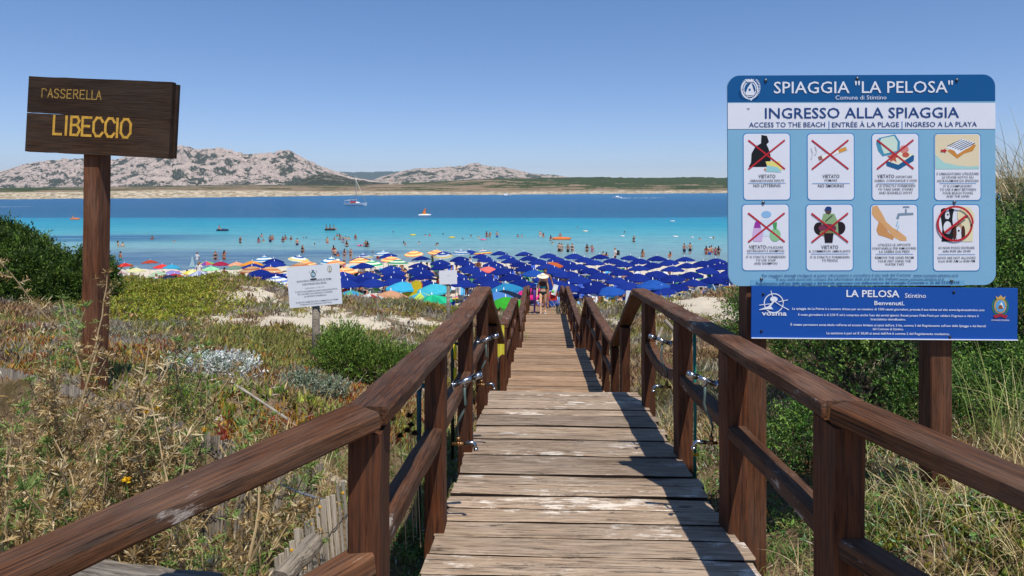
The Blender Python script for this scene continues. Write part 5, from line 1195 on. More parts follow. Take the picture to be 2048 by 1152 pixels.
# ---------------------------------------------------------------- reed fences
slat_protos = [board_me('slat', 1.0, .016 + .002 * (i % 3), .009, 6, wob=.0016, bev=.003, seed=700 + i) for i in range(5)]
for s_ in slat_protos: s_.materials.append(M_SLAT)
def reed_panel(label, pts, height, lean, n, wires, mat=None, hs=None, seed=1):
    """pts: top line as world points; slats hang down along lean"""
    r = random.Random(seed); pts = [Vector(p) for p in pts]
    seg = [(b_ - a).length for a, b_ in zip(pts[:-1], pts[1:])]; tot = sum(seg)
    def at(u):
        s = u * tot
        for a, b_, l in zip(pts[:-1], pts[1:], seg):
            if s <= l + 1e-6: return a.lerp(b_, s / l)
            s -= l
        return pts[-1]
    root = empty('reed_fence', pts[0] + Vector((0, 0, -height)), label=label, cat='fence', group='reed fence panels')
    for i in range(n):
        t = at((i + .5) / n) + Vector((0, 0, r.uniform(-.02, .015))); hh = height * r.uniform(.97, 1.03)
        b0 = t + lean * hh + Vector((r.uniform(-.006, .006), r.uniform(-.006, .006), 0))
        ax = (b0 - t).normalized(); al = (pts[-1] - pts[0]).normalized(); nz = ax.cross(al).normalized(); al = nz.cross(ax)
        M = Matrix((ax, al, nz)).transposed().to_4x4(); M.translation = (t + b0) / 2; 
        o = link('slat', r.choice(slat_protos), None, root, M=M @ Matrix.Diagonal((hh, r.uniform(.75, 1.25), 1, 1)))
        if mat: o.material_slots[0].link = 'OBJECT'; o.material_slots[0].material = mat
    for w_ in wires:
        k = MB(); q = []
        for i in range(40):
            t = at(i / 39); p = t + lean * height * w_ + Vector((0, -.012 - .004 * math.sin(i * 2.2), .004 * math.sin(i * 3))); q.append(p - root.location)
        k.tube(q, .0022, 4); link('wire', k.me('wire'), M_BLACKM, root)
    return root
zf = EYE
REEDS = reed_panel('long leaning reed fence behind the thistles', [(-4.7, 5.95, zf - 1.46), (-3.2, 5.0, zf - 1.44), (-1.95, 4.2, zf - 1.46), (-1.4, 3.86, zf - 1.50)], .95, Vector((.10, -.28, -1)).normalized(), 175, (.12, .35, .6, .82), seed=3)
reed_panel('reed fence panel under the handrail beside the nearest left post', [(-1.33, 3.3, zf - 1.42), (-.93, 3.36, zf - 1.35)], 1.0, Vector((-.05, -.08, -1)).normalized(), 24, (.1, .3, .55), seed=5)
reed_panel('reed fence strip left of the nearest left post, half hidden by the rail', [(-1.66, 3.25, zf - 1.50), (-1.36, 3.28, zf - 1.44)], .95, Vector((-.03, -.05, -1)).normalized(), 17, (.12, .35, .6), seed=6)
reed_panel('broken pale lath panel with yellow lichen running to the nearest left post', [(-.665, 2.72, zf - 1.14), (-.80, 2.62, zf - 1.28), (-.90, 2.52, zf - 1.40), (-1.06, 2.38, zf - 1.52)], .9, Vector((.12, -.1, -1)).normalized(), 24, (.15, .35), mat=M_LATH, seed=7)
lich = plain('yellow_lichen', '#d8a436', .9, var=.3)
k = MB()
tl_ = [Vector((-.665, 2.70, zf - 1.14)), Vector((-.80, 2.60, zf - 1.28)), Vector((-.90, 2.50, zf - 1.40)), Vector((-1.06, 2.36, zf - 1.52))]
for i in range(26):
    a = R.randint(0, 2); p = tl_[a].lerp(tl_[a + 1], R.random()) + Vector((R.uniform(0, .04), -.008, R.uniform(-.12, .01) if i % 3 else R.uniform(-.4, 0)))
    k.ball(p, R.uniform(.003, .008), 5, sc=(1, .4, 1))
tag(link('lichen', k.me('lichen'), lich), kind='stuff', label='yellow lichen spots on the pale laths')
# loose pieces of wood
def log(name, p0, p1, r, label, mat=M_GREYWOOD, cat='stick', sq=None):
    o = board(name, p0, p1, r * 2, sq or r * 1.6, mat, None, n=10, wob=r * .12, bev=r * .5); return tag(o, label=label, cat=cat)
log('fallen_cane', W(465, 765, 5.2), W(575, 838, 4.35), .009, 'long dry cane lying across the ice plants', M_LATH)
log('weathered_log', W(560, 1158, 2.25), W(632, 1080, 2.45), .035, 'grey weathered log leaning by the pale laths', cat='log')
log('weathered_plank', W(130, 1140, 1.95), W(420, 1175, 1.75), .05, 'grey weathered plank lying below the left handrail', sq=.03, cat='plank')
log('driftwood', W(1385, 700, 9.2), W(1330, 640, 9.4), .03, 'pale dead branch standing behind the right railing', cat='branch')
log('driftwood', W(1300, 715, 9.0), W(1325, 655, 9.2), .02, 'thin pale dead branch beside the thicker one', cat='branch')
k = MB(); k.tube([W(560, 968, 2.9), W(600, 985, 2.85), W(652, 1002, 2.8)], .005, 6); tag(link('cable', k.me('cable'), plain('grey_cable', '#6c7078', .4)), label='taut grey cable crossing in front of the reed panel', cat='cable')
# ================================================================ people
M_SKIN, nt, b = newmat('skin')
oi = nt.nodes.new('ShaderNodeObjectInfo')
nt.links.new(ramp(nt, oi.outputs['Random'], 0, 1, lin('#8a5236'), lin('#d49c78')), b.inputs['Base Color']); b.inputs['Roughness'].default_value = .5
M_HAIR = plain('dark_hair', '#2a1c14', .6); M_HAIRB = plain('light_hair', '#8a6a44', .6)
def skin_mesh(name, J, E, Rd, sub=1):
    """continuous body: joints, edges, radii -> skin modifier, baked"""
    me = bpy.data.meshes.new(name); names = list(J); ix = {n: i for i, n in enumerate(names)}
    me.from_pydata([J[n] for n in names], [(ix[a], ix[c]) for a, c in E], [])
    o = bpy.data.objects.new('tmp_body', me); C.objects.link(o)
    m_ = o.modifiers.new('s', 'SKIN'); m_.use_smooth_shade = True; m_.branch_smoothing = .4
    if not me.skin_vertices: me.skin_vertices.new()
    sv = me.skin_vertices[0].data
    for n in names:
        r = Rd[n]; sv[ix[n]].radius = r if isinstance(r, tuple) else (r, r); sv[ix[n]].use_root = (n == 'pelvis')
    if sub: s_ = o.modifiers.new('u', 'SUBSURF'); s_.levels = sub
    dg = bpy.context.evaluated_depsgraph_get(); out = bpy.data.meshes.new_from_object(o.evaluated_get(dg)); out.name = name
    out.polygons.foreach_set('use_smooth', [True] * len(out.polygons))
    bpy.data.objects.remove(o); bpy.data.meshes.remove(me); out.materials.clear(); return out
def body_graph(female=False, arms=((.26, .06, .0), (.30, -.02, .02)), legs=(0, 0), lean=0.0, armr=None):
    """standing figure 1.72 m; arms: per side (elbow x, hand dx, hand dy); legs: forward shift of each foot"""
    sw = .165 if female else .195; hw = .10 if female else .092
    J = {'pelvis': (0, 0, .95), 'waist': (0, 0, 1.09), 'chest': (0, lean, 1.27), 'neckb': (0, lean, 1.43), 'neck': (0, lean - .005, 1.49), 'head': (0, lean - .02, 1.58), 'crown': (0, lean - .01, 1.67)}
    Rd = {'pelvis': (.15 if female else .145, .105), 'waist': (.115 if female else .135, .09), 'chest': (.14 if female else .165, .105), 'neckb': (.085, .07), 'neck': .05, 'head': (.075, .09), 'crown': (.06, .07)}
    E = [('pelvis', 'waist'), ('waist', 'chest'), ('chest', 'neckb'), ('neckb', 'neck'), ('neck', 'head'), ('head', 'crown')]
    for i, s in enumerate((-1, 1)):
        k = 'lr'[i]; f = legs[i]
        J['hip' + k] = (s * hw, 0, .88); J['knee' + k] = (s * (hw + .01), -f * .55 - (.03 if f else 0), .48 + abs(f) * .04); J['ank' + k] = (s * (hw + .005), -f, .09 + (max(0, -f) * .2)); J['toe' + k] = (s * (hw + .03), -f - .15, .03 + (max(0, -f) * .05))
        Rd['hip' + k] = .088; Rd['knee' + k] = .055; Rd['ank' + k] = .036; Rd['toe' + k] = (.035, .022)
        J['calf' + k] = (s * (hw + .012), -f * .75 + .02, .34 + abs(f) * .02); Rd['calf' + k] = .052
        E += [('pelvis', 'hip' + k), ('hip' + k, 'knee' + k), ('knee' + k, 'calf' + k), ('calf' + k, 'ank' + k), ('ank' + k, 'toe' + k)]
        a = arms[i]
        if len(a) == 3: el = (s * a[0], lean + .02, 1.12); hd = (s * (a[0] + a[1]), lean - a[2] - .02, .88)
        else: el = (s * a[0], lean + a[1], a[2]); hd = (s * a[3], lean + a[4], a[5])
        J['sh' + k] = (s * sw, lean, 1.395); J['el' + k] = el; J['wr' + k] = hd
        v = Vector(hd) - Vector(el); v.normalize(); J['hand' + k] = tuple(Vector(hd) + v * .09)
        Rd['sh' + k] = .055; Rd['el' + k] = .038; Rd['wr' + k] = .028; Rd['hand' + k] = (.032, .016)
        E += [('neckb', 'sh' + k), ('sh' + k, 'el' + k), ('el' + k, 'wr' + k), ('wr' + k, 'hand' + k)]
        if armr:
            for q, off in enumerate((-.022, -.007, .008, .022)):
                J['f%s%d' % (k, q)] = tuple(Vector(hd) + v * (.155 + .01 * (q in (1, 2))) + Vector((0, off, 0))); Rd['f%s%d' % (k, q)] = .008; E.append(('hand' + k, 'f%s%d' % (k, q)))
            J['th' + k] = tuple(Vector(hd) + v * .07 + Vector((-s * .035, -.03, 0))); Rd['th' + k] = .009; E.append(('wr' + k, 'th' + k))
    return J, E, Rd
def shell(name, zs, tilt=0.0, n=12):
    """a garment ring: list of (z, rx, ry, cx, cy)"""
    V = []; 
    for z, rx, ry, cx, cy in zs:
        for k in range(n): a = 2 * math.pi * k / n; V.append((cx + rx * math.cos(a), cy + ry * math.sin(a), z))
    Fc = [(i * n + k, i * n + (k + 1) % n, (i + 1) * n + (k + 1) % n, (i + 1) * n + k) for i in range(len(zs) - 1) for k in range(n)]
    return V, Fc
def hair_me(lean, long_=False):
    k = MB(); k.ball((0, lean + .012, 1.635), .098, 10, sc=(.92, 1.05, .95))
    if long_: k.tube([(0, lean + .06, 1.62), (0, lean + .085, 1.5), (0, lean + .09, 1.36)], [.08, .085, .05], 8)
    return k.me('hair', True)
def trunks_me(kind):
    k = MB()
    if kind == 'trunks':
        V, Fc = shell('t', [(1.03, .158, .118, 0, 0), (.93, .175, .13, 0, 0), (.85, .178, .125, 0, 0)]); k.add(V, Fc)
        for s in (-1, 1):
            V, Fc = shell('t', [(.88, .098, .105, s * .09, 0), (.70, .088, .092, s * .1, -.005)]); k.add(V, Fc)
    else:
        V, Fc = shell('t', [(.985, .163, .118, 0, 0), (.93, .17, .125, 0, 0), (.86, .13, .11, 0, 0), (.82, .05, .08, 0, 0)]); k.add(V, Fc)
    return k.me('swimwear', True)
def top_me():
    k = MB(); V, Fc = shell('t', [(1.36, .13, .105, 0, 0), (1.30, .152, .125, 0, -.01), (1.22, .145, .11, 0, 0)]); k.add(V, Fc); return k.me('bikini_top', True)
POSE = {}
def mkpose(key, female, **kw):
    J, E, Rd = body_graph(female, **kw); POSE[key] = (skin_mesh('body', J, E, Rd, 1), hair_me(kw.get('lean', 0), female), trunks_me('brief' if female else 'trunks'), top_me() if female else None, M_HAIR)
    POSE[key][0].materials.append(M_SKIN)
mkpose('man', False)
mkpose('man_hips', False, arms=((.36, .06, 1.14, .2, -.02, 1.02), (.36, .06, 1.14, .2, -.02, 1.02)))
mkpose('man_walk', False, legs=(.22, -.18), arms=((.25, .04, -.12), (.25, .04, .2)))
mkpose('woman', True, arms=((.22, .03, .05), (.22, .03, .02)))
mkpose('woman_hips', True, arms=((.32, .05, 1.13, .18, -.02, 1.0), (.24, .04, .04)))
mkpose('woman_up', True, arms=((.28, 0, 1.5, .12, -.03, 1.62), (.22, .03, .04)), legs=(.12, -.1))
# sitting / lying
def seated():
    J, E, Rd = body_graph(False, arms=((.26, .0, .3), (.26, 0, .3)))
    for k in J: x, y, z = J[k]; J[k] = (x, y, z - .68)
    for i, s in enumerate((-1, 1)):
        k = 'lr'[i]; J['knee' + k] = (s * .12, -.46, .30); J['calf' + k] = (s * .12, -.50, .2); J['ank' + k] = (s * .12, -.56, .06); J['toe' + k] = (s * .13, -.68, .03); J['hip' + k] = (s * .095, -.06, .2)
    return skin_mesh('body', J, E, Rd, 1)
sit_me = seated(); sit_me.materials.append(M_SKIN)
sit_hair = hair_me(0); sit_hair.transform(Matrix.Translation((0, 0, -.68)))
J, E, Rd = body_graph(False); lie_me = skin_mesh('body', J, E, Rd, 1); lie_me.transform(Matrix.Translation((0, 0, .12)) @ Matrix.Rotation(math.radians(-90), 4, 'X') @ Matrix.Translation((0, 0, -.9))); lie_me.materials.append(M_SKIN)
CLOTH = {c: plain('cloth_' + c, h, .7, var=.08) for c, h in dict(red='#b52a2a', blue='#2450b0', teal='#1f8f98', black='#1c1c22', white='#d8d8d8', orange='#d8702a', green='#2f7a4a', pink='#d86a94', yellow='#dcc23a', navy='#1c2348', purple='#5a2f8a', lime='#6fd23a', grey='#70757c', cream='#e2d9bd', sky='#4aa4d6').items()}
def person(pose, x, d, zb, sw, label, group=None, rz=0.0, s=1.0, wearing=None, top=None, bald=False):
    root = empty('person', (x, d, zb), rz, label=label, cat='person', group=group); root.scale = (s, s, s)
    bm_, hm, tm, tp, hmat = POSE[pose]
    o = bpy.data.objects.new('body', bm_); C.objects.link(o); o.parent = root
    def part(nm, me_, mt):
        if not me_.materials: me_.materials.append(mt)
        q = bpy.data.objects.new(nm, me_); C.objects.link(q); q.parent = root; q.material_slots[0].link = 'OBJECT'; q.material_slots[0].material = mt; return q
    if not bald: part('hair', hm, R.choice([M_HAIR, M_HAIR, M_HAIRB]))
    part('swimwear', tm, CLOTH[sw])
    if tp: part('bikini_top', tp, CLOTH[sw])
    if wearing:
        if 'shirt' not in POSE: 
            k = MB(); V, Fc = shell('s', [(1.44, .09, .08, 0, 0), (1.40, .20, .11, 0, 0), (1.28, .19, .125, 0, 0), (1.1, .155, .115, 0, 0), (.93, .18, .13, 0, 0)]); k.add(V, Fc)
            for s_ in (-1, 1): k.tube([(s_ * .17, 0, 1.39), (s_ * .26, .01, 1.2)], [.075, .065], 8, cap=False)
            POSE['shirt'] = k.me('shirt', True)
        part('shirt', POSE['shirt'], CLOTH[wearing])
    return root

# bathers: (crop origin x, crop x, crop top, crop bottom, pose, colour, description); crop rows start at y=440, scale 4.096
BP = [(200, 148, 170, 220, 'woman', 'cream', 'bather standing left of the pair near the post'), (200, 185, 180, 220, 'woman', 'cream', 'smaller bather of the pair nearest the wooden post'), (200, 428, 128, 160, 'man', 'red', 'bare backed bather chest deep by the dark weed bed'),
      (200, 608, 165, 180, 'man', 'navy', 'lone swimmer\'s head in the left shallows'), (200, 168, 258, 332, 'man', 'teal', 'man in teal shorts paddling near the wooden post'),
      (200, 945, 255, 328, 'woman', 'black', 'woman walking along the shore, left of two'), (200, 1018, 250, 328, 'woman_up', 'orange', 'woman on the shore shading her eyes, right of two'), (200, 795, 262, 325, 'man', 'white', 'person in a white shirt at the water edge'),
      (200, 1150, 138, 190, 'woman_up', 'black', 'lone bather standing left of the group in the shallows'), (200, 1300, 140, 187, 'woman', 'pink', 'pale bather left of the white sign group'), (200, 1325, 110, 140, 'man', 'navy', 'farthest bather of the group above the white notice'), (200, 1338, 152, 174, 'man', 'red', 'bather sunk to the shoulders beside the pale bather'),
      (200, 1395, 122, 182, 'man', 'navy', 'man thigh deep before the one in red'), (200, 1412, 118, 165, 'man', 'red', 'man in red trunks in the left group'), (200, 1498, 135, 182, 'woman', 'navy', 'woman waist deep in the left group'), (200, 1518, 122, 162, 'man', 'orange', 'tall bather behind the waist deep woman'), (200, 1565, 130, 166, 'woman', 'black', 'dark haired bather right of the left group'),
      (200, 1615, 150, 207, 'man', 'navy', 'broad backed man in dark trunks in knee deep water'), (200, 1660, 205, 272, 'woman', 'black', 'woman in dark bikini wading near the blue parasols'), (200, 1668, 138, 148, 'man', 'red', 'left one of two heads in the water'), (200, 1690, 138, 150, 'man', 'navy', 'right one of two heads in the water'), (200, 1758, 190, 206, 'man', 'navy', 'head of a swimmer in clear water above the notice'),
      (200, 1862, 140, 188, 'man', 'red', 'pale bather standing apart before the crowd'), (650, 100, 110, 134, 'man', 'navy', 'leftmost head of the mid water crowd'), (650, 118, 112, 136, 'woman', 'teal', 'bather in the back of the mid water crowd'), (650, 130, 120, 142, 'man', 'orange', 'bather facing the crowd from the right'),
      (650, 78, 138, 160, 'woman', 'red', 'bather crouching left in the crowd'), (650, 123, 135, 162, 'man', 'navy', 'dark haired bather in the crowd centre'), (650, 150, 138, 186, 'woman', 'blue', 'bather in light blue in the crowd'), (650, 178, 168, 220, 'woman', 'black', 'woman in dark bikini nearest of the crowd'), (650, 195, 136, 160, 'man', 'red', 'rightmost bather of the crowd'), (650, 170, 130, 155, 'man', 'black', 'bather behind the right end of the crowd'),
      (650, 250, 115, 158, 'woman', 'red', 'woman in red standing right of the crowd'), (650, 333, 165, 220, 'man', 'navy', 'left person of the dark couple'), (650, 348, 172, 222, 'woman', 'black', 'right person of the dark couple'), (650, 290, 202, 216, 'woman', 'cream', 'bather floating left of the dark couple'),
      (650, 70, 208, 285, 'woman_hips', 'red', 'standing figure behind the orange parasols'), (650, 82, 228, 290, 'man', 'navy', 'figure with back turned by the shore'), (650, 105, 262, 296, 'woman', 'orange', 'seated bather at the shore left of the orange parasols'), (650, 160, 270, 345, 'woman', 'black', 'dark haired woman between orange parasols'), (650, 210, 265, 345, 'woman', 'black', 'slim woman standing right of the orange parasols'), (650, 435, 278, 325, 'woman', 'red', 'woman behind the green striped parasols'), (650, 390, 255, 272, 'man', 'navy', 'head in the shallows over the green striped parasol'),
      (650, 557, 92, 103, 'man', 'red', 'distant swimmer left of the yellow floats'), (650, 822, 116, 131, 'man', 'navy', 'left head of a pair, far water'), (650, 857, 110, 131, 'woman', 'pink', 'right bather of a pair, far water'), (650, 968, 110, 121, 'man', 'cream', 'tiny distant head above the yellow float'), (650, 1130, 148, 158, 'man', 'red', 'lone small head right of the yellow float'),
      (650, 645, 172, 190, 'woman', 'yellow', 'bather with yellow top of the pair'), (650, 658, 186, 208, 'man', 'navy', 'nearer bather of the yellow pair'), (650, 770, 175, 192, 'man', 'orange', 'single head above the striped parasols'), (650, 912, 188, 208, 'man', 'navy', 'bather splashing left of the middle'), (650, 925, 184, 200, 'woman', 'black', 'companion of the splashing bather'),
      (650, 1197, 120, 136, 'woman', 'yellow', 'bather with a yellow cap'), (650, 1260, 132, 150, 'man', 'navy', 'bather behind the pink lilo'), (650, 1325, 92, 142, 'woman', 'red', 'girl in red in knee deep water'), (650, 1352, 98, 140, 'woman_up', 'orange', 'bather right of the girl in red'), (650, 1410, 92, 142, 'man', 'blue', 'man in bright blue trunks'),
      (650, 1580, 116, 137, 'man', 'navy', 'left of two heads past the man in blue'), (650, 1612, 120, 137, 'man', 'black', 'right of two heads past the man in blue'), (650, 1765, 90, 140, 'man', 'white', 'man in white trunks, left of a couple'), (650, 1788, 105, 142, 'woman', 'orange', 'woman, right of the couple by the paddleboard'), (650, 1848, 125, 168, 'woman_hips', 'black', 'woman in black beside the paddleboard'), (650, 1862, 178, 196, 'man', 'orange', 'swimmer before the paddleboard'),
      (650, 1918, 188, 264, 'man_hips', 'black', 'man in long black trunks, leftmost of four'), (650, 1940, 190, 263, 'woman', 'teal', 'second of the four by the shore'), (650, 1990, 195, 263, 'man_hips', 'black', 'third of the four by the shore'), (650, 2025, 192, 263, 'woman_hips', 'black', 'rightmost of the four, hands on hips'),
      (1050, 508, 197, 264, 'woman', 'black', 'woman in black bikini wading, left of two'), (1050, 550, 205, 264, 'woman_up', 'pink', 'woman in pink wading, right of two'), (1050, 430, 52, 63, 'man', 'navy', 'far swimmer in turquoise water'), (1050, 815, 90, 104, 'man', 'orange', 'far swimmer above the wading women'), (1050, 892, 130, 184, 'woman_up', 'black', 'lone slim bather with raised arm'),
      (1050, 640, 258, 290, 'man', 'black', 'head behind the back row of blue parasols'), (1050, 668, 262, 292, 'woman', 'red', 'bather in red behind the back row of blue parasols'), (1050, 965, 238, 304, 'woman', 'orange', 'tanned woman standing at the shore'), (1050, 1188, 258, 312, 'woman_up', 'orange', 'tanned woman shaking a white towel'),
      (1050, 1432, 142, 160, 'man', 'navy', 'head in the water left of the white float'), (1050, 1545, 134, 154, 'woman', 'cream', 'blond head in the water near the notice board'), (1050, 1305, 190, 274, 'man_hips', 'navy', 'left of two men wading, navy trunks'), (1050, 1352, 186, 277, 'man', 'black', 'right of two men wading, black trunks'),
      (1050, 1485, 213, 286, 'woman', 'red', 'leftmost of the group beside the notice board'), (1050, 1512, 215, 285, 'man', 'blue', 'man in blue of the group beside the notice board'), (1050, 1528, 208, 268, 'man', 'red', 'tallest of the group beside the notice board'), (1050, 1560, 222, 287, 'woman', 'pink', 'woman in pink beside the notice board'), (1050, 1585, 213, 291, 'woman_hips', 'black', 'rightmost of the group beside the notice board')]
for ox, cx_, ct, cb, pose, sw, lb in BP:
    px = ox + cx_ / 4.096; yt = 440 + ct / 4.096; yb = 440 + cb / 4.096
    d = EYE * F / (yb - HY)
    if d < 72.5:                                            # on the sand
        for _ in range(6): d = (EYE - (float(beachz(d)) + EYE)) * F / (yb - HY) if d > 34 else d
        zf_ = float(beachz(d)) + EYE
        s_ = min(1.08, max(.82, (yb - yt) / F * d / 1.7)); top = None; zb = zf_
    else:
        vis = (yb - yt) / F * d; zb = vis - 1.70; s_ = 1.0
        if zb > -.15: s_ = min(1.1, (vis + .15) / 1.7); zb = -.15
    person(pose, (px - CX) / F * d, d, zb, sw, lb, 'bathers in the sea and on the shore', rz=R.uniform(-.7, .7) + (math.pi if R.random() < .6 else 0), s=s_, wearing='white' if 'white shirt' in lb else None)
# the man with the rucksack
px, d = 1050 + 738 / 4.096, 68.5
o = person('man_walk', (px - CX) / F * d, d, float(beachz(d)) + EYE, 'navy', 'walker in a white shirt with a black rucksack', 'bathers in the sea and on the shore', rz=-1.3, wearing='white')
k = MB(); k.box((.0, .0, 0), (.32, .2, .48), taper=.8); tag(link('backpack', k.me('backpack'), CLOTH['black'], None, M=Matrix.Translation(((px - CX) / F * d + .3, d, float(beachz(d)) + EYE + 1.2))), 'black rucksack on the back of the walker in white', 'backpack')

# ---------------------------------------------------------------- parasols
def canopy_me(cols, mode, r=.82, h=.30, n=8, seed=0):
    rings = [0.02, .25, .5, .75, .97, 1.0]; V = []; m = 24 if mode != 'solid' else 16
    mats = [CAN(c) for c in cols]; Fc = []; mi = []
    for j, q in enumerate(rings):
        for i in range(m):
            a = 2 * math.pi * i / m; t = (i * n / m) % 1.0; sag = (math.sin(math.pi * t) * .055 * q)
            rr = r * q * (1 - sag * .5); z = h * (1 - q ** 1.35) - sag * h * .35
            if j == len(rings) - 1: z -= .055 + .02 * math.cos(a * n)
            V.append((rr * math.cos(a), rr * math.sin(a), z))
    for j in range(len(rings) - 1):
        for i in range(m):
            Fc.append((j * m + i, j * m + (i + 1) % m, (j + 1) * m + (i + 1) % m, (j + 1) * m + i))
            if mode == 'ring': mi.append(j % len(cols))
            elif mode == 'panel': mi.append((i * n // m) % len(cols))
            else: mi.append(0)
    Fc.append(tuple(range(m))[::-1]); mi.append(0)
    me = mesh('canopy', V, Fc, mode == 'solid' and False, mats, mi); return me
_can = {}
def CAN(h):
    if h not in _can:
        m, nt, b = newmat('canvas_' + h.lstrip('#'))
        tc = coords(nt, (1, 1, 1)); n_ = noise(nt, tc, 5, 3)
        oi = nt.nodes.new('ShaderNodeObjectInfo')
        c = mix(nt, 1.0, mix(nt, ramp(nt, n_, .3, .7), mix(nt, 1.0, lin(h), (.8, .8, .85, 1), 'MULTIPLY'), lin(h)), ramp(nt, oi.outputs['Random'], 0, 1, (.6, .66, .72, 1), (1.5, 1.5, 1.15, 1)), 'MULTIPLY')
        nt.links.new(c, b.inputs['Base Color']); b.inputs['Roughness'].default_value = .85; b.inputs['Specular IOR Level'].default_value = .08
        t = nt.nodes.new('ShaderNodeBsdfTranslucent'); nt.links.new(c, t.inputs[0]); ms = nt.nodes.new('ShaderNodeMixShader'); ms.inputs[0].default_value = .18
        nt.links.new(b.outputs[0], ms.inputs[1]); nt.links.new(t.outputs[0], ms.inputs[2]); nt.links.new(ms.outputs[0], nt.nodes['Material Output'].inputs[0]); _can[h] = m
    return _can[h]
k = MB(); k.tube([(0, 0, -1.75), (0, 0, .40)], .018, 6); pole_me = k.me('pole', True); pole_me.materials.append(M_WHITE)
k = MB(); k.ball((0, 0, .395), .016, 6); fin_me = k.me('finial'); fin_me.materials.append(M_WHITE)
k = MB(); k.tube([(.03, 0, .10), (.42, 0, .07), (.80, 0, -.02)], .006, 4); rib_me = k.me('rib'); rib_me.materials.append(M_STEEL)
def parasol(px, ytop, me_, label, group, tilt=None, s=1.0, d=None, ribs=False):
    if d is None:
        d = 60.0
        for _ in range(25): d = (EYE - (float(beachz(d)) + EYE + 2.05 * s)) * F / (ytop - HY)
    zg = float(beachz(d)) + EYE
    x = (px - CX) / F * d
    root = empty('parasol', (x, d, zg), R.uniform(0, .8), label=label, cat='parasol', group=group)
    tl = tilt if tilt is not None else (R.gauss(0, .05), R.gauss(-.02, .05))
    root.rotation_euler = (tl[0], tl[1], R.uniform(0, .8)); root.scale = (s, s, s)
    for nm, m_ in (('canopy', me_), ('pole', pole_me), ('finial', fin_me)):
        o = bpy.data.objects.new(nm, m_); C.objects.link(o); o.parent = root; o.location = (0, 0, 1.66)
    for q in range(4 if ribs else 0):
        o = bpy.data.objects.new('rib', rib_me); C.objects.link(o); o.parent = root; o.location = (0, 0, 1.66); o.rotation_euler = (0, 0, math.pi / 4 * (2 * q + 1))
    return root, x, d, zg
navy = canopy_me(['#1a2f88'], 'solid'); navy2 = canopy_me(['#2450aa'], 'solid')
BL5 = [(978, 247), (533, 262), (1190, 237), (1435, 245), (1637, 250), (1835, 262), (1275, 268), (1115, 286), (795, 285), (1485, 275), (1675, 282), (1900, 292), (2040, 265), (1315, 298), (945, 315), (1525, 302), (1750, 307), (1135, 318), (1375, 328), (1590, 332),
       (1820, 345), (320, 340), (760, 342), (960, 348), (1190, 355), (1410, 365), (1640, 365), (1885, 375), (550, 362), (770, 372), (1210, 378), (1460, 378), (2020, 350), (560, 385), (790, 390), (1710, 395), (1960, 405), (350, 412), (1290, 412), (1070, 415), (560, 418), (800, 430), (1535, 425),
       (165, 430), (150, 460), (310, 455), (390, 465), (580, 460), (830, 475), (1320, 445), (1370, 480), (1800, 440), (1100, 455), (1130, 480), (1600, 470), (1660, 490), (1915, 485), (1990, 510), (290, 290), (135, 412)]
BL6 = [(400, 265), (620, 272), (850, 280), (1085, 283), (1320, 292), (1572, 302), (490, 293), (720, 300), (950, 305), (1195, 312), (1460, 320), (345, 318), (580, 318), (820, 330), (1065, 333), (1335, 340), (1600, 343), (430, 348), (680, 352), (940, 360), (1210, 365), (1485, 370),
       (525, 378), (800, 390), (1070, 400), (1370, 410), (1620, 425), (365, 405), (620, 415), (920, 420), (1225, 432), (1540, 450), (450, 445), (750, 458), (1390, 475), (275, 480), (370, 508), (560, 485), (870, 492), (1250, 505), (560, 520), (1140, 530), (710, 525), (1700, 330), (1720, 380), (1730, 440)]
BL4 = [(1420, 305), (1440, 325), (1250, 345), (1310, 390), (1430, 420), (2020, 445), (2030, 480), (45, 365)]
spots = []; NAVY = []
for ox, lst in ((650, BL5), (1050, BL6), (200, BL4)):
    for cx_, cy_ in lst:
        near = cy_ > 470
        spx = ox + cx_ / 4.096; spy = 440 + cy_ / 4.096
        root, x, d, zg = parasol(spx, spy, navy2 if (ox, cx_, cy_) in ((650, 1710, 395), (1050, 710, 525)) else navy, 'navy', 'navy blue parasols on the beach', ribs=near)
        NAVY.append((spx, spy, root))
        spots.append((x, d, zg))
rows_ = [0, 503.5, 509.5, 514.5, 521, 527.5, 533.5, 540, 547, 555, 999]
for q in range(10):
    rs = sorted([n for n in NAVY if rows_[q] <= n[1] < rows_[q + 1]], key=lambda n: n[0])
    for j, n in enumerate(rs):
        n[2]['label'] = 'navy blue parasol, %s from the left in the %s row from the sea' % (ORD[j], ORD[q])
root, x, d, zg = parasol(1050 + 1060 / 4.096, 440 + 472 / 4.096, navy2, 'faded lighter blue parasol, broadest of the blue ones at the front right', None, ribs=True, s=1.15); spots.append((x, d, zg))
OR = ['#e88a5a', '#f2c690']; WB = ['#e6e8ec', '#2a78b8']; WBY = ['#e6e8ec', '#2f56a8', '#e6e8ec', '#e8cf7a']
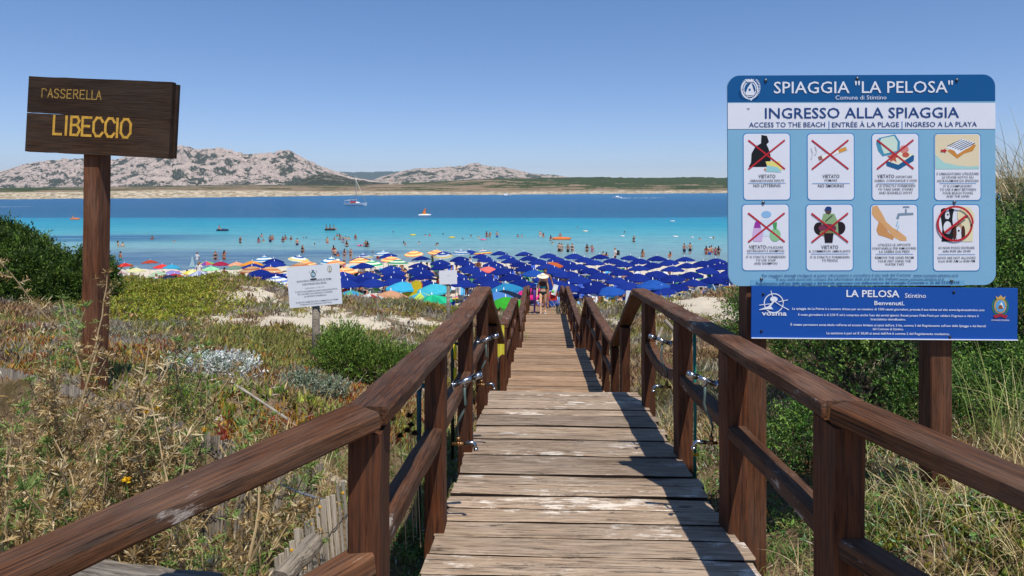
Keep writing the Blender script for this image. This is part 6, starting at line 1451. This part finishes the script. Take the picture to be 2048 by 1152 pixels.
CU = [(200, 1350, 288, WB, 'ring', 'white and light blue striped parasol, leftmost by the shore'), (200, 1605, 280, WBY, 'ring', 'white blue and yellow ringed parasol at the shore above the white notice'), (200, 1900, 295, WB, 'ring', 'white and blue parasol right behind the white notice'), (200, 1700, 322, OR, 'ring', 'wide orange and cream striped parasol just above the white notice'), (200, 1640, 338, OR, 'ring', 'orange and cream parasol overlapping the notice\'s left top'),
      (200, 1940, 315, OR, 'ring', 'orange and cream parasol over the notice\'s right corner'), (200, 2010, 375, OR, 'ring', 'orange and cream parasol right of the notice'), (200, 1240, 325, ['#dd8f34'], 'solid', 'plain orange parasol behind a blue one, left side'), (200, 1380, 370, OR, 'ring', 'orange striped parasol, right one of the left pair'), (200, 1250, 365, OR, 'ring', 'orange striped parasol, left one of the left pair'),
      (200, 1450, 447, ['#dde2f0', '#6a7ec0'], 'ring', 'white parasol with thin blue rings at the dune crest'), (200, 880, 332, ['#e8c83c', '#7a4aa8', '#d85a6a', '#8ac04a'], 'panel', 'rainbow panelled parasol at the left shore'), (200, 985, 332, ['#8e2347'], 'solid', 'crimson parasol at the left shore'), (200, 1120, 336, ['#e29a7c'], 'solid', 'salmon parasol right of the crimson one'), (200, 1108, 362, ['#8ba890'], 'solid', 'faded sage green parasol'),
      (200, 910, 372, ['#a6e0b4', '#8fd2a8'], 'panel', 'mint green parasol on the left beach'), (200, 950, 416, ['#c93634', '#d8d4d0'], 'ring', 'red and white parasol low on the left'), (200, 965, 437, ['#3c7a62'], 'solid', 'dark green parasol behind the left dune crest'), (200, 820, 406, ['#8c94c8', '#c0c4e0'], 'panel', 'lilac patterned parasol near the dune crest'), (200, 695, 450, ['#b8c4e0'], 'solid', 'pale lavender parasol at the left crest'), (200, 575, 440, ['#1e2c4c'], 'solid', 'dark navy parasol at the left crest'),
      (200, 585, 404, ['#8478c0'], 'solid', 'violet parasol above the dark navy one'), (200, 580, 357, ['#3a9cca'], 'solid', 'sky blue parasol on the left beach'), (200, 505, 355, ['#c83a3a'], 'solid', 'red parasol beside the sky blue one'), (200, 408, 320, ['#e0583a'], 'solid', 'orange red parasol, highest on the left'), (200, 290, 383, ['#e8e0b0'], 'solid', 'cream parasol on the left'), (200, 210, 345, ['#c02c34', '#d84a3c'], 'panel', 'bright red parasol next to the wooden post'), (200, 148, 398, ['#e4b0b4', '#e8dcd8'], 'panel', 'pale pink parasol next to the wooden post'),
      (200, 490, 410, ['#a8d0a0', '#d8e0c8'], 'ring', 'pale green striped parasol'), (200, 392, 457, ['#e4e8ec', '#58b4c8'], 'panel', 'white and cyan parasol at the left crest'), (200, 610, 430, ['#c43038'], 'solid', 'red parasol behind the dark navy one'), (200, 745, 400, ['#c8c060', '#e0dca0'], 'panel', 'yellow green parasol below the little sail'),
      (650, 735, 240, OR, 'ring', 'orange and cream parasol at the shore, left of two'), (650, 905, 234, OR, 'ring', 'orange and cream parasol at the shore, right of two'), (650, 480, 247, WB, 'ring', 'white and sky blue parasol at the shore'), (650, 975, 257, WBY, 'ring', 'white blue and yellow parasol among the first navy ones'), (650, 1110, 236, WB, 'ring', 'white and light blue parasol in the back row'), (650, 1305, 236, ['#c83a44', '#e4e4e4', '#2f6ab0', '#e8c85a'], 'ring', 'multicoloured ringed parasol in the back row'),
      (650, 325, 270, WBY, 'ring', 'blue and yellow ringed parasol right of the notice'), (650, 540, 286, OR, 'ring', 'orange and cream parasol left of the green striped one'), (650, 290, 298, OR, 'ring', 'orange and cream parasol low beside a navy one'), (650, 590, 311, ['#dfe6dc', '#1f8a64'], 'ring', 'green and white striped parasol, right one'), (650, 385, 320, ['#dfe6dc', '#2f9a70'], 'ring', 'green and white striped parasol, left one'),
      (650, 640, 486, ['#3a9ed2'], 'solid', 'sky blue parasol at the front, left of the tilted yellow one'), (650, 205, 560, ['#4aa0d0', '#5fb89a'], 'panel', 'blue parasol with green middle beside the white notice'), (650, 350, 580, ['#c83438', '#dcdcdc', '#dcdcdc'], 'panel', 'red and white panelled parasol at the dune foot'), (650, 525, 562, ['#e0a482'], 'solid', 'salmon beach parasol at the dune foot'), (650, 915, 500, ['#48b8d8'], 'solid', 'cyan parasol partly behind the small white sign'), (650, 790, 580, ['#3aa4cc', '#b0c860'], 'panel', 'cyan and lime parasol behind the tilted yellow one'),
      (650, 920, 590, ['#1c9c7c', '#28b08c'], 'panel', 'teal green parasol at the foot of the small white sign'), (650, 1510, 500, ['#3a9ccc'], 'solid', 'large sky blue parasol left of the walkers'), (650, 1480, 556, ['#263248'], 'solid', 'charcoal parasol above the second left railing'), (650, 1420, 568, ['#4a78c4'], 'solid', 'medium blue parasol behind the charcoal one'), (650, 1500, 608, ['#4cc83c'], 'solid', 'lime green parasol nearest the boardwalk'), (650, 1330, 370, ['#e06a6c'], 'solid', 'small coral parasol among the navy ones'), (650, 1865, 333, ['#e0703c'], 'solid', 'small orange parasol among the navy ones'),
      (1050, 70, 532, ['#e0308c'], 'solid', 'bright pink parasol just left of the walkers'), (1050, 1305, 600, ['#cfd860'], 'solid', 'lemon parasol in front of the right dune'), (1050, 1680, 520, ['#e0963c', '#e8c05a'], 'ring', 'orange and yellow parasol below the notice board, left'), (1050, 1810, 528, ['#e08a3c', '#eadcc0'], 'ring', 'orange and cream parasol below the notice board, right')]
spots2 = []
for ox, cx_, cy_, cols, mode, lb in CU:
    sc_ = .8 if (ox == 200 and cx_ < 1150) else {'solid': 1.0, 'panel': 1.0}.get(mode, 1.04) * (1.12 if cy_ > 480 else 1.0)
    me_ = canopy_me(cols, mode)
    _, x, d, zg = parasol(ox + cx_ / 4.096, 440 + cy_ / 4.096, me_, lb, None, s=sc_, ribs=cy_ > 480); spots2.append((x, d, zg))
# the tilted yellow one, leaning on its side
root, x, d, zg = parasol(650 + 690 / 4.096, 440 + 545 / 4.096, canopy_me(['#e6c62c', '#e6c62c', '#e6c62c', '#e6c62c', '#c8542c'], 'ring', r=1.0), 'yellow parasol with a red rim tilted far over on its side', None, tilt=(0, 0), s=1.0, d=36, ribs=False)
p = W(818, 583, 36); root.location.x = p.x + .35; root.rotation_euler = (0, 0, 0); root.scale = (1, 1, 1)
for ch in bpy.data.objects:
    if ch.parent == root and ch.name.startswith('canopy'): ch.location = (-.25, 0, p.z - root.location.z - .1); ch.rotation_euler = (.55, -.80, 0); ch.scale = (.82, .82, .9)
    elif ch.parent == root and ch.name.startswith('finial'): ch.location = (-.5, -.1, p.z - root.location.z - .25)
    elif ch.parent == root: ch.location = (0, 0, 1.3)
# little sail, fallen red parasol, cream tent
d = 66; p = W(384, 538, d); k = MB(); zg = float(beachz(d)) + EYE
k.add([(-.28, 0, 0), (.3, 0, .05), (.02, 0, 1.15), (-.1, .02, .6)], [(0, 1, 2, 3)]); tag(link('small_sail', k.me('small_sail'), CAN('#cfe6ea'), None, M=Matrix.Translation((p.x, d, zg))), 'pale triangular sail standing on the left beach', 'sail')
d = 37; p = W(1000, 600, d); root = empty('beach_tent', (p.x - .5, d, float(beachz(d)) + EYE), label='cream and grey beach tent beside the lime parasol', cat='tent')
k = MB(); k.add([(-1.2, -1, 0), (1.2, -1, 0), (1.2, 1, 0), (-1.2, 1, 0), (-1, -.8, 1.35), (1, -.8, 1.35), (1, .8, 1.2), (-1, .8, 1.2), (0, 0, 1.7)], [(1, 5, 6, 2), (3, 2, 6, 7), (0, 3, 7, 4), (4, 5, 8), (5, 6, 8), (6, 7, 8), (7, 4, 8)]); link('tent_cover', k.me('tent_cover'), CAN('#e2d6be'), root)
k = MB(); k.add([(-1.19, -1, 0), (1.19, -1, 0), (1, -.8, 1.3), (-1, -.8, 1.3)], [(0, 1, 2, 3)]); link('side_panel', k.me('side_panel'), CAN('#aab4bc'), root)

# ---------------------------------------------------------------- sunbeds, people and belongings under the parasols
k = MB()
for s in (-.28, .28): k.tube([(s, -.95, .32), (s, .35, .34), (s, .85, .72)], .018, 5)
for y, z in ((-.95, .32), (.35, .34), (.85, .72)): k.tube([(-.28, y, z), (.28, y, z)], .016, 5)
bedframe = k.me('frame', True); bedframe.materials.append(M_WHITE)
k = MB(); k.add([(-.26, -.93, .335), (.26, -.93, .335), (.26, .35, .35), (-.26, .35, .35), (.26, .84, .735), (-.26, .84, .735)], [(0, 1, 2, 3), (3, 2, 4, 5)]); bedcloth = k.me('cloth'); bedcloth.materials.append(CLOTH['blue'])
legm = []
for y in (-.75, .3):
    k = MB(); k.tube([(-.27, y, .33), (-.24, y - .08, 0), (.24, y - .08, 0), (.27, y, .33)], .014, 5); q = k.me('leg', True); q.materials.append(M_WHITE); legm.append(q)
ROWL = []
def relabel():
    by = {}
    for o, x, d, t in ROWL: by.setdefault((t.split('|')[0], int((d - 30) // 3)), []).append((x / d, o, t))
    for (k_, r_), v in by.items():
        v.sort(key=lambda q: q[0])
        for j, (_, o, t) in enumerate(v):
            o['label'] = '%s, %s from left, %s strip from the dunes' % (t.split('|')[1], ORD[min(j, 48)], ORD[max(0, r_)])
def bed(x, d, rz, col, label, group):
    root = empty('sunbed', (x, d, float(beachz(d)) + EYE), rz, label=label, cat='sunbed', group=group)
    ROWL.append((root, x, d, 'bed|%s sunbed with white frame' % col))
    for nm, m_ in (('frame', bedframe), ('cloth', bedcloth), ('leg', legm[0]), ('leg', legm[1])):
        o = bpy.data.objects.new(nm, m_); C.objects.link(o); o.parent = root
        if nm == 'cloth': o.material_slots[0].link = 'OBJECT'; o.material_slots[0].material = CLOTH[col]
rr = random.Random(5)
for i, (x, d, zg) in enumerate(spots):
    for s in (-1, 1):
        if rr.random() < .93:
            bed(x + s * rr.uniform(.5, .8), d - rr.uniform(.1, .9), rr.uniform(-.35, .35) + (math.pi if rr.random() < .35 else 0), rr.choice(['blue'] * 5 + ['navy', 'white', 'sky', 'green']), 'white framed folding sunbed in the shade of the parasols', 'sunbeds on the beach')
def sitter(x, d, col, kind):
    z = float(beachz(d)) + EYE
    root = empty('person', (x, d, z + (.36 if kind else 0.02)), rr.uniform(-2.6, 2.6), label='tanned sunbather among the parasols', cat='person', group='sunbathers among the parasols')
    ROWL.append((root, x, d, 'sit|' + ('seated sunbather', 'sunbather on a sunbed', 'lying sunbather')[kind]))
    for nm, m_ in ((('body', sit_me), ('hair', sit_hair)) if kind < 2 else (('body', lie_me),)):
        o = bpy.data.objects.new(nm, m_); C.objects.link(o); o.parent = root
        if nm == 'hair' and not m_.materials: m_.materials.append(M_HAIR)
for i in range(85):
    x, d, zg = spots[rr.randrange(len(spots))]
    sitter(x + rr.uniform(-1.3, 1.3), d + rr.uniform(-1.4, 1.0), None, rr.choice([0, 0, 1, 2]))
for i in range(60):
    x, d, zg = spots2[rr.randrange(len(spots2))]; sitter(x + rr.uniform(-1.3, 1.3), min(70, d + rr.uniform(-1.5, 1.5)), None, rr.choice([0, 0, 2]))
for i, (x, d, zg) in enumerate(spots2):
    if i % 2: bed(x + rr.uniform(-.8, .8), d - rr.uniform(0, .9), rr.uniform(-.6, .6), rr.choice(['blue', 'white', 'green', 'red', 'navy', 'sky']), '', 'sunbeds on the beach')
for i in range(46):
    x, d, zg = (spots if i < 30 else spots2)[rr.randrange(len(spots2))]; x += rr.uniform(-1.4, 1.4); d += rr.uniform(-1.3, 1.0)
    sw = rr.choice(['red', 'black', 'teal', 'green', 'orange', 'pink', 'white', 'yellow'])
    o = person(rr.choice(['man', 'woman', 'woman_hips', 'man_walk']), x, d, float(beachz(d)) + EYE, sw, 'beachgoer in %s swimwear standing among the parasols' % sw, 'people standing among the parasols', rz=rr.uniform(0, 6.2), s=rr.uniform(.85, 1.0), wearing=rr.choice([None, None, 'white', 'green', 'red']))
    ROWL.append((o, x, d, 'st|beachgoer standing in %s swimwear' % sw))
def cloth_me(w, l, seed):
    r = random.Random(seed); N = 6; V = [(-w / 2 + w * i / (N - 1), -l / 2 + l * j / (N - 1), .02 + r.uniform(0, .07)) for i in range(N) for j in range(N)]
    return mesh('towel', V, [(i * N + j, i * N + j + 1, (i + 1) * N + j + 1, (i + 1) * N + j) for i in range(N - 1) for j in range(N - 1)], True)
tow = [cloth_me(.8, 1.6, i) for i in range(4)]
for t_ in tow: t_.materials.append(CLOTH['red'])
k = MB(); k.box((0, 0, .17), (.42, .24, .34), taper=.82); k.tube([(-.12, 0, .33), (-.1, 0, .5), (.1, 0, .5), (.12, 0, .33)], .012, 5); bagm = k.me('beach_bag'); bagm.materials.append(CLOTH['red'])
k = MB(); k.box((0, 0, .16), (.4, .28, .3)); k.box((0, 0, .335), (.42, .30, .05)); coolm = k.me('cool_box'); coolm.materials.append(CLOTH['blue'])
for i in range(190):
    if i % 3 == 0: d = rr.uniform(34.5, 68); px = rr.uniform(225, 1450); x = (px - CX) / F * d
    elif i % 3 == 1: x, d, zg = spots2[rr.randrange(len(spots2))]; x += rr.uniform(-1.6, 1.6); d += rr.uniform(-1.8, 1.0)
    else: x, d, zg = spots[rr.randrange(len(spots))]; x += rr.uniform(-1.6, 1.6); d += rr.uniform(-1.8, 1.0)
    if abs(x - xc(d)) < 1.1 and d < 37: continue
    c = rr.choice(['red', 'white', 'yellow', 'green', 'teal', 'pink', 'cream', 'orange', 'lime', 'black', 'sky', 'purple']); kind = rr.choice(['towel', 'towel', 'beach_bag', 'cool_box'])
    me_ = {'towel': rr.choice(tow), 'beach_bag': bagm, 'cool_box': coolm}[kind]
    o = bpy.data.objects.new(kind, me_); C.objects.link(o); o.location = (x, d, float(beachz(d)) + EYE + .01); o.rotation_euler = (0, 0, rr.uniform(0, 6))
    o.material_slots[0].link = 'OBJECT'; o.material_slots[0].material = CLOTH[c]
    tag(o, '%s %s on the sand between the parasols' % (c, kind.replace('_', ' ')), kind.replace('_', ' '), '%s %ss on the beach' % (c, kind.replace('_', ' ')))
    ROWL.append((o, x, d, '%s|%s %s' % (kind, c, kind.replace('_', ' '))))
relabel()

# ---------------------------------------------------------------- the two walkers on the boardwalk
def walker_woman():
    d = 29.6; x = (1085.5 - CX) / F * d; zb = dk(d) + EYE + .01
    root = empty('person', (x, d, zb), label='woman in a cream sun hat and teal bikini walking up the boardwalk', cat='person', rz=.05)
    J, E, Rd = body_graph(True, arms=((.24, .03, .16), (.24, .03, -.1)), legs=(.24, -.14), armr=True)
    m_ = skin_mesh('body', J, E, Rd, 2); m_.materials.append(plain('walker_skin', '#dcae8c', .5)); link('body', m_, None, root)
    link('hair', hair_me(0, True), M_HAIR, root)
    k = MB(); k.lathe([(.27, -.015), (.25, .0), (.13, .015), (.115, .03), (.105, .10), (.05, .125), (.0001, .128)], 20, M=Matrix.Rotation(math.radians(14), 3, 'X')); link('sun_hat', k.me('sun_hat', True), plain('straw', '#e6dcc0', .8), root, local=Matrix.Translation((0, -.035, 1.635)))
    k = MB(); V, Fc = shell('t', [(1.22, .138, .112, 0, 0), (1.17, .132, .108, 0, 0), (1.13, .125, .10, 0, 0)], n=16); k.add(V, Fc); link('bikini_top', k.me('bikini_top', True), CLOTH['teal'], root)
    k = MB(); V, Fc = shell('t', [(1.42, .10, .085, 0, 0), (1.38, .165, .105, 0, 0), (1.28, .155, .122, 0, -.005), (1.215, .142, .115, 0, 0)], n=16); k.add(V, Fc); link('brown_top', k.me('brown_top', True), plain('brown_cloth', '#5a352c', .7), root)
    link('swimwear', trunks_me('brief'), plain('dark_green_cloth', '#1c3a38', .7), root)
    for s in (-1, 1):
        k = MB(); f = (.24, -.14)[s > 0]; k.box((s * .115, -f - .05, .012), (.09, .25, .022)); link('sandal', k.me('sandal'), CLOTH['white'], root)
    for s in (-1, 1):
        k = MB(); k.ball((s * .028, -.098, 1.6), .009, 6); link('eye', k.me('eye', True), CLOTH['black'], root)
    k = MB(); k.add([(0, -.125, 1.57), (-.012, -.098, 1.565), (.012, -.098, 1.565), (0, -.098, 1.61)], [(0, 1, 3), (0, 3, 2), (0, 2, 1)]); link('nose', k.me('nose'), plain('walker_skin', '#c08a66'), root)
    return x, d, zb
xw, dw, zw = walker_woman()
def walker_man():
    d = 32.3; x = (1097 - CX) / F * d; zb = dk(d) + EYE + .01
    root = empty('person', (x - .15, d, zb), label='tanned man walking behind the woman in the sun hat', cat='person'); root.scale = (1.07,) * 3
    J, E, Rd = body_graph(False, arms=((.26, .04, .1), (.30, .06, .12)), legs=(-.16, .2), armr=True)
    m_ = skin_mesh('body', J, E, Rd, 2); m_.materials.append(plain('man_skin', '#a06c4c', .5)); link('body', m_, None, root)
    link('hair', hair_me(.02), M_HAIR, root); link('swimwear', trunks_me('trunks'), CLOTH['black'], root)
    for s in (-1, 1):
        k = MB(); f = (-.16, .2)[s > 0]; k.box((s * .115, -f - .05, .012), (.1, .27, .022)); link('sandal', k.me('sandal'), CLOTH['black'], root)
    return x, d, zb
xm, dm, zm = walker_man()
def item(name, me_, mt, loc, label, cat): return tag(link(name, me_, mt, None, M=Matrix.Translation(loc)), label, cat)
k = MB(); k.tube([(0, 0, 0), (0, 0, .06), (.01, .0, .55), (0, 0, .98), (0, 0, 1.02)], [.01, .035, .05, .085, .02], 8); k.tube([(0, 0, 1.0), (0, 0, 1.14)], .012, 6)
item('furled_parasol', k.me('furled_parasol', True), CLOTH['purple'], (xw - .36, dw + .05, zw + .02), 'rolled purple parasol carried upright beside the woman', 'parasol')
k = MB(); k.box((0, 0, 0), (.36, .22, .3), taper=.7); k.tube([(-.12, 0, .14), (0, 0, .3), (.12, 0, .14)], .015, 5)
item('beach_bag', k.me('beach_bag'), plain('dark_bag', '#2a2038', .7), (xw - .33, dw + .16, zw + .96), 'dark bag carried at the woman\'s side', 'bag')
k = MB(); k.box((0, 0, 0), (.36, .2, .42), taper=.9); k.tube([(-.1, 0, .2), (0, 0, .36), (.1, 0, .2)], .012, 5)
item('red_bag', k.me('red_bag'), CLOTH['red'], (xm + .22, dm - .1, zm + .55), 'red bag carried by the man behind', 'bag')
item('white_towel', cloth_me(.22, .5, 9), CLOTH['white'], (xm + .28, dm - .18, zm + .85), 'white towel hanging from the man\'s hand', 'towel')
bpy.data.objects['white_towel'].rotation_euler = (math.radians(80), .3, 0)
k = MB(); k.ball((0, 0, 0), .07, 8); item('ball', k.me('ball', True), CLOTH['lime'], (xm + .2, dm - .22, zm + .78), 'small yellow green ball in the man\'s hand', 'ball')
k = MB(); k.box((0, 0, 0), (.5, .3, .34), taper=.9); item('blue_bag', k.me('blue_bag'), CLOTH['blue'], (xm + .12, dm + .5, float(dk(dm + .5)) + EYE + .2), 'blue bag low behind the man', 'bag')

# ================================================================ boats and floats
def hull_me(L_, B, H, n=14, sheer=.12, name='hull'):
    V = []; sec = 7
    for i in range(n + 1):
        u = i / n; x = (u - .5) * L_; w = B / 2 * (1 - max(0, (u - .55) / .45) ** 2.2) * (1 - .25 * max(0, (.12 - u) / .12)); dk_ = H * (1 + sheer * (2 * u - 1) ** 2 + .15 * u)
        for j in range(sec):
            a = -1 + 2 * j / (sec - 1); V.append((x + (.03 * L_ * u if abs(a) > .9 else 0), w * math.copysign(abs(a) ** .6, a), dk_ if abs(a) == 1 else -.25 + (dk_ + .25) * abs(a) ** 2.5))
    Fc = [(i * sec + j, i * sec + j + 1, (i + 1) * sec + j + 1, (i + 1) * sec + j) for i in range(n) for j in range(sec - 1)]
    Fc += [(i * sec, (i + 1) * sec, (i + 1) * sec + sec - 1, i * sec + sec - 1) for i in range(n)] + [tuple(range(sec))]
    return mesh(name, V, Fc, False)
d = EYE * F / (411 - HY); p = W(711, 411, d)
root = empty('sailing_boat', (p.x, d, 0), label='white sailing yacht with bare mast anchored in the dark blue water', cat='sailing boat')
link('hull', hull_me(11.0, 3.2, 1.15), M_WHITE, root)
k = MB(); k.box((-.3, 0, 1.55), (4.6, 1.9, .55), taper=.85); link('cabin', k.me('cabin'), M_WHITE, root)
k = MB(); k.tube([(.6, 0, 1.3), (.2, 0, 15.0)], [.13, .08], 8); link('mast', k.me('mast', True), plain('pale_metal', '#c4c8cc', .3, .5), root)
k = MB(); k.tube([(.5, 0, 2.9), (-3.9, 0, 2.75)], .1, 6); link('boom', k.me('boom', True), plain('cream_sailcloth', '#cfc8ae'), root)
k = MB(); k.tube([(5.3, 0, 1.5), (.5, 0, 12)], [.14, .10], 6); link('furled_sail', k.me('furled_sail', True), plain('cream_sailcloth', '#cfc8ae'), root)
k = MB(); k.box((-1.1, 0, 1.75), (2.8, 2.3, .75)); link('red_cover', k.me('red_cover'), CLOTH['red'], root)
k = MB(); k.box((-4.0, 0, 2.55), (2.4, 2.5, .12))
for x_, y_ in ((-5, 1.1), (-5, -1.1), (-2.9, 1.1), (-2.9, -1.1)): k.tube([(x_, y_, 1.2), (x_, y_, 2.5)], .04, 5)
link('awning', k.me('awning'), M_WHITE, root)
k = MB()
for a in ((-5.3, 0, 1.5), (.3, 1.5, 1.2), (.3, -1.5, 1.2)): k.tube([a, (.2, 0, 14.6)], .022, 4)
link('rigging', k.me('rigging'), M_STEEL, root)
def motor(name, label, px, py, L_, flip, fly=False, cover=M_WHITE):
    d = EYE * F / (py - HY); p = W(px, py, d); root = empty(name, (p.x, d, 0), math.pi if flip else 0, label=label, cat='motorboat')
    link('hull', hull_me(L_, L_ * .3, L_ * .11, sheer=.1), M_WHITE, root)
    k = MB(); k.box((-.02 * L_, 0, L_ * .17), (L_ * .42, L_ * .2, L_ * .11), taper=.8); link('cabin', k.me('cabin'), M_WHITE, root)
    k = MB(); k.box((.20 * L_, 0, L_ * .165), (.03 * L_, L_ * .18, L_ * .07)); link('windscreen', k.me('windscreen'), plain('dark_glass', '#1c2a34', .1), root)
    if fly: k = MB(); k.box((-.08 * L_, 0, L_ * .26), (L_ * .3, L_ * .18, L_ * .06)); k.tube([(-.1 * L_, 0, .25 * L_), (-.12 * L_, 0, .4 * L_)], .05, 5); link('flybridge', k.me('flybridge'), M_WHITE, root)
    return p, d
p, d = motor('motor_yacht', 'white motor yacht lying near the far beach', 1011, 392.6, 13, True, True)
p, d = motor('speedboat', 'white speedboat running with a foam wake, right of the yacht', 1234, 396, 9, True)
M_FOAM, nt, b = newmat('foam'); b.inputs['Base Color'].default_value = (.8, .85, .88, 1); b.inputs['Roughness'].default_value = .7
def wake(name, x0, y0, x1, y1, w0, w1, label):
    V = []; n = 40; r = random.Random(3)
    for i in range(n + 1):
        u = i / n; px = x0 + (x1 - x0) * u; py = y0 + (y1 - y0) * u; d = EYE * F / (py - HY); p = W(px, py, d); w = (w0 + (w1 - w0) * u) * r.uniform(.5, 1.1)
        V += [(p.x, d - w, .12), (p.x, d + w, .12)]
    Fc = [(2 * i, 2 * i + 1, 2 * i + 3, 2 * i + 2) for i in range(n) if r.random() < 1 - i / n * .7]
    tag(link(name, mesh(name, V, Fc), M_FOAM), kind='stuff', label=label)
wake('wake', 1239, 396.3, 1330, 396.0, 14, 6, 'white foam wake behind the speedboat')
wake('wake', 0, 414.3, 62, 413.5, 3.5, 1.2, 'white foam trail at the left edge of the dark water')
# pedal boat
d = EYE * F / (431.5 - HY); p = W(849, 431, d); root = empty('pedal_boat', (p.x, d, 0), .3, label='orange and white pedal boat with a slide on the edge of the dark water', cat='pedal boat')
for s in (-.7, .7): k = MB(); k.tube([(-1.8, s, .1), (-1.4, s, .2), (1.4, s, .2), (1.9, s, .32)], [.1, .28, .28, .1], 8); link('float', k.me('float', True), M_WHITE, root)
k = MB(); k.box((0, 0, .5), (1.8, 1.5, .2)); link('deck', k.me('deck'), CLOTH['yellow'], root)
k = MB(); k.box((-.1, .0, 1.0), (.9, 1.3, .9), taper=.7); k.tube([(0, 0, 1.3), (.3, 0, 2.1)], .3, 6); link('slide', k.me('slide'), CLOTH['orange'], root)
def seatedp(x, d, z, label, rz=0.0):
    r_ = empty('person', (x, d, z), rz, label=label, cat='person', group='people on boats and floats')
    for nm, m_ in (('body', sit_me), ('hair', sit_hair)): o = bpy.data.objects.new(nm, m_); C.objects.link(o); o.parent = r_
if not sit_hair.materials: sit_hair.materials.append(M_HAIR)
def canoe(px, py, L_, col, label, riders=(), name='kayak', cat='kayak'):
    d = EYE * F / (py - HY); p = W(px, py, d); V = []; n = 12
    k = MB(); k.tube([(-L_ / 2, 0, .22), (-L_ * .38, 0, .12), (0, 0, .1), (L_ * .38, 0, .12), (L_ / 2, 0, .24)], [.03, .26, .34, .26, .03], 8)
    tag(link(name, k.me(name, True), CLOTH[col], None, M=Matrix.Translation((p.x, d, 0))), label, cat)
    for i, x in enumerate(riders): seatedp(p.x + x, d, .1, '%s rider on the %s' % (('left', 'middle', 'right')[i], label.split(' on ')[0].split(' in ')[0]), math.pi / 2)
canoe(150, 439, 2.7, 'orange', 'orange and white kayak in the far left water', (-.5,))
canoe(445, 462, 2.4, 'navy', 'dark inflatable dinghy in turquoise water left of the middle', (-.6,), 'dinghy', 'dinghy')
canoe(660, 461, 2.1, 'black', 'black raft carrying three people above the notice', (-.7, 0, .7), 'raft', 'raft')
canoe(1123, 479.5, 3.0, 'orange', 'long orange paddleboard right of the middle', (), 'paddleboard', 'paddleboard')
d = EYE * F / (479.5 - HY); person('man', (1120.5 - CX) / F * d, d + .1, -.62, 'red', 'person in red kneeling behind the paddleboard', 'bathers in the sea and on the shore', rz=.4)
def ringf(px, py, col, label, r=.5):
    r *= .5
    d = EYE * F / (py - HY); p = W(px, py, d); V = []
    for i in range(16):
        for j in range(6):
            a, b_ = 2 * math.pi * i / 16, 2 * math.pi * j / 6; V.append(((r + .12 * math.cos(b_)) * math.cos(a), (r + .12 * math.cos(b_)) * math.sin(a), .06 + .12 * math.sin(b_)))
    Fc = [(i * 6 + j, i * 6 + (j + 1) % 6, ((i + 1) % 16) * 6 + (j + 1) % 6, ((i + 1) % 16) * 6 + j) for i in range(16) for j in range(6)]
    tag(link('swim_ring', mesh('swim_ring', V, Fc, True), CLOTH[col], None, M=Matrix.Translation((p.x, d, 0))), label, 'swim ring')
ringf(904, 475.5, 'yellow', 'large yellow inflatable ring in the middle of the shallows', .75); ringf(826, 470.5, 'yellow', 'long yellow float left of the large ring', .8); ringf(1245, 392 + 81, 'white', 'white float left of the notice board'); 
ringf(1351, 474, 'white', 'white inflatable nearest the notice board, farther out', .7); ringf(967, 480, 'pink', 'pink lilo beside a bather', .7); ringf(1385, 475.5, 'white', 'small white buoy right of the big white float', .25); ringf(1421, 476.5, 'white', 'small white buoy left of the blond head', .25)
ringf(1171, 463, 'cream', 'pale lilo with a swimmer in turquoise water', .7); ringf(1345, 442.5, 'white', 'pale float far out before the dark water', 1.0); ringf(720, 492, 'pink', 'pale pink lilo left of the dark couple', .6)

# ---------------------------------------------------------------- sea haze
k = MB(); k.box((0, 6400, 190), (34000, 13400, 560)); me = k.me('haze')
m = bpy.data.materials.new('haze'); m.use_nodes = True; nt = m.node_tree; nt.nodes.clear()
pv = nt.nodes.new('ShaderNodeVolumePrincipled'); pv.inputs['Color'].default_value = (.72, .84, 1.0, 1); pv.inputs['Density'].default_value = 4.5e-5; pv.inputs['Anisotropy'].default_value = .1
out = nt.nodes.new('ShaderNodeOutputMaterial'); nt.links.new(pv.outputs[0], out.inputs['Volume'])
tag(link('haze', me, m), kind='stuff', label='thin sea haze over the bay')
